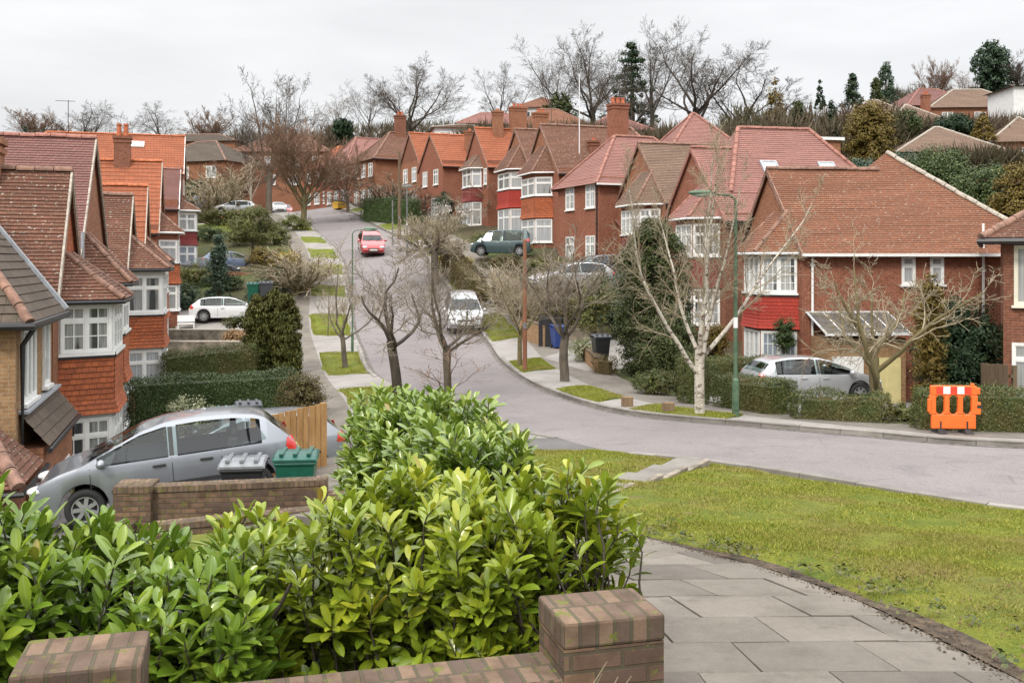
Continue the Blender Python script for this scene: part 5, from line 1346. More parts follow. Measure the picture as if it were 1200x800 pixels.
# ---- right side
p_ = hit(838, 492); q_ = hit(914, 492)
GH_ = 'clipped hedges round the right front gardens'
clipped('clipped_hedge', 'brown green clipped hedge along the footway beside the birch', (5.75, 27.6), (6.72, 25.3), .9, 1.0, 'leaf_privet', .045, 1500, 21, roundness=.12, wob=.03, group=GH_, z0=-4.08, z1=-3.96)
clipped('clipped_hedge', 'long clipped hedge behind the silver hatchback, running from the birch towards the house', XY(803, 30.5), XY(938, 38.6), .8, 1.25, 'leaf_privet', .05, 900, 22, group=GH_, z0=-4.15, z1=-4.9)
clipped('clipped_hedge', 'short end of clipped hedge left of the birch trunk', XY(812, 27.8), XY(814, 30.2), .75, 1.3, 'leaf_privet', .05, 900, 27, group=GH_)
clipped('clipped_hedge', 'low yellowish clipped hedge in front of the silver hatchback', (6.75, 24.5), (8.75, 23.7), .8, .84, 'leaf_privet', .045, 1500, 23, roundness=.14, group=GH_, z0=-3.98, z1=-3.93, wob=.1)
clipped('clipped_hedge', 'clipped hedge behind the orange plastic barrier', XY(1072, 22.4), XY(1215, 22.0), .8, .92, 'leaf_privet', .045, 1400, 24, roundness=.14, wob=.04, group=GH_)
evergreen('big_yew', 'great dark green evergreen bush left of the birch', 766, 36.5, (1.32, 1.25, 5.5), 'column', 'leaf_yew', 52000, .08, 700, .25, 25, z0=-4.1, aspect=.55)
evergreen('big_yew', 'lower dark evergreen bush pressed against the right of the great one', 785, 33.5, (1.05, 1.0, 2.6), 'ball', 'leaf_yew', 14000, .07, 200, .26, 26, z0=-4.1, aspect=.55)
evergreen('clipped_bush', 'low rounded bush on the footway edge below the great evergreen', 769, 30.6, (.72, .6, .75), 'ball', 'leaf_privet', 7000, .045, 140, .14, 28, 'bush', trunk=False)
evergreen('climber', 'round clipped climber against the wall beside the red hung bay', 919, 35.3, (.42, .35, 1.3), 'ball', 'leaf_hedge', 3200, .06, 60, .15, 29, 'shrub', z0=-3.2, trunk=False, lift=.0)
evergreen('dark_conifer', 'spreading dark evergreen behind the barrier hedge under the rust roof', 1124, 29.5, (1.3, 1.2, 3.5), 'ball', 'leaf_conifer', 16000, .09, 200, .34, 30, z0=-4.6)
evergreen('golden_conifer', 'tall golden yellow conifer against the wall behind the gnarled tree', 1090, 28.6, (.42, .42, 4.0), 'column', 'leaf_gold', 9000, .07, 150, .18, 31, z0=-4.4)
evergreen('garden_shrub', 'olive shrub in the gap between the rust roofed house and the corner house', 1146, 32, (.8, .8, 2.6), 'ball', 'leaf_olive', 4500, .08, 80, .25, 32, 'shrub', z0=-4.6, trunk=False)
evergreen('garden_shrub', 'low green plant at the foot of the gnarled tree', 1060, 24.4, (.6, .5, .4), 'ball', 'leaf_olive', 2200, .05, 40, .15, 33, 'shrub', trunk=False)
evergreen('garden_shrub', 'small yellow green tree in the front garden above the blue bin', 697, 43, (1.05, .9, 2.7), 'ball', 'leaf_olive', 5000, .08, 80, .3, 34, 'shrub', lift=.5)
evergreen('garden_shrub', 'big dark rounded shrub in front of the brick house with the chimney', 722, 46, (1.5, 1.2, 2.9), 'ball', 'leaf_blue', 9000, .09, 120, .35, 35, 'shrub', trunk=False)
clipped('clipped_hedge', 'small dark clipped hedge below the black bin on the right footway', XY(697, 36.3), XY(722, 36.0), .8, .65, 'leaf_brownhedge', .05, 500, 36, group=GH_)
evergreen('garden_shrub', 'straggly pale shrub on the low wall left of the black bin', 686, 39, (.75, .6, .95), 'ball', 'leaf_pale', 2200, .06, 40, .2, 37, 'shrub', trunk=False)
clipped('clipped_hedge', 'dark hedge along the far right footway under the orange roofed houses', XY(428, 94), XY(488, 88), 1.4, 2.1, 'leaf_hedge', .12, 130, 38, group=GH_, z0=3.6, z1=3.2)
clipped('clipped_hedge', 'brown hedge dropping towards the teal van on the right', XY(520, 68), XY(560, 57), 1.2, 1.5, 'leaf_brownhedge', .09, 200, 39, group=GH_)
clipped('clipped_hedge', 'dark green hedge in front of the dark red bay house', XY(560, 72), XY(612, 71), 1.0, 1.1, 'leaf_hedge', .09, 200, 40, group=GH_, z0=.55, z1=.9)
evergreen('garden_shrub', 'yellow green shrub beside the pollarded tree', 533, 66, (1.3, .9, 1.1), 'ball', 'leaf_yellow', 2600, .1, 50, .3, 41, 'shrub', trunk=False)
evergreen('garden_shrub', 'yellow green shrub above the teal van', 578, 74, (1.8, 1, 1.2), 'ball', 'leaf_olive', 2600, .1, 50, .3, 42, 'shrub', z0=1.0, trunk=False)
evergreen('garden_shrub', 'dark shrub climbing the side of the narrow orange gabled house', 522, 90, (1.0, .9, 2.6), 'ball', 'leaf_conifer', 2600, .13, 50, .35, 43, 'shrub', trunk=False)
evergreen('blossom_bush', 'wide pale blossom bush below the broad orange roofed house', 532, 82, (2.7, 1.6, 2.2), 'ball', 'leaf_blossom', 3600, .08, 70, .5, 44, 'bush', z0=2.6, trunk=False)
for i, (px, d, rx, h, mt) in enumerate(((640, 60, 1.8, 1.7, 'leaf_olive'), (585, 56, 2.0, 1.4, 'leaf_brownhedge'), (690, 56, 1.6, 2.2, 'leaf_conifer'), (755, 48, 1.0, 2.2, 'leaf_yellow'), (838, 40, .5, 1.8, 'leaf_gold'))):
    lab = ['olive shrub under the windows of the broad brown roofed house', 'brown shrub at the rear of the teal van', 'dark shrub at the corner of the tall chimney house', 'yellow green shrub beneath the maroon hung bay behind the great evergreen', 'bright gold shrub between the birch limbs by the pale roofed house'][i]
    evergreen('garden_shrub', lab, px, d, (rx, rx * .7, h), 'ball', mt, 3000, .09, 60, .3, 60 + i, 'shrub', trunk=False)
evergreen('garden_shrub', 'brown twiggy shrub hiding the wheels of the teal van', 596, 63, (2.0, .9, 1.2), 'ball', 'leaf_brownhedge', 3600, .08, 60, .3, 150, 'shrub', z0=-.75, trunk=False)
evergreen('garden_shrub', 'olive shrub bank in front of the silver car behind the many stemmed tree', 664, 46.6, (1.7, .8, 1.5), 'ball', 'leaf_brownhedge', 5000, .07, 70, .28, 151, 'shrub', z0=-3.0, trunk=False)
# ---- hill evergreens
GE = 'evergreen trees on the skyline and hill'
def hill_ever(label, px, py_top, py_base, d, w_px, shape, mat, n, leaf, seed, name='conifer', nc=120, cr=None):
    z0 = PZ(py_base, d); H = PZ(py_top, d) - z0; r = w_px / 2400 * d
    evergreen(name, label, px, d, (r, r, H), shape, mat, n, leaf, nc, cr or .26 * r, seed, z0=z0, group=GE)
hill_ever('tall dark open spruce among the bare trees on the hilltop', 740, 46, 172, 138, 95, 'tier', 'leaf_conifer', 6500, .42, 71, 'spruce', 220, .6)
hill_ever('dark rounded evergreen left of the spruce on the ridge', 655, 108, 165, 140, 40, 'ball', 'leaf_yew', 3500, .4, 72)
hill_ever('dark pointed conifer between the bare trees right of the spruce', 908, 92, 185, 130, 46, 'cone', 'leaf_gold', 5500, .34, 73)
hill_ever('small dark spire conifer on the skyline above the wood', 961, 92, 130, 175, 14, 'cone', 'leaf_conifer', 1500, .34, 74)
hill_ever('dark spreading conifer left of the pair above the golden tree', 999, 86, 125, 170, 30, 'tier', 'leaf_conifer', 2500, .4, 75)
hill_ever('tall pointed blue green conifer rising behind the golden tree', 1038, 65, 125, 165, 28, 'cone', 'leaf_blue', 3500, .4, 76)
hill_ever('dark conifer leaning against the tall pointed blue green one', 1026, 90, 135, 150, 26, 'tier', 'leaf_yew', 2500, .4, 77)
hill_ever('broad golden brown conifer above the right end of the red roof', 1020, 118, 200, 95, 62, 'ball', 'leaf_gold', 9000, .24, 78)
hill_ever('tall dark cedar behind the white house', 1162, 50, 120, 165, 42, 'column', 'leaf_blue', 5000, .5, 79, 'cedar')
hill_ever('dark evergreen above the red roofs left of the big oak', 402, 138, 165, 165, 26, 'ball', 'leaf_conifer', 2000, .4, 80)
hill_ever('dark fir behind the roofs at the far left skyline', 30, 146, 175, 190, 12, 'cone', 'leaf_conifer', 1000, .4, 81)
hill_ever('second dark fir behind the roofs beside the aerial mast', 52, 150, 175, 195, 12, 'cone', 'leaf_conifer', 1000, .4, 82)
hill_ever('low dark evergreen on the ridge under the round headed oak', 600, 134, 165, 160, 34, 'ball', 'leaf_conifer', 2200, .4, 83)
hill_ever('dark green yew clump between the two pale edged hill roofs', 1062, 128, 160, 108, 34, 'ball', 'leaf_evergreen', 4000, .24, 84)
hill_ever('rounded dark evergreen below the long brown hill roof', 1118, 134, 160, 106, 44, 'ball', 'leaf_conifer', 4500, .24, 85)
hill_ever('olive conifer beside the pyramid roofed hill house', 1152, 132, 165, 104, 30, 'cone', 'leaf_gold', 3500, .24, 86)
hill_ever('dark pointed conifer on the ridge left of the broad golden tree', 975, 112, 180, 112, 26, 'cone', 'leaf_conifer', 3500, .26, 87)
hill_ever('shaggy dark conifer on the ridge above the pale red roofs', 935, 118, 185, 116, 40, 'tier', 'leaf_yew', 4500, .3, 88)
GL_ = 'large leafy evergreens behind the rust roof'
for i, (px, top, base, d, w, mt) in enumerate(((1010, 188, 230, 62, 70, 'leaf_blue'), (1098, 172, 285, 64, 92, 'leaf_evergreen'), (1150, 190, 300, 58, 84, 'leaf_evergreen'), (1197, 186, 320, 54, 70, 'leaf_gold'), (1060, 178, 250, 72, 70, 'leaf_blue'))):
    lab = ['leafy evergreen showing left of the rust roof peak', 'biggest leafy evergreen right of the rust roof peak', 'leafy evergreen below the wide brown hill roof', 'dark leafy evergreen at the right edge above the corner house roof', 'leafy evergreen directly behind the rust roof peak'][i]
    z0 = PZ(base, d); r = w / 2400 * d
    evergreen('broadleaf_evergreen', lab, px, d, (r, r, PZ(top, d) - z0), 'ball', mt, 15000, .15, 220, .24 * r, 90 + i, z0=z0, group=GL_)
# ---- far woodland: one uncountable mass
def woodland():
    rng = np.random.default_rng(7); Ps, Ns = [], []
    V_, F_, off = [], [], 0
    spots = []
    for px0, px1, py0, py1, d0, d1, n in ((860, 1060, 122, 190, 105, 150, 60), (1060, 1200, 120, 180, 150, 200, 30), (380, 700, 140, 165, 170, 215, 46), (600, 900, 150, 180, 120, 165, 44), (0, 300, 158, 180, 190, 230, 34), (230, 400, 150, 190, 165, 200, 26), (1040, 1200, 100, 120, 200, 240, 20), (560, 720, 150, 168, 98, 106, 22), (700, 860, 152, 178, 92, 100, 16), (1040, 1200, 142, 152, 110, 115, 16), (1090, 1180, 182, 192, 88, 91, 10)):
        for i in range(n):
            px = rng.uniform(px0, px1); d = rng.uniform(d0, d1)
            x = PX(px, d); zt = PZ(rng.uniform(py0, py0 + .35 * (py1 - py0)), d); zb = PZ(py1 + 20, d)
            spots.append((x, d, zb, zt, rng.uniform(2.2, 4.5)))
    for x, y, zb, zt, r in spots:
        n = 420
        v = ball(n, rng); q = rng.uniform(.3, 1, n) ** .5
        P_ = np.c_[x + v[:, 0] * r * q, y + v[:, 1] * r * q, (zb + zt) / 2 + v[:, 2] * (zt - zb) / 2 * q]
        # upright twig slivers fanning outward
        dr = np.c_[v[:, 0] * .5, v[:, 1] * .5, np.full(n, .9)] + rng.normal(size=(n, 3)) * .3; dr /= np.linalg.norm(dr, axis=1, keepdims=True)
        sd = np.cross(dr, rng.normal(size=(n, 3))); sd /= np.linalg.norm(sd, axis=1, keepdims=True)
        l = rng.uniform(.7, 1.9, n)[:, None]; w_ = rng.uniform(.03, .11, n)[:, None]
        V = np.stack([P_ - sd * w_, P_ + sd * w_, P_ + dr * l], 1).reshape(-1, 3)
        V_.append(V); F_.append(np.arange(3 * n).reshape(-1, 3) + off); off += 3 * n
    o = np_mesh('woodland', np.concatenate(V_), np.concatenate(F_), 'wood_mass')
    tag(o, 'brown leafless far woodland covering the ridge behind the houses', 'woodland'); struct(o, 'stuff')
woodland()
# ------------------------------------------------------------------ vehicles
def paint(name, c, metal=.55):
    m, nt, b = new_mat(name)
    b.inputs['Base Color'].default_value = (*c, 1); b.inputs['Metallic'].default_value = metal; b.inputs['Roughness'].default_value = .38
    b.inputs['Coat Weight'].default_value = 1; b.inputs['Coat Roughness'].default_value = .05
    o = coords(nt, 'Object'); f = noise_(nt, 2.2, 5, o)
    L(nt, ramp(nt, f, [(.3, .3), (.7, .45)]), b.inputs['Roughness'])
    L(nt, mixc(nt, ramp(nt, noise_(nt, 6, 6, o, .7), [(.5, 0.), (.8, .35)]), c, tuple(x * .7 + .03 for x in c)), b.inputs['Base Color'])
paint('paint_grey', (.25, .268, .30)); paint('paint_silver', (.50, .51, .52)); paint('paint_white', (.70, .71, .72), .1)
paint('paint_red', (.46, .045, .05), .2); paint('paint_teal', (.05, .085, .09), .3); paint('paint_dark', (.035, .04, .05), .3); paint('paint_blue', (.12, .16, .24), .4)
m_plain('car_glass', (.03, .042, .043), .05, spec=.6, var=.02); m_plain('seat_cloth', (.05, .052, .056), .9, var=.15)
def see_glass():
    m, nt, b = new_mat('see_glass'); nt.nodes.remove(b)
    tr = nt.nodes.new('ShaderNodeBsdfTransparent'); tr.inputs[0].default_value = (.62, .70, .68, 1)
    gl = nt.nodes.new('ShaderNodeBsdfGlossy'); gl.inputs['Roughness'].default_value = .02
    lw = nt.nodes.new('ShaderNodeLayerWeight'); lw.inputs[0].default_value = .5
    pw_ = nd(nt, 'ShaderNodeMath', operation='POWER', i_0=lw.outputs['Facing'], i_1=4.0)
    mx = nt.nodes.new('ShaderNodeMixShader'); ad = nd(nt, 'ShaderNodeMath', operation='MULTIPLY_ADD', i_0=pw_.outputs[0], i_1=.55, i_2=.07)
    L(nt, ad.outputs[0], mx.inputs[0]); L(nt, tr.outputs[0], mx.inputs[1]); L(nt, gl.outputs[0], mx.inputs[2]); L(nt, mx.outputs[0], nt.nodes['Material Output'].inputs[0])
see_glass()
m_plain('tyre', (.022, .022, .022), .85, var=.2); m_plain('trim', (.03, .03, .032), .55, var=.1)
m_plain('rim_metal', (.42, .43, .44), .35, .6, var=.08); m_plain('lamp_red', (.55, .025, .02), .15, var=.05, coat=1)
m_plain('lamp_clear', (.62, .64, .66), .1, var=.05, coat=1); m_plain('plate_white', (.75, .75, .70), .4, var=.03); m_plain('plate_yellow', (.72, .52, .06), .4, var=.03)
PROF = {
 'hatch': dict(top=[(0, .40), (.004, .54), (.03, .66), (.12, .90), (.16, .945), (.25, .985), (.37, 1.0), (.50, .985), (.59, .925), (.80, .655), (.88, .60), (.95, .52), (.985, .42), (1, .33)], belt=.62, side=((.135, .25, .205, .235), ), wx=(.185, .80)),
 'mpv': dict(top=[(0, .38), (.004, .50), (.015, .62), (.06, .93), (.10, .965), (.25, .99), (.42, 1.0), (.58, .975), (.66, .925), (.86, .60), (.93, .53), (.975, .45), (.99, .38), (1, .30)], belt=.58, wx=(.19, .82)),
 'van': dict(top=[(0, .34), (.003, .5), (.012, .62), (.04, .95), (.07, .985), (.25, 1.0), (.5, 1.0), (.66, .97), (.72, .92), (.87, .58), (.94, .51), (.98, .42), (1, .28)], belt=.55, wx=(.18, .82)),
 'saloon': dict(top=[(0, .42), (.004, .56), (.02, .68), (.16, .72), (.30, .955), (.40, .995), (.48, 1.0), (.56, .97), (.62, .915), (.76, .68), (.88, .62), (.95, .53), (.985, .42), (1, .33)], belt=.64, wx=(.2, .81)),
}
def ellipsoid(mb, c, r, n=10, mi=0):
    rows = []
    for i in range(n + 1):
        th = PI * i / n
        rows.append([(c[0] + r[0] * math.sin(th) * math.cos(a), c[1] + r[1] * math.sin(th) * math.sin(a), c[2] - r[2] * math.cos(th)) for a in np.linspace(0, 2 * PI, 2 * n, endpoint=False)])
    mb.grid(rows, mi, close=True)
def wheel(par, x, y, r, w, spokes=7):
    sgn = 1 if y > 0 else -1
    e = bpy.data.objects.new('wheel', None); COL.objects.link(e); e.parent = par; e.location = (x, y, r); e.empty_display_size = .1
    mb = MB(); rows = []
    for yy, rr in ((-w / 2, .62 * r), (-w / 2, .92 * r), (-w * .38, r), (w * .38, r), (w / 2, .92 * r), (w / 2 + .004, .66 * r), (w / 2 - .03, .64 * r)):
        rows.append([(rr * math.cos(a), yy * sgn, rr * math.sin(a)) for a in np.linspace(0, 2 * PI, 28, endpoint=False)])
    mb.grid(rows if sgn < 0 else rows[::-1], close=True); mb.build('tyre', 'tyre', e, smooth=True)
    q = MB(); yo = (w / 2 - .012) * sgn
    rr = [[(k * r * math.cos(a), yo + d_ * sgn, k * r * math.sin(a)) for a in np.linspace(0, 2 * PI, 28, endpoint=False)] for k, d_ in ((.665, -.06), (.665, .012), (.60, .012), (.58, -.02))]
    q.grid(rr if sgn > 0 else rr[::-1], close=True)
    for i in range(spokes):
        a = 2 * PI * i / spokes
        q.bar((.08 * r * math.cos(a), yo - .004 * sgn, .08 * r * math.sin(a)), (.62 * r * math.cos(a), yo - .008 * sgn, .62 * r * math.sin(a)), r * .2, .022, up=(0, 1, 0))
    q.tube([(0, yo - .02 * sgn, 0), (0, yo + .012 * sgn, 0)], r * .17, 12)
    q.build('rim', 'rim_metal', e)
    b = MB(); b.poly([(r * .64 * math.cos(a) * sgn * -1, yo - .035 * sgn, r * .64 * math.sin(a)) for a in np.linspace(0, 2 * PI, 24, endpoint=False)]); b.build('backing_disc', 'trim', e)  # dark backing disc, its black standing in for shade in the spoke gaps
def car(name, label, x, y, rz, kind='hatch', Ln=4.2, W=1.75, H=1.48, col='paint_silver', z=None, group=None, doors=5, simple=False, cat='car', mould=False, tilt=None):
    p = PROF[kind]; r = .31 if kind != 'van' else .33
    x0w, x1w = p['wx'][0] * Ln, p['wx'][1] * Ln
    cx, cy = math.cos(rz), math.sin(rz)
    zf = gz(x + cx * Ln * .3, y + cy * Ln * .3); zr = gz(x - cx * Ln * .3, y - cy * Ln * .3)
    if tilt is None: tilt = math.atan2(zr - zf, Ln * .6)
    t = thing(name, label, cat, (x, y, (zf + zr) / 2 + .02 if z is None else z), rz, group)
    t.rotation_euler = (0, tilt, rz)
    X = np.unique(np.round(np.r_[np.linspace(0, Ln, 60), np.linspace(x0w - .42, x0w + .42, 25), np.linspace(x1w - .42, x1w + .42, 25), [.01, .03, Ln - .01, Ln - .03]], 3)); X = X[(X >= 0) & (X <= Ln)]
    tx = np.array([a for a, _ in p['top']]) * Ln; tz = np.array([b for _, b in p['top']]) * H
    fx = np.linspace(0, Ln, 400); fz = np.interp(fx, tx, tz); ker = np.hanning(15); ker /= ker.sum()
    fz2 = np.convolve(np.pad(fz, 7, mode='edge'), ker, 'valid'); fz = np.where((fx > .1) & (fx < Ln - .1), fz2, fz)
    top = lambda q: np.interp(q, fx, fz)
    def belt(q): return min(p['belt'] * H + .04 * (1 - q / Ln), float(top(q)) - .03)
    def hw(q):
        u = q / Ln; k = 1 - .17 * max(0, (u - .86) / .14) ** 2 - .10 * max(0, (.10 - u) / .10) ** 2
        return W / 2 * k * (1 - .03 * abs(u - .45))
    def sec(q):
        w, b, tp = hw(q), belt(q), float(top(q)); u = q / Ln
        zl = .19 + .10 * max(0, (u - .93) / .07) + .08 * max(0, (.06 - u) / .06)
        for xw in (x0w, x1w):
            dd = (r + .055) ** 2 - (q - xw) ** 2
            if dd > 0: zl = max(zl, r + math.sqrt(dd))
        g = min(1, max(0, (tp - b) / (.36 * H)))
        yr = w * .965 - .25 * W / 2 * g
        pts = [(0, zl), (w * .80, zl), (w * .97, zl + .03), (w * .995, max(.42, zl + .04)), (w, max(.60 * b / .9, zl + .05)), (w * .985, max(b - .05, zl + .06)), (w * .965, b)]
        pts += [(yr + (w * .965 - yr) * .03, b + (tp - b) * .88), (yr * .93, b + (tp - b) * .955), (yr * .6, tp - .012 * (1 + g)), (0, tp)]
        return pts
    S = [sec(q) for q in X]
    off = Ln / 2
    T_ = p['top']
    ws_b, ws_t = [a[0] for a in T_ if a[1] < .72 and a[0] > .5][0] * Ln, [a[0] for a in T_ if a[0] > .5 and a[1] > .9][-1] * Ln
    rear_t = [a[0] for a in T_ if a[1] > .88][0] * Ln; rear_b = [a[0] for a in T_ if a[0] < .3 and .6 < a[1] < .75][-1] * Ln
    A = ws_b - .10; C_ = rear_b + (.36 if kind in ('hatch', 'saloon') else .25); mid = .48 * Ln if doors == 5 else .42 * Ln
    mb = MB(); rows = []
    for q, s in zip(X, S):
        rows.append([(q - off, yy, zz) for yy, zz in s] + [(q - off, -yy, zz) for yy, zz in s[-2:0:-1]])
    for rw in rows: mb.v += rw
    nr = len(rows[0])
    for i in range(len(rows) - 1):
        xa, xb = X[i], X[i + 1]
        for j in range(nr):
            if not simple:
                if j in (6, 13) and ((xa > C_ + .10 and xb < mid - .04) or (xa > mid + .03 and xb < A - .12)): continue
                if j in (8, 9, 10, 11) and ((xa > ws_t + .06 and xb < ws_b - .10) or (xa > rear_b + .10 and xb < rear_t - .04)): continue
            j2 = (j + 1) % nr
            mb.f.append((i * nr + j, (i + 1) * nr + j, (i + 1) * nr + j2, i * nr + j2)); mb.mi.append(0)
    mb.poly(rows[0]); mb.poly(rows[-1][::-1])
    body = mb.build('body', col, t, smooth=True)
    md = body.modifiers.new('e', 'EDGE_SPLIT'); md.split_angle = R(42)
    def side(q, z_):   # outer y of the flank at x=q, height z
        s = sec(q)[2:9]; zz = [a[1] for a in s]; yy = [a[0] for a in s]
        return float(np.interp(z_, zz, yy))
    def topz(q, y_):
        s = sec(q)[6:]; yy = [a[0] for a in s][::-1]; zz = [a[1] for a in s][::-1]
        return float(np.interp(abs(y_), yy, zz))
    def flank(nm, quad, mat, sg, o=.008, nx=10, nz=5, par=t):
        (bl, br_, tr, tl) = quad; m = MB(); rw = []
        for j in range(nz + 1):
            v = j / nz; row = []
            for i in range(nx + 1):
                u = i / nx
                a = bl[0] * (1 - u) + br_[0] * u, bl[1] * (1 - u) + br_[1] * u; b = tl[0] * (1 - u) + tr[0] * u, tl[1] * (1 - u) + tr[1] * u
                q, z_ = a[0] * (1 - v) + b[0] * v, a[1] * (1 - v) + b[1] * v
                row.append((q - off, sg * (side(q, z_) + o), z_))
            rw.append(row)
        m.grid(rw if sg < 0 else rw[::-1]); return m.build(nm, mat, par, smooth=True)
    def over(nm, xa, xb, ka, kb, mat, o=.01, n=8):
        m = MB(); rw = []
        for i in range(n + 1):
            u = i / n; q = xa + (xb - xa) * u; row = []
            k = ka + (kb - ka) * u
            for j in range(13):
                y_ = (j / 6 - 1) * k * sec(q)[8][0]
                e = 1e-2; sl = (topz(q + e, y_) - topz(q - e, y_)) / (2 * e); nl = math.hypot(1, sl)
                row.append((q - off - sl / nl * o, y_, topz(q, y_) + o / nl))
            rw.append(row)
        m.grid(rw[::-1]); return m.build(nm, mat, t, smooth=True)
    tp_ = lambda q, k=.86: belt(q) + (float(top(q)) - belt(q)) * k
    gm = 'car_glass' if simple else 'see_glass'
    over('windscreen', ws_t + .03, ws_b - .08, .97, .98, gm); over('rear_window', rear_b + .04, rear_t - .02, .92, .9, gm)
    if not simple:
        m = MB(); m.box(.5 - off, Ln - .95 - off, -W * .42, W * .42, .33, .36); m.box(ws_b - .42 - off, ws_b - .1 - off, -W * .40, W * .40, .60, p['belt'] * H - .02); m.box(C_ - .1 - off, C_ + .35 - off, -W * .38, W * .38, .4, .72); m.build('cabin_floor', 'trim', t)
        for sx_ in (mid + .05, mid - .95):
            for sg in (.36, -.36):
                m = MB(); m.obox((sx_ - off, sg - .24, .45), (.16, 0, 0), (0, .48, 0), (-.12, 0, .62)); m.obox((sx_ - off, sg - .24, .42), (.55, 0, 0), (0, .48, 0), (0, 0, .14)); m.obox((sx_ - .11 - off, sg - .13, 1.09), (.10, 0, 0), (0, .26, 0), (-.02, 0, .17)); m.build('seat', 'seat_cloth', t, bevel=.03)
        m = MB(); m.tube([(A - .5 - off + .0, -.36 + .17 * math.cos(a_), .92 + .17 * math.sin(a_)) for a_ in np.linspace(0, 2 * PI, 16)], .015, 5); m.build('steering_wheel', 'trim', t)
    bz = lambda q: belt(q) + .02
    q_r = C_ + .34
    for sg in (1, -1):
        flank('side_window', ((mid + .03, bz(mid)), (A - .10, bz(A - .1) + .01), (ws_t + .05, tp_(ws_t + .05)), (mid + .03, tp_(mid))), gm, sg)
        flank('side_window', ((q_r, bz(q_r)), (mid - .04, bz(mid)), (mid - .04, tp_(mid)), (q_r + .02, tp_(q_r + .02, .84))), gm, sg)
        flank('quarter_window', ((C_ + .04, bz(C_) + .04), (q_r - .04, bz(q_r)), (q_r - .02, tp_(q_r, .84)), (C_ + .20, tp_(C_ + .2, .78))), gm, sg, nx=4)
        if simple: continue
        flank('door_pillar', ((mid - .04, bz(mid)), (mid + .03, bz(mid)), (mid + .03, tp_(mid)), (mid - .04, tp_(mid))), 'trim', sg, .006, 2)
        for q in ([mid, A - .02, x0w + .48] if doors == 5 else [mid - .25, A - .02]):
            flank('door_seam', ((q - .006, .27), (q + .006, .27), (q + .006, belt(q) - .01), (q - .006, belt(q) - .01)), 'trim', sg, .003, 1, 6)
        for q in ([mid + .1, x0w + .62] if doors == 5 else [mid - .1]):
            m = MB(); yy = side(q, belt(q) - .11); m.obox((q - off, sg * yy - .01, belt(q) - .125), (.2, 0, 0), (0, sg * .045, 0), (0, 0, .035)); m.build('door_handle', 'trim' if mould else col, t, bevel=.008)
        if mould: flank('side_moulding', ((x0w + .42, .50), (x1w - .42, .50), (x1w - .42, .56), (x0w + .42, .56)), 'trim', sg, .012, 14, 1)
        m = MB(); q = A - .2; ellipsoid(m, (q - off, sg * (side(q, belt(q)) + .12), belt(q) + .06), (.075, .11, .075), 8); mm = m.build('door_mirror', col, t, smooth=True)
        m = MB(); m.bar((q - off, sg * (side(q, belt(q)) - .02), belt(q) + .03), (q - off, sg * (side(q, belt(q)) + .06), belt(q) + .04), .05, .04); m.build('mirror_arm', 'trim', mm)
    for sg in (1, -1):
        for xw in (x0w, x1w): wheel(t, xw - off, sg * (hw(xw) - .115), r, .2)
        m = MB(); w = hw(Ln - .16); ellipsoid(m, (Ln - .17 - off, sg * (w - .17), H * .445), (.17, .19, .075), 8); m.build('headlight', 'lamp_clear', t, smooth=True)
        hz = H * .60
        flank('tail_light', ((.05, hz - .12), (.24, hz - .08), (.20, hz + .10), (.10, hz + .12)), 'lamp_red', sg, .012, 6, 4)
    m = MB(); m.box(Ln - .012 - off, Ln + .012 - off, -.42, .42, .30, .40); m.box(Ln - .06 - off, Ln - .012 - off, -.40, .40, .54 * H / 1.48, .60 * H / 1.48); m.build('grille', 'trim', t)
    m = MB(); m.box(Ln - .0 - off, Ln + .018 - off, -.26, .26, .42, .53); m.build('number_plate', 'plate_white', t)
    m = MB(); m.box(-.03 - off, .01 - off, -.26, .26, .60, .71); m.build('number_plate', 'plate_yellow', t)
    if not simple:
        m = MB(); m.box(-.012 - off, .02 - off, -.6, .6, .34, .45); m.build('bumper_trim', 'trim', t)
        for sg in (.25, -.28):
            m = MB(); q = ws_b - .05; m.tube([(q - off, sg, topz(q, sg) + .03), (q - .35 - off, sg + .3, topz(q - .35, sg + .3) + .028)], .011, 5); m.build('wiper', 'trim', t)
    return t
PK = 'parked cars'
car('parked_car', 'silver grey five door hatchback parked nose down on the drive behind the low brick wall', -5.75, 17.35, R(197.4), 'hatch', 4.25, 1.78, 1.50, 'paint_grey', group=PK, mould=True, z=-4.12, tilt=.09)
car('parked_car', 'silver grey car with only its roof showing over the wooden fence', -5.62, 21.6, R(197), 'hatch', 4.2, 1.74, 1.45, 'paint_grey', group=PK, z=-4.66, tilt=.06)
car('parked_car', 'white three door hatchback on the raised drive in the third left garden', -15.75, 57, R(14), 'hatch', 4.2, 1.7, 1.36, 'paint_white', group=PK, doors=3, z=-3.36, tilt=0)
car('parked_car', 'dark car half hidden by the dark layered conifer on the left', PX(243, 70), 70, R(14), 'saloon', 4.4, 1.75, 1.42, 'paint_dark', group=PK, z=-1.2, tilt=0)
car('parked_car', 'blue car just behind the dark one under the spiky palm', PX(272, 73), 73, R(14), 'hatch', 4.2, 1.74, 1.42, 'paint_blue', group=PK, z=-.75, tilt=0)
car('parked_car', 'silver car nearest the far left lawn bank', PX(241, 101), 101, R(14), 'saloon', 4.3, 1.7, 1.4, 'paint_blue', group=PK, z=PZ(246, 101), tilt=0, simple=True)
car('parked_car', 'pale car by the far left lawn bank, right of the other', PX(276, 98), 98, R(190), 'hatch', 4.1, 1.7, 1.4, 'paint_silver', group=PK, z=PZ(252, 98), tilt=0, simple=True)
car('parked_car', 'white car parked at the top bend of the street', PX(326, 122), 122, R(-70), 'hatch', 4.1, 1.72, 1.45, 'paint_white', group=PK, simple=True)
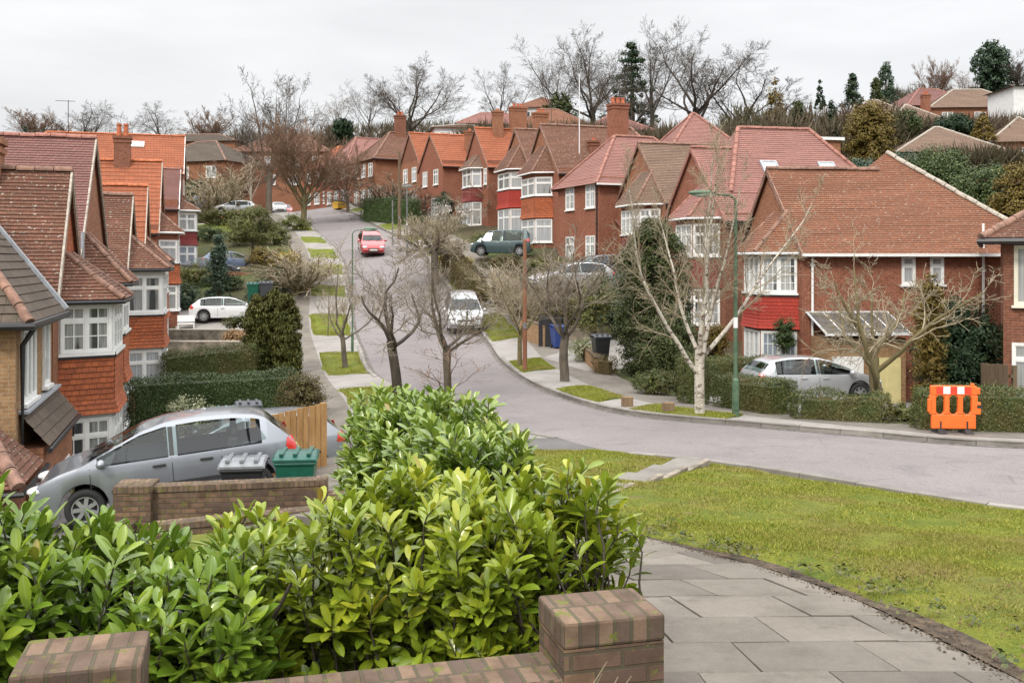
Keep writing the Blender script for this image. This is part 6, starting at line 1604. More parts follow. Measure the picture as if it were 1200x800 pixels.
car('parked_car', 'dark red car parked behind the white one at the top bend', PX(333, 130), 130, R(-70), 'mpv', 4.2, 1.75, 1.65, 'paint_red', group=PK, simple=True)
car('red_car', 'red hatchback coming down the middle of the street', PX(437, 75), 74, R(-77), 'hatch', 3.95, 1.72, 1.45, 'paint_red')
car('people_carrier', 'silver people carrier facing us by the right kerb behind the bare trees', PX(543, 51.5), 51.5, R(-84), 'mpv', 4.4, 1.82, 1.66, 'paint_silver')
car('van', 'teal van on a drive below the white bay windows', PX(588, 68), 68, R(172), 'van', 4.0, 1.7, 1.75, 'paint_teal', z=PZ(300, 68), tilt=0, cat='van')
car('parked_car', 'silver car behind the bare many stemmed tree on the right', PX(670, 50), 50, R(-160), 'hatch', 4.1, 1.72, 1.42, 'paint_silver', group=PK, z=PZ(341, 50), tilt=0)
car('parked_car', 'dark car beside the silver one behind the right verge tree', PX(702, 51.5), 51.5, R(-160), 'saloon', 4.3, 1.75, 1.42, 'paint_dark', group=PK, z=PZ(331, 51.5), tilt=0)
car('parked_car', 'silver hatchback behind the yellowish hedge in front of the red bay', 9.25, 31.8, R(9), 'hatch', 4.1, 1.72, 1.43, 'paint_silver', group=PK, z=-4.36, tilt=0)

# ------------------------------------------------------------------ street furniture
m_plain('post_green', (.085, .145, .085), .5, var=.25, vs=4); m_plain('post_grey', (.16, .17, .17), .5, var=.2); m_plain('lamp_lens', (.42, .50, .44), .25, var=.08)
m_plain('bin_green', (.012, .10, .065), .4, var=.15); m_plain('bin_grey', (.05, .055, .065), .45, var=.15); m_plain('bin_black', (.022, .023, .025), .45, var=.15); m_plain('bin_blue', (.02, .05, .20), .4, var=.1)
m_plain('lid_grey', (.20, .21, .225), .25, var=.15); m_plain('lid_teal', (.012, .085, .065), .35, var=.1)
m_plain('plastic_orange', (.85, .16, .025), .42, var=.06); m_plain('sheet_red', (.75, .06, .03), .3, var=.04); m_plain('sheet_white', (.80, .80, .80), .3, var=.04); m_plain('rubber', (.03, .03, .03), .85, var=.3)
m_bark('fence_wood', (.27, .15, .06), (.40, .24, .105), 7); m_bark('fence_dark', (.12, .085, .055), (.18, .13, .085), 7)
m_plain('skip_yellow', (.62, .36, .03), .6, var=.2); m_plain('stone_wall', (.26, .22, .17), .9, var=.4, vs=3, bs=.5)
def lamp_post(label, px, d, ptop, head_dx, hl=.62, base_h=.9, mat='post_green', rb=.085, z=None, group='street lamps'):
    x, y = PX(px, d), d; z = gz(x, y) if z is None else z; H = PZ(ptop, d) - z
    t = thing('street_lamp', label, 'street lamp', (x, y, z), 0, group)
    m = MB(); m.tube([(0, 0, -.1), (0, 0, base_h), (0, 0, base_h + .05)], [rb, rb, rb * .65], 12); b = m.build('base', mat, t)
    m = MB(); m.box(-.05, .05, -rb - .012, -rb + .02, .2, .7); m.build('access_door', mat, b)
    s = 1 if head_dx > 0 else -1; R_ = .18
    m = MB(); arc = [(0, 0, base_h), (0, 0, H - R_)] + [(s * R_ * (1 - math.cos(a)), 0, H - R_ + R_ * math.sin(a)) for a in np.linspace(.3, 1.5, 5)] + [(head_dx - s * hl * .4, 0, H + .03)]
    m.tube(arc, [rb * .62, rb * .5] + [rb * .38] * 5 + [rb * .34], 10); m.build('pole', mat, t)
    m = MB(); ellipsoid(m, (head_dx, 0, H + .06), (hl / 2, .14, .075), 12); hd = m.build('lamp_head', mat, t, smooth=True)
    m = MB(); ellipsoid(m, (head_dx - s * .03, 0, H + .025), (hl * .42, .125, .07), 10); m.build('lens', 'lamp_lens', hd, smooth=True)
    m = MB(); m.tube([(0, 0, 2.15), (0, 0, 2.4)], rb * .66, 10); m.build('band', 'sheet_white', t)
    return t
lamp_post('tall green street lamp with a tear shaped head in front of the white barked birch', 862, 24.6, 229, -.82, .64)
lamp_post('green street lamp reaching over the road behind the small left verge tree', 413, 44, 270, .78, .6, rb=.058)
lamp_post('dark grey street lamp on the right verge above the red car', 477, 72, 219, .05, .9, mat='post_grey')
def pole(label, px, d, ptop, r, mat, name='utility_pole'):
    x, y = PX(px, d), d; z = gz(x, y); H = PZ(ptop, d) - z
    m = MB(); m.tube([(0, 0, -.2), (0, 0, H * .5), (0, 0, H)], [r, r * .9, r * .75], 12); m.tube([(0, 0, H), (0, 0, H + .06)], [r * .8, r * .3], 12)
    t = thing(name, label, 'pole', (x, y, z)); m.build('shaft', mat, t)
    m = MB(); m.box(-.06, .06, -r - .01, -r + .03, 1.5, 1.72); m.build('plate', 'post_grey', t); return t
pole('brown wooden pole on the right verge between two bare trees', 615, 35.9, 282, .085, 'wood_pole')
pole('tall thin wooden pole on the far right verge by the orange roofs', 468, 80, 178, .13, 'fence_dark')
pole('slim metal post on the right verge just left of the dark grey lamp', 460, 77, 236, .06, 'post_grey', 'slim_post')
for (px, d, lab) in ((735, 26.9, 'sawn off wooden stump nearer the big evergreen on the grass strip'), (783, 25.5, 'sawn off wooden stump nearer the birch on the grass strip')):
    x, y = PX(px, d), d; m = MB(); m.box(-.13, .13, -.12, .12, -.1, .24); o = m.build('wooden_stump', 'wood_stump', None, loc=(x, y, gz(x, y) + .04), rz=.3, bevel=.02); tag(o, lab, 'stump', 'stumps on the grass strip')
def barrier():
    x, y = PX(1117, 21.45), 21.45; z = gz(x, y) + .02
    t = thing('road_barrier', 'bright orange plastic barrier with a red and white striped top on black feet', 'barrier', (x, y, z), R(-4))
    W, H = .98, .98; z0 = .10
    m = MB(); q = lambda x0, x1, a, b, dp=.05: m.box(x0, x1, -dp, dp, z0 + a, z0 + b)
    # frame with three openings, rounded by octagonal corners
    w = .17; xs_ = [-W / 2, -W / 2 + .12, -W / 2 + .12 + w, -w / 2 - .0, w / 2, W / 2 - .12 - w, W / 2 - .12, W / 2]
    q(-W / 2 + .04, W / 2 - .04, 0, .30); q(-W / 2 + .02, W / 2 - .02, .70, .90)
    def post(x0, x1): q(x0, x1, .30, .70)
    post(-W / 2, -W / 2 + .13); post(W / 2 - .13, W / 2); post(-W / 2 + .30, -w / 2); post(w / 2, W / 2 - .30)
    for cx_ in (-W / 2 + .215, 0, W / 2 - .215):     # chamfers inside the openings
        hwid = .085 if cx_ else w / 2
        for sx_ in (1, -1):
            for zz, dz in ((.30, 1), (.70, -1)):
                m.add([(cx_ + sx_ * hwid, yy, z0 + zz) for yy in (-.05, .05)] + [(cx_ + sx_ * (hwid - .05), yy, z0 + zz) for yy in (-.05, .05)] + [(cx_ + sx_ * hwid, yy, z0 + zz + dz * .06) for yy in (-.05, .05)], [(0, 2, 4), (1, 5, 3), (2, 3, 5, 4)])
    q(-W / 2 - .03, -W / 2 + .05, .34, .62); q(W / 2 - .05, W / 2 + .05, .72, .86); q(W / 2 - .03, W / 2 + .06, .30, .56)
    m.box(W / 2 - .14, W / 2 - .06, -.03, .03, z0 + .9, z0 + .95)
    m.build('panel', 'plastic_orange', t, bevel=.018)
    for i, mt in enumerate(('sheet_red', 'sheet_white', 'sheet_red', 'sheet_white', 'sheet_red')):
        b = MB(); b.box(-.36 + i * .142, -.36 + (i + 1) * .142, -.056, -.0505, z0 + .73, z0 + .88); b.build('stripe', mt, t)
    b = MB(); b.box(W / 2 - .02, W / 2 + .09, -.056, .056, z0 + .44, z0 + .50); b.build('clip', 'rubber', t)
    for sx_ in (-.27, .27):
        b = MB(); b.add([(sx_ - .09, -.36, -.03), (sx_ + .09, -.36, -.03), (sx_ + .09, .36, -.03), (sx_ - .09, .36, -.03), (sx_ - .06, -.06, .10), (sx_ + .06, -.06, .10), (sx_ + .06, .06, .10), (sx_ - .06, .06, .10)], [(3, 2, 1, 0), (4, 5, 6, 7), (0, 1, 5, 4), (1, 2, 6, 5), (2, 3, 7, 6), (3, 0, 4, 7)])
        b.box(sx_ - .015, sx_ + .015, -.058, -.051, .1, .26)
        o = b.build('foot', 'rubber', t); o.rotation_euler = (0, 0, 0)
barrier()
def wheelie(label, x, y, z, rz, body, lid, s=1.0, group=None):
    t = thing('wheelie_bin', label, 'wheelie bin', (x, y, z), rz, group); t.scale = (s, s, s)
    m = MB(); b0 = [(-.22, -.24), (.22, -.24), (.22, .20), (-.22, .20)]; b1 = [(-.29, -.33), (.29, -.33), (.29, .33), (-.29, .33)]
    m.add([(x_, y_, .06) for x_, y_ in b0] + [(x_, y_, .93) for x_, y_ in b1], [(3, 2, 1, 0), (4, 5, 6, 7), (0, 1, 5, 4), (1, 2, 6, 5), (2, 3, 7, 6), (3, 0, 4, 7)])
    m.box(-.31, .31, -.35, .35, .89, .945); m.build('body', body, t, bevel=.02)
    m = MB(); rows = []
    for u, zz in ((-.36, .95), (-.36, .985), (-.27, 1.03), (.0, 1.05), (.27, 1.035), (.36, .99), (.36, .95)):
        rows.append([(-.33, u, .95 if zz < .96 else zz - .03), (-.30, u, zz), (.30, u, zz), (.33, u, .95 if zz < .96 else zz - .03)])
    m.grid(rows[::-1]); 
    for xx in (-.2, 0, .2): m.box(xx - .03, xx + .03, -.3, .3, 1.03, 1.065)
    l = m.build('lid', lid, t); m = MB(); m.tube([(-.24, .40, .98), (.24, .40, .98)], .018, 8); m.build('handle', lid, l)
    for sx_ in (-.25, .25):
        m = MB(); m.tube([(sx_ - .035, .22, .11), (sx_ + .035, .22, .11)], .11, 14); m.build('wheel', 'tyre', t)
GW = 'wheelie bins'
wheelie('black wheelie bin with a pale grey lid beside the rear wheel of the nearest hatchback', PX(286, 15.85), 15.85, -4.16, R(8), 'bin_black', 'lid_grey', 1.06, GW)
wheelie('green wheelie bin with a teal lid standing alone in front of the wooden fence', PX(348, 16.0), 16.0, -4.06, R(6), 'bin_green', 'lid_teal', 1.03, GW)
wheelie('green wheelie bin by the tall dark hedge, left of a grey one', PX(264, 27.6), 27.6, -5.0, R(10), 'bin_green', 'bin_green', 1, GW)
wheelie('dark grey wheelie bin by the tall dark hedge, right of a green one', PX(291, 27.4), 27.4, -4.9, R(16), 'bin_grey', 'bin_grey', 1.08, GW)
wheelie('green lidded bin above the cypress columns by the left footway', PX(297, 52), 52, PZ(348, 52) - .3, R(10), 'bin_green', 'lid_teal', 1, GW)
wheelie('dark bin next to the green lidded one above the cypress columns', PX(312, 52), 52, PZ(348, 52) - .3, R(10), 'bin_grey', 'bin_grey', 1.05, GW)
wheelie('black bin on the corner planting below the great dark evergreen', PX(704, 37.6), 37.6, gz(PX(704, 37.6), 37.6) + .2, R(10), 'bin_black', 'bin_grey', 1, GW)
wheelie('blue fronted bin by the dark gate behind the right verge tree', PX(654, 43), 43, gz(PX(654, 43), 43), R(20), 'bin_blue', 'bin_blue', .95, GW)
# walls, fences, small garden features
def bwall(name, label, p0, p1, h, t_=.22, mat='brick_garden', z0=None, z1=None, cap=.08, piers=(), ph=.25, cat='wall', capmat='brick_coping', pw=.45, pd=None):
    pd = pd or pw
    p0, p1 = Vector((*p0, 0)), Vector((*p1, 0)); d = p1 - p0; Ln = d.length; a = math.atan2(d.y, d.x)
    za = gz(*p0[:2]) if z0 is None else z0; zb = gz(*p1[:2]) if z1 is None else z1
    t = thing(name, label, cat, (p0.x, p0.y, za), a)
    dz = zb - za
    m = MB(); m.add([(0, -t_ / 2, -1.2), (Ln, -t_ / 2, -1.2 + dz), (Ln, t_ / 2, -1.2 + dz), (0, t_ / 2, -1.2), (0, -t_ / 2, h), (Ln, -t_ / 2, h + dz), (Ln, t_ / 2, h + dz), (0, t_ / 2, h)], [(3, 2, 1, 0), (4, 5, 6, 7), (0, 1, 5, 4), (1, 2, 6, 5), (2, 3, 7, 6), (3, 0, 4, 7)]); m.build('wall_run', mat, t)
    if cap:
        e = .015
        m = MB(); m.add([(-.0, -t_ / 2 - e, h + .002), (Ln, -t_ / 2 - e, h + dz + .002), (Ln, t_ / 2 + e, h + dz + .002), (0, t_ / 2 + e, h + .002), (0, -t_ / 2 - e, h + cap), (Ln, -t_ / 2 - e, h + cap + dz), (Ln, t_ / 2 + e, h + cap + dz), (0, t_ / 2 + e, h + cap)], [(3, 2, 1, 0), (4, 5, 6, 7), (0, 1, 5, 4), (1, 2, 6, 5), (2, 3, 7, 6), (3, 0, 4, 7)]); m.build('coping', capmat, t, bevel=.012)
    for u in piers:
        m = MB(); m.box(u - pw / 2, u + pw / 2, -pd / 2, pd / 2, -1.2 + dz * u / Ln, h + ph + dz * u / Ln); q = m.build('pier', mat, t)
        m = MB(); e = .006; zz = h + ph + dz * u / Ln; m.box(u - pw / 2 - e, u + pw / 2 + e, -pd / 2 - e, pd / 2 + e, zz + .001, zz + .112); m.build('coping', capmat, q, bevel=.014)
    return t
# foreground garden wall with two piers
za = -1.74
FX0, FX1 = PX(100, 3.78), PX(703, 4.42)
Lw = math.hypot(FX1 - FX0, 4.42 - 3.78)
bwall('garden_wall', 'mossy low brick garden wall with two square piers in the foreground', (FX0 - 1.6, 3.78 - .3), (FX1, 4.42), .91, .28, z0=-2.74, z1=-2.74, cap=.112, piers=(1.6, Lw + 1.62), ph=.235, pw=.44, pd=.36)
bwall('drive_wall', 'brick wall with a square pier beside the drive of the nearest hatchback', (PX(140, 14.9), 14.9), (PX(384, 15.2), 15.2), .52, .24, z0=-3.90, z1=-3.84, cap=.1, piers=(.24,), ph=.03, pw=.52)
bwall('low_wall', 'lower stepped brick wall in front of the drive wall', (PX(178, 14.2), 14.2), (PX(400, 14.6), 14.6), .28, .24, z0=-4.02, z1=-3.86, cap=.1)
m = MB(); m.box(-.5, .5, -.35, .35, -.5, .0); m.box(-.2, .5, .05, .35, .0, .17); o = m.build('brick_step', 'brick_garden', None, loc=(PX(372, 14.9), 15.05, -3.62), rz=.05, bevel=.01); tag(o, 'square brick step block at the right end of the drive wall', 'step')
m = MB(); m.box(-.26, .26, -.26, .26, -.7, 0); o = m.build('brick_pier', 'brick_garden', None, loc=(PX(137, 14.6), 14.6, -3.72), rz=.05, bevel=.01); tag(o, 'short square brick block before the pier of the drive wall', 'pier')
def board_fence(label, p0, p1, h, z0, z1, mat='fence_wood', bw=.12, name='board_fence'):
    p0, p1 = Vector((*p0, 0)), Vector((*p1, 0)); d = p1 - p0; Ln = d.length
    t = thing(name, label, 'fence', (p0.x, p0.y, z0), math.atan2(d.y, d.x)); n = int(Ln / bw); m = MB(); rr = random.Random(n)
    for i in range(n):
        u = i * bw; dz = (z1 - z0) * u / Ln + rr.uniform(-.012, .012)
        m.box(u + .003, u + bw - .004, -.018 - (i % 2) * .014, .004 - (i % 2) * .014, -.4 + dz, h + dz)
    m.build('boards', mat, t, bevel=.004)
    m = MB()
    for z_ in (.3, h - .3): m.bar((0, .05, z_), (Ln, .05, z_ + z1 - z0), .05, .08)
    m.build('rails', mat, t)
    for u in np.linspace(.05, Ln - .05, max(2, int(Ln / 1.8) + 1)):
        m = MB(); m.box(u - .05, u + .05, .08, .18, -.5, h - .02 + (z1 - z0) * u / Ln); m.build('post', mat, t)
board_fence('new orange brown board fence behind the lone green bin', (PX(296, 19.2), 19.2), (PX(384, 19.9), 19.9), 1.55, -4.5, -4.3)
board_fence('dark weathered fence panel between the barrier hedge and the corner house', (PX(1150, 28), 28), (PX(1184, 26.5), 26.5), 1.5, -4.3, -4.2, 'fence_dark')
def drystone(label, p0, p1, h, z0, z1, mat='stone_wall'): return bwall('low_wall', label, p0, p1, h, .3, mat, z0, z1, .07, capmat='mortar_pale')
drystone('low rough stone retaining wall below the white hatchback', XY(192, 50), XY(292, 51), .75, PZ(405, 50), PZ(405, 51))
drystone('lower stone kerb wall in front of the rough retaining wall', XY(188, 46.5), XY(285, 47.5), .4, PZ(411, 46.5), PZ(411, 47.5))
bwall('low_wall', 'pink brick wall behind the low dark hedge on the left', XY(212, 68.5), XY(292, 69.5), 1.2, .25, 'brick_red', PZ(340, 68.5), PZ(340, 69.5))
bwall('low_wall', 'buff brick wall edging the drive behind the wooden pole', XY(612, 47), XY(640, 43.5), .85, .25, 'brick_yellow', None, None)
bwall('low_wall', 'low brick wall holding the planting under the black bin', XY(684, 40), XY(702, 36.3), .5, .25, 'brick_yellow', None, None)
bwall('low_wall', 'long low wall across the garden behind the small yellow green tree', XY(660, 45.5), XY(716, 46.2), .55, .25, 'stone_wall', None, None)
m = MB(); m.box(-.55, .55, -.03, .03, 0, 1.35); o = m.build('garden_gate', 'black_paint', None, loc=(PX(645, 43.4), 43.4, gz(PX(645, 43.4), 43.4)), rz=-.5); tag(o, 'dark solid garden gate beside the blue fronted bin', 'gate')
t = thing('garden_bench', 'small white garden bench on the paving left of the white hatchback', 'bench', (PX(218, 55), 55, PZ(388, 55)), .3)
m = MB(); m.box(-.45, .45, -.2, .2, .38, .43); m.build('seat', 'white_paint', t); m = MB(); m.box(-.45, .45, .18, .22, .5, .85); m.build('backrest', 'white_paint', t)
for sx_ in (-.4, .4):
    m = MB(); m.box(sx_ - .03, sx_ + .03, -.18, .18, 0, .38); m.build('leg', 'white_paint', t)
t = thing('skip', 'yellow skip standing by the far right hedge at the bend', 'skip', (PX(398, 108), 108, gz(PX(398, 108), 108)), R(-60)); t.scale = (.55, .55, .6)
m = MB(); m.add([(-1.2, -.85, 0), (1.2, -.85, 0), (1.2, .85, 0), (-1.2, .85, 0), (-1.8, -.9, 1.3), (1.8, -.9, 1.3), (1.8, .9, 1.3), (-1.8, .9, 1.3)], [(3, 2, 1, 0), (0, 1, 5, 4), (1, 2, 6, 5), (2, 3, 7, 6), (3, 0, 4, 7)]); m.build('body', 'skip_yellow', t)
m = MB(); ellipsoid(m, (0, 0, 1.15), (1.5, .8, .45), 8); m.build('rubble', 'stone_wall', t)
# ground sheets of the gardens
drape('driveway', [XY(206, 53), XY(296, 53.5), XY(330, 57.5), XY(322, 61), XY(205, 60.5)], .05, 'concrete', 6)
drape('driveway', [(1.2, 39.8), (2.6, 36.5), (8, 41), (7.4, 46), (3.3, 45)], .03, 'concrete', 6)
drape('driveway', [(7.2, 24.5), (9.5, 24.2), (13.5, 33), (13.5, 36.4), (7.2, 36.2), (7.2, 33.5)], .04, 'drive', 6)
drape('driveway', [(4.9, 29.6), (6.4, 27.6), (7.1, 30), (6.2, 35)], .03, 'concrete', 5)
drape('driveway', [(1.2, 55), (2.2, 50), (6.5, 51.5), (6.5, 54)], .04, 'drive', 6)
drape('lawn', [XY(206, 88), XY(300, 86), XY(285, 106), XY(205, 106)], .05, 'grass', 6)
drape('path', [XY(206, 106.2), XY(285, 106.2), XY(285, 108.5), XY(205, 108.5)], .05, 'concrete', 6)
# ------------------------------------------------------------------ foreground lawn, soil edge and steps
def poly_grid(poly, step):
    p = np.array(poly); x = np.arange(p[:, 0].min(), p[:, 0].max(), step); y = np.arange(p[:, 1].min(), p[:, 1].max(), step)
    X_, Y_ = np.meshgrid(x, y); X_, Y_ = X_.ravel(), Y_.ravel(); k = inpoly(X_, Y_, poly); return X_[k], Y_[k]
fr_ = [tuple(q) for q in resample(FR, 60) if -2 < q[1] < 17.15]
kn_ = [tuple(q + np.array([-.05, -.14])) for q in resample(KLn, 60)]
BANK = fr_ + [(-2.2, 17.3), (1.9, 17.75)] + kn_[::-1] + [(30, -3), (3.3, -3)]
BANK = [(a + (.05 if i < len(fr_) else 0), b) for i, (a, b) in enumerate(BANK)]
def lump(x, y): return .025 * np.sin(x * 2.3 + y * 1.1) * np.sin(y * 1.7 - x * .6) + .012 * np.sin(x * 7 + 1) * np.sin(y * 6.1)
def bank_mesh():
    a = np.array([(q[0] + .03, q[1]) for q in resample(FR, 90) if q[1] > -1.5])
    # cross strips from the footway edge towards the road kerb
    k = resample(KLn, 90)[::-1]
    n = len(a); far = np.array([[np.interp(i / (n - 1), np.linspace(0, 1, 90), k[::-1, c]) for c in (0, 1)] for i in range(n)])
    rows = []
    for t in np.linspace(0, 1, 60):
        q = a * (1 - t) + (far - (0, .05)) * t
        e = min(1, t / .04) * min(1, (1 - t) / .14) - (.25 if t > .97 else 0)
        z = gz_np(q[:, 0], q[:, 1]) + .0 + e * .075 + lump(q[:, 0], q[:, 1]) * e + .05 * math.sin(PI * t) * np.clip((17 - q[:, 1]) / 8, 0, 1)
        rows.append(np.c_[q, z])
    V = np.concatenate(rows); m = 60
    i0 = (np.arange(m - 1)[:, None] * n + np.arange(n - 1)[None, :]).ravel()
    struct(np_mesh('lawn', V, np.c_[i0, i0 + 1, i0 + n + 1, i0 + n], 'grass', smooth=True))
    return V, a, far
BV, BA, BF = bank_mesh()
def bank_pts(n, rng, imax=1., tmax=1.):
    """random points on the bank sheet with their height, thinning out with distance"""
    t = rng.uniform(0, tmax, n); i = rng.uniform(0, imax, n)
    nn = len(BA)
    q0 = np.stack([np.interp(i, np.linspace(0, 1, nn), BA[:, c]) for c in (0, 1)], 1); q1 = np.stack([np.interp(i, np.linspace(0, 1, nn), BF[:, c]) for c in (0, 1)], 1)
    q = q0 * (1 - t)[:, None] + (q1 - (0, .05)) * t[:, None]
    e = np.minimum(1, t / .04) * np.minimum(1, (1 - t) / .14)
    z = gz_np(q[:, 0], q[:, 1]) + e * .075 + lump(q[:, 0], q[:, 1]) * e + .05 * np.sin(PI * t) * np.clip((17 - q[:, 1]) / 8, 0, 1)
    return q, z, t
def blades():
    rng = np.random.default_rng(3)
    q, z, t = bank_pts(380000, rng); q2, z2, t2 = bank_pts(330000, rng, .5, .32)
    q = np.concatenate([q, q2]); z = np.concatenate([z, z2]); t = np.concatenate([t, t2])
    # keep only what the frame can see, and drop patches of bare soil
    px = 600 + q[:, 0] / np.maximum(q[:, 1], .1) * 1200; py = 305 - z / np.maximum(q[:, 1], .1) * 1200
    bare_ = np.sin(q[:, 0] * 1.9 + 2) * np.sin(q[:, 1] * 1.3 + 1) + .5 * np.sin(q[:, 0] * 4.1 - q[:, 1] * 3.3)
    keep = (q[:, 1] > 4) & (px < 1300) & (py < 860) & (rng.uniform(0, 1, len(t)) < np.where(bare_ > 1.0, .3, 1)) & (rng.uniform(0, 1, len(t)) < np.clip(t / .07, .12, 1))
    q, z = q[keep], z[keep]
    near = np.clip(1.25 - q[:, 1] / 30, .5, 1)
    # verge patches too
    Q2, Z2 = [], []
    for a, b in PATCH[:4] + PATCH[10:14]:
        n = 9000; a_, b_ = np.array(a), np.array(b); i = rng.uniform(0, 1, n); u = rng.uniform(0.02, .98, n)
        p0 = np.stack([np.interp(i, np.linspace(0, 1, len(a_)), a_[:, c]) for c in (0, 1)], 1); p1 = np.stack([np.interp(i, np.linspace(0, 1, len(b_)), b_[:, c]) for c in (0, 1)], 1)
        p = p0 * (1 - u)[:, None] + p1 * u[:, None]; Q2.append(p); Z2.append(gz_np(p[:, 0], p[:, 1]) + .035 + .12 * u * (1 - u))
    q = np.concatenate([q] + Q2); z = np.concatenate([z] + Z2); n = len(q)
    h = rng.uniform(.012, .034, n) * (1 + .5 * np.sin(q[:, 0] * 3.1) * np.sin(q[:, 1] * 2.7)); w = rng.uniform(.003, .007, n) * np.clip(q[:, 1] / 7, 1, 4)
    a = rng.uniform(0, 2 * PI, n); le = rng.normal(0, .6, (n, 2)) * h[:, None]
    B = np.c_[q, z - .006]; s = np.c_[np.cos(a), np.sin(a), np.zeros(n)] * w[:, None]
    V = np.stack([B - s, B + s, B + np.c_[le, h]], 1).reshape(-1, 3)
    o = np_mesh('grass_blades', V, np.arange(3 * n).reshape(-1, 3), 'blade'); tag(o, 'short mown grass growing over the roadside bank and verges', 'grass'); struct(o, 'stuff')
blades()
m_leaf('litter', (.06, .04, .022), (.11, .07, .04), (.20, .13, .075), .9, .1, 0)
m_plain('soil', (.085, .06, .038), .95, var=.5, vs=9, bs=.8)
ribbon('soil', FR, [(x + .10 + .05 * math.sin(i * 2.1), y) for i, (x, y) in enumerate(FR)], 160, 3, .034, 'soil')
def soil_band():
    n = len(BA); w = np.array([.006 + .007 * math.sin(k * .8) + .008 * abs(math.sin(k * 1.9 + 1)) for k in range(n)]).clip(.003, .013); rows = []
    for m in range(6):
        t = w * m / 5; q = BA * (1 - t)[:, None] + (BF - (0, .05)) * t[:, None]
        e = np.minimum(1, t / .04)
        rows.append(np.c_[q, gz_np(q[:, 0], q[:, 1]) + e * .075 + lump(q[:, 0], q[:, 1]) * e + .05 * np.sin(PI * t) * np.clip((17 - q[:, 1]) / 8, 0, 1) + .012 - (.03 if m == 5 else 0)])
    i0 = (np.arange(5)[:, None] * n + np.arange(n - 1)[None, :]).ravel()
    struct(np_mesh('soil', np.concatenate(rows), np.c_[i0, i0 + 1, i0 + n + 1, i0 + n], 'soil', smooth=True))
soil_band()
def litter():
    rng = np.random.default_rng(9); q, z, t = bank_pts(60000, rng); 
    k = ((t < .09) & (rng.uniform(0, 1, len(t)) < .55)) | (rng.uniform(0, 1, len(t)) < .004); q, z = q[k], z[k]
    q[:, 0] -= np.abs(rng.normal(0, .12, len(q)))
    keep = (q[:, 1] > 4) & (q[:, 1] < 16); q, z = q[keep], z[keep]
    P_ = np.c_[q, z + .012]; N_ = rng.normal(size=(len(q), 3)) * .35 + (0, 0, 1)
    V, F_ = leaf_quads(P_, N_, .028, .018, rng)
    o = np_mesh('leaf_litter', V, F_, 'litter'); tag(o, 'dead leaves and crumbs of soil along the lawn edge', 'leaf litter'); struct(o, 'stuff')
litter()
def crumbs():
    rng = np.random.default_rng(19); a = resample(FR, 400); n = 9000
    i = rng.uniform(0, 399, n); x = np.interp(i, np.arange(400), a[:, 0]) + rng.normal(.03, .055, n) - np.abs(rng.normal(0, .05, n)) * (rng.uniform(0, 1, n) < .4); y = np.interp(i, np.arange(400), a[:, 1])
    k = (y > 4) & (y < 15); x, y = x[k], y[k]; n = len(x)
    r = rng.uniform(.004, .015, n); c = np.c_[x, y, gz_np(x, y) + .034]
    T_ = np.array([(1, 0, -.3), (-.5, .87, -.3), (-.5, -.87, -.3), (.1, .05, .45)]); an = rng.uniform(0, 6.28, n)
    V = T_[None] * r[:, None, None]; V = np.stack([V[..., 0] * np.cos(an)[:, None] - V[..., 1] * np.sin(an)[:, None], V[..., 0] * np.sin(an)[:, None] + V[..., 1] * np.cos(an)[:, None], V[..., 2]], -1) + c[:, None]
    F_ = (np.array([(0, 1, 3), (1, 2, 3), (2, 0, 3)])[None] + (np.arange(n) * 4)[:, None, None]).reshape(-1, 3)
    o = np_mesh('soil_crumbs', V.reshape(-1, 3), F_, 'soil'); tag(o, 'crumbled dark soil spilling from the lawn onto the paving slabs', 'soil'); struct(o, 'stuff')
crumbs()
def weeds():
    rng = np.random.default_rng(23); a = resample(FR, 400); P_, N_ = [], []
    for k in range(330):
        i = rng.uniform(0, 399); x = np.interp(i, np.arange(400), a[:, 0]) + abs(rng.normal(.12, .22)); y = np.interp(i, np.arange(400), a[:, 1])
        if not 4 < y < 15: continue
        z = gz(x, y) + .085; m = rng.integers(5, 14); u = rng.normal(0, 1, (m, 3)); r = rng.uniform(.02, .06)
        P_.append(np.c_[x + u[:, 0] * r, y + u[:, 1] * r, z + np.abs(u[:, 2]) * .012]); N_.append(np.c_[u[:, :2] * .5, np.ones(m)])
    V, F_ = leaf_quads(np.concatenate(P_), np.concatenate(N_), .045, .026, rng)
    o = np_mesh('weeds', V, F_, 'leaf_privet'); tag(o, 'dark small weeds rooted in the muddy lawn edge', 'weeds'); struct(o, 'stuff')
weeds()
# stone edged steps crossing the bank
def steps():
    pts = [((680, 582), (655, 577)), ((705, 575), (690, 566)), ((730, 566), (722, 556)), ((755, 558), (755, 547)), ((790, 549), (785, 541))]
    x0, y0 = -1.05 + 2.2, 13.6
    path = [np.array(p) for p in ((.85, 12.7), (1.35, 13.6), (1.85, 14.5), (2.35, 15.4), (2.85, 16.3))]
    t = thing('garden_steps', 'worn stone edged steps crossing the grass bank up to the road', 'steps', (1.0, 12.9, gz(1.0, 12.9)))
    for i in range(4):
        a, b = path[i], path[i + 1]; d = (b - a) / np.linalg.norm(b - a); nm = np.array([-d[1], d[0]])
        z = (gz(*a) + gz(*b)) / 2 + .075 + .02 * i
        m = MB(); w = .22
        m.obox((a[0] - 1.0 - nm[0] * w, a[1] - 12.9 - nm[1] * w, z - gz(1.0, 12.9) - .35), (*(d * (np.linalg.norm(b - a) - .01)), 0), (*(nm * .46), 0), (0, 0, .35)); m.build('tread', 'kerb_stone', t, bevel=.02)
        m = MB(); m.obox((a[0] - 1.0 - nm[0] * (w + .1), a[1] - 12.9 - nm[1] * (w + .1), z - gz(1.0, 12.9) - .35), (*(d * (np.linalg.norm(b - a) - .01)), 0), (*(nm * .095), 0), (0, 0, .37)); m.build('edging_stone', 'stone_wall', t, bevel=.015)
steps()
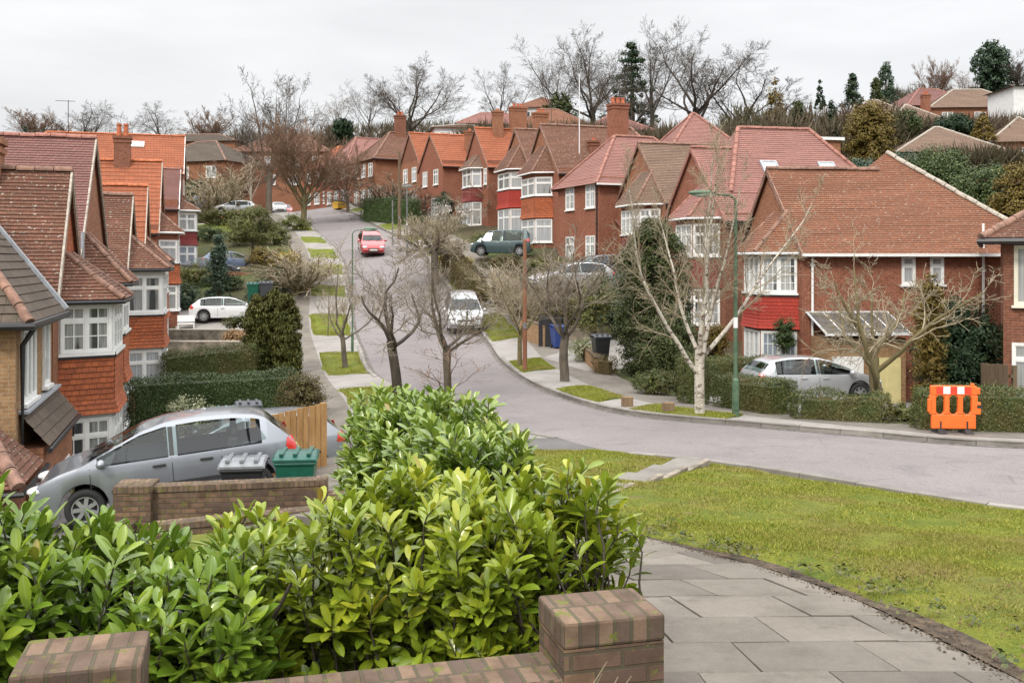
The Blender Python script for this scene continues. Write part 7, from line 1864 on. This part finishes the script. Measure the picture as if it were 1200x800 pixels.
drape('lawn', [(-6.0, 4.5), (-.5, 4.7), (.35, 7.0), (-.9, 9.6), (-2.9, 12.6), (-4.6, 14.2), (-7, 13.6), (-7.5, 8)], .03, 'grass', 12)
# ------------------------------------------------------------------ laurels, leaf by leaf
LROW = (.10, .28, .50, .72, .90)
LT = np.array([(0, 0)] + [(t, s) for t in LROW for s in (-1, 0, 1)] + [(1, 0)])
LWID = {0: 0, .10: .26, .28: .70, .50: .98, .72: .97, .90: .60, 1: 0}
LF_T = np.array([(0, 2, 1), (0, 3, 2), (13, 14, 16), (14, 15, 16)]); LF_Q = np.array([q for k in range(4) for q in ((1 + 3 * k, 2 + 3 * k, 5 + 3 * k, 4 + 3 * k), (2 + 3 * k, 3 + 3 * k, 6 + 3 * k, 5 + 3 * k))])
def laurel_mesh(B, D, N, Ln, Wd, curl, fold):
    n = len(B); D = D / np.linalg.norm(D, axis=1, keepdims=True); N = N - D * (N * D).sum(1, keepdims=True); N /= np.linalg.norm(N, axis=1, keepdims=True) + 1e-9
    S = np.cross(D, N)
    t = LT[:, 0][None, :, None]; s = LT[:, 1][None, :, None]; wd = np.array([LWID[float(a)] for a in LT[:, 0]])[None, :, None]
    W2 = (Wd / 2)[:, None, None] * wd
    c = curl[:, None, None]
    V = B[:, None] + D[:, None] * (t * Ln[:, None, None]) * (1 - .12 * np.abs(c) * t) + S[:, None] * s * W2 + N[:, None] * (np.abs(s) * W2 * fold[:, None, None] - c * t * t * Ln[:, None, None] * .35)
    o = (np.arange(n) * 17)[:, None, None]
    return V.reshape(-1, 3), [(LF_T[None] + o).reshape(-1, 3), (LF_Q[None] + o).reshape(-1, 4)]
def shoots(rng, tips, dirs, slen, nleaf, ll):
    """rosettes of leaves round shoots; returns laurel arrays and stem polylines"""
    Bs, Ds, Ns, Ls, Ws, Cs, Fs, Ag, stems = [], [], [], [], [], [], [], [], []
    for p, d, sl in zip(tips, dirs, slen):
        d = d / np.linalg.norm(d); ref = np.array([1., 0, 0]) if abs(d[2]) > .8 else np.array([0, 0, 1.])
        a = np.cross(d, ref); a /= np.linalg.norm(a); b = np.cross(d, a); k = nleaf + rng.integers(-2, 3); az = rng.uniform(0, 6.28)
        bend = (a * rng.normal() + b * rng.normal()) * sl * .12
        base = p - d * sl
        s = (np.arange(k) + rng.uniform(-.3, .3, k)) / k; s = np.clip(.12 + .88 * s ** .75, 0, 1)
        th = np.radians(78 - 52 * s ** 1.3 + rng.normal(0, 6, k)); ph = az + np.arange(k) * 2.4 + rng.normal(0, .25, k)
        rad = a[None] * np.cos(ph)[:, None] + b[None] * np.sin(ph)[:, None]
        D = d[None] * np.cos(th)[:, None] + rad * np.sin(th)[:, None]; D[:, 2] -= .12 * (1 - s)
        N = d[None] * np.sin(th)[:, None] - rad * np.cos(th)[:, None] + rng.normal(0, .12, (k, 3)) + np.array([0, 0, .35])
        Bp = base[None] + d[None] * (sl * s)[:, None] + bend[None] * (4 * s * (1 - s))[:, None] + rad * .006
        Ag.append(np.clip(.12 + .75 * s ** 1.6 + rng.normal(0, .22), 0, 1)); l = ll * rng.uniform(.72, 1.15, k) * (1 - .35 * np.clip((s - .75) / .25, 0, 1) + .0)
        Bs.append(Bp); Ds.append(D); Ns.append(N); Ls.append(l); Ws.append(l * rng.uniform(.29, .38, k)); Cs.append(rng.normal(.28, .2, k)); Fs.append(rng.uniform(.2, .6, k))
        u = np.linspace(-.45, 1, 6); stems.append(([tuple(base + d * sl * q + bend * (4 * q * (1 - q) if q > 0 else q * .5) + (np.array([0, 0, -.2]) * q * q if q < 0 else 0)) for q in u], list(np.linspace(.0075, .003, 6))))
    cat_ = np.concatenate
    return (cat_(Bs), cat_(Ds), cat_(Ns), cat_(Ls), cat_(Ws), cat_(Cs), cat_(Fs), cat_(Ag)), stems
def laurel(label, loc, sample, n, ll, mat, seed, nleaf=13, sl=(.18, .36), trunks=()):
    rng = np.random.default_rng(seed)
    tips, dirs = sample(rng, n)
    slen = rng.uniform(*sl, n)
    A_, st = shoots(rng, tips, dirs, slen, nleaf, ll)
    t = thing('laurel_shrub', label, 'shrub', loc, 0, 'laurel shrubs along the garden boundary')
    lo = np.array(loc)
    V, F_ = laurel_mesh(A_[0] - lo, *A_[1:7]); lv_ = np_mesh('leaves', V, F_, mat, t, smooth=True)
    for nm_, vals in (('age', np.repeat(A_[7], 17)), ('rib', np.tile(np.abs(LT[:, 1]), len(A_[7])))):
        lv_.data.attributes.new(nm_, 'FLOAT', 'POINT').data.foreach_set('value', vals.astype(np.float32))
    V, F_ = tubes([([tuple(np.array(q) - lo) for q in p], r) for p, r in st] + [([tuple(np.array(q) - lo) for q in p], r) for p, r in trunks], 5); np_mesh('stems', V, F_, 'bark_dark', t, smooth=True)
def hedge_sampler(path, half, top, base, upb=.7, power=.5, front=None):
    """tips fill a hedge following path (x,y list); top(x,y)/base give heights"""
    p = resample(path, 80)
    d = np.gradient(p, axis=0); d /= np.linalg.norm(d, axis=1)[:, None]; nm = np.c_[-d[:, 1], d[:, 0]]
    def f(rng, n):
        i = rng.uniform(0, 79, n); u = rng.uniform(-1, 1, n)
        h = rng.uniform(0, 1, n) ** power
        prof = np.sqrt(np.clip(1 - (h * .9) ** 4, 0, 1)) 
        q = np.stack([np.interp(i, np.arange(80), p[:, c]) for c in (0, 1)], 1); nn = np.stack([np.interp(i, np.arange(80), nm[:, c]) for c in (0, 1)], 1)
        hw_ = half(i / 79) if callable(half) else half
        u = np.sign(u) * np.abs(u) ** .6
        q = q + nn * (u * hw_ * prof)[:, None]
        zt = top(q[:, 0], q[:, 1], i / 79); zb = base(q[:, 0], q[:, 1])
        z = zb + (zt - zb) * h + rng.normal(0, .05, n)
        D = np.c_[nn * (u * (1.15 - h))[:, None] * 1.1, np.full(n, upb) * (.5 + h)] + rng.normal(0, .2, (n, 3))
        oh = (D[:, :2] * nn).sum(1) * np.sign(u); D[:, :2] -= nn * (np.sign(u) * np.minimum(oh, 0) * 1.6)[:, None]
        return np.c_[q, z], D
    return f
def stem_trunks(rng, path, n, zb, h):
    p = resample(path, 60); out = []
    for k in range(n):
        i = rng.integers(0, 60); x, y = p[i]; z0 = zb(np.array([x]), np.array([y]))[0] - .1
        dx, dy = rng.normal(0, .22, 2); out.append(([(x + dx * t, y + dy * t, z0 + h * t) for t in np.linspace(0, 1, 6)], list(np.linspace(.02, .008, 6))))
    return out
gb = lambda x, y: gz_np(x, y) + .05
rg = np.random.default_rng(2)
# dark shrub at the left
pl_ = [(-3.3, 4.6), (-2.5, 4.75), (-1.75, 4.95), (-1.35, 5.1)]
laurel('big dark glossy laurel at the left edge rising above the left pier', (-2.5, 4.8, gz(-2.5, 4.8)),
       hedge_sampler(pl_, .62, lambda x, y, i: -1.02 - .36 * np.clip((i - .38) / .2, 0, 1) + .07 * np.sin(x * 5), lambda x, y: np.full(len(x), -2.45)), 680, .158, 'leaf_laurel_dark', 11, 12, trunks=stem_trunks(rg, pl_, 22, gb, .85))
pl_ = [(-1.45, 5.2), (-.9, 5.35), (-.35, 5.4), (.05, 5.35)]
laurel('sparse yellow green laurel with lawn showing through, behind the low wall between the piers', (-.9, 5.3, gz(-.9, 5.3)),
       hedge_sampler(pl_, .5, lambda x, y, i: -1.34 + .06 * np.sin(x * 6) + .05 * np.sin(x * 13), lambda x, y: np.full(len(x), -2.35), power=.62), 360, .15, 'leaf_laurel', 12, 13, trunks=stem_trunks(rg, pl_, 26, gb, .72))
pl_ = [(-.55, 6.0), (-.05, 5.75), (.24, 5.6), (.35, 5.5)]
laurel('lime green laurel leaning over the footway beside the right pier', (0, 5.7, gz(0, 5.7)),
       hedge_sampler(pl_, .6, lambda x, y, i: -1.22 - .10 * i + .09 * np.sin(x * 7 + y * 3), lambda x, y: np.full(len(x), -2.5), power=.55), 420, .15, 'leaf_laurel', 13, 13, trunks=stem_trunks(rg, pl_, 18, gb, .75))
pl_ = [(-.2, 7.2), (-.45, 8.6), (-.95, 10.2), (-1.4, 11.5)]
laurel('long dense laurel hedge running back along the footway towards the road', (-1.3, 9.5, gz(-1.3, 9.5)),
       hedge_sampler(pl_, lambda i: .5 + .12 * i, lambda x, y, i: gz_np(x, y) + 1.18 + .27 * i + .07 * np.sin(x * 5 + y * 3), gb, power=.55), 1150, .158, 'leaf_laurel_cool', 14, 12, trunks=stem_trunks(rg, pl_, 30, gb, .8))
# a few dry twigs in the corner by the right pier
mtw = MB(); rr = random.Random(4)
for i in range(7):
    x, y = .28 + rr.uniform(-.1, .1), 4.28 + rr.uniform(-.08, .05); mtw.tube([(x, y, -2.0), (x + rr.uniform(-.1, .1), y - .1, -1.8), (x + rr.uniform(-.2, .2), y - .14, -1.66 + rr.uniform(-.05, .05))], [.005, .004, .002], 5)
o = mtw.build('dry_twigs', 'twig_pale'); tag(o, 'few pale dry twigs in the corner between the low wall and right pier', 'twigs'); 
# ------------------------------------------------------------------ camera, world, light
cam = bpy.data.cameras.new('camera'); co = bpy.data.objects.new('camera', cam); COL.objects.link(co)
cam.sensor_width = 36; cam.lens = 36; cam.shift_y = -95 / 1200
cam.clip_end = 3000; cam.clip_start = .05
co.location = (0, 0, 0); co.rotation_euler = (PI / 2, 0, 0)
sc.camera = co
w = bpy.data.worlds.new('World'); sc.world = w; w.use_nodes = True
nt = w.node_tree; bg = nt.nodes['Background']
SUN_EL, SUN_AZ = 42, 205
sky = nd(nt, 'ShaderNodeTexSky', sky_type='NISHITA', sun_disc=False, sun_elevation=R(SUN_EL), sun_rotation=R(SUN_AZ))
tc = nt.nodes.new('ShaderNodeTexCoord')
sx = nd(nt, 'ShaderNodeSeparateXYZ', i_0=tc.outputs['Generated'])
r1 = nd(nt, 'ShaderNodeMapRange', i_0=sx.outputs[2], i_1=0., i_2=.28, i_3=6.4, i_4=7.1)
r2 = nd(nt, 'ShaderNodeMapRange', i_0=sx.outputs[2], i_1=.28, i_2=1., i_3=0., i_4=20.)
ad = nd(nt, 'ShaderNodeMath', operation='ADD', i_0=r1.outputs[0], i_1=r2.outputs[0])
mp = nd(nt, 'ShaderNodeMapping', i_Vector=tc.outputs['Generated'], i_Scale=(1.6, 1.6, 7))
n1 = noise_(nt, 1.6, 5, mp.outputs[0], .55)
cl = nd(nt, 'ShaderNodeMapRange', i_0=n1, i_1=.3, i_2=.7, i_3=.86, i_4=1.07)
mu = nd(nt, 'ShaderNodeMath', operation='MULTIPLY', i_0=ad.outputs[0], i_1=cl.outputs[0])
cc = nd(nt, 'ShaderNodeCombineColor', i_0=mu.outputs[0], i_1=mu.outputs[0], i_2=mu.outputs[0])
tint = mixc(nt, 1.0, cc.outputs[0], (.995, 1.0, 1.008), 'MULTIPLY')
mx = mixc(nt, .06, tint, sky.outputs[0])
L(nt, mx, bg.inputs[0]); bg.inputs[1].default_value = .1
sl = bpy.data.lights.new('sun', 'SUN'); sl.energy = 1.5; sl.angle = R(12); sl.color = (1, .93, .82)
so = bpy.data.objects.new('sun', sl); COL.objects.link(so)
# sun_rotation is measured clockwise from +Y
so.rotation_euler = (R(90 - SUN_EL), 0, R(180 - SUN_AZ)); so.location = (0, 0, 40)
sc.view_settings.view_transform = 'Standard'; sc.view_settings.look = 'None'; sc.view_settings.gamma = 1
sc.view_settings.exposure = .5
sc.cycles.use_denoising = True
sc.cycles.max_bounces = 6; sc.cycles.diffuse_bounces = 3; sc.cycles.transparent_max_bounces = 8
sc.cycles.caustics_reflective = False; sc.cycles.caustics_refractive = False
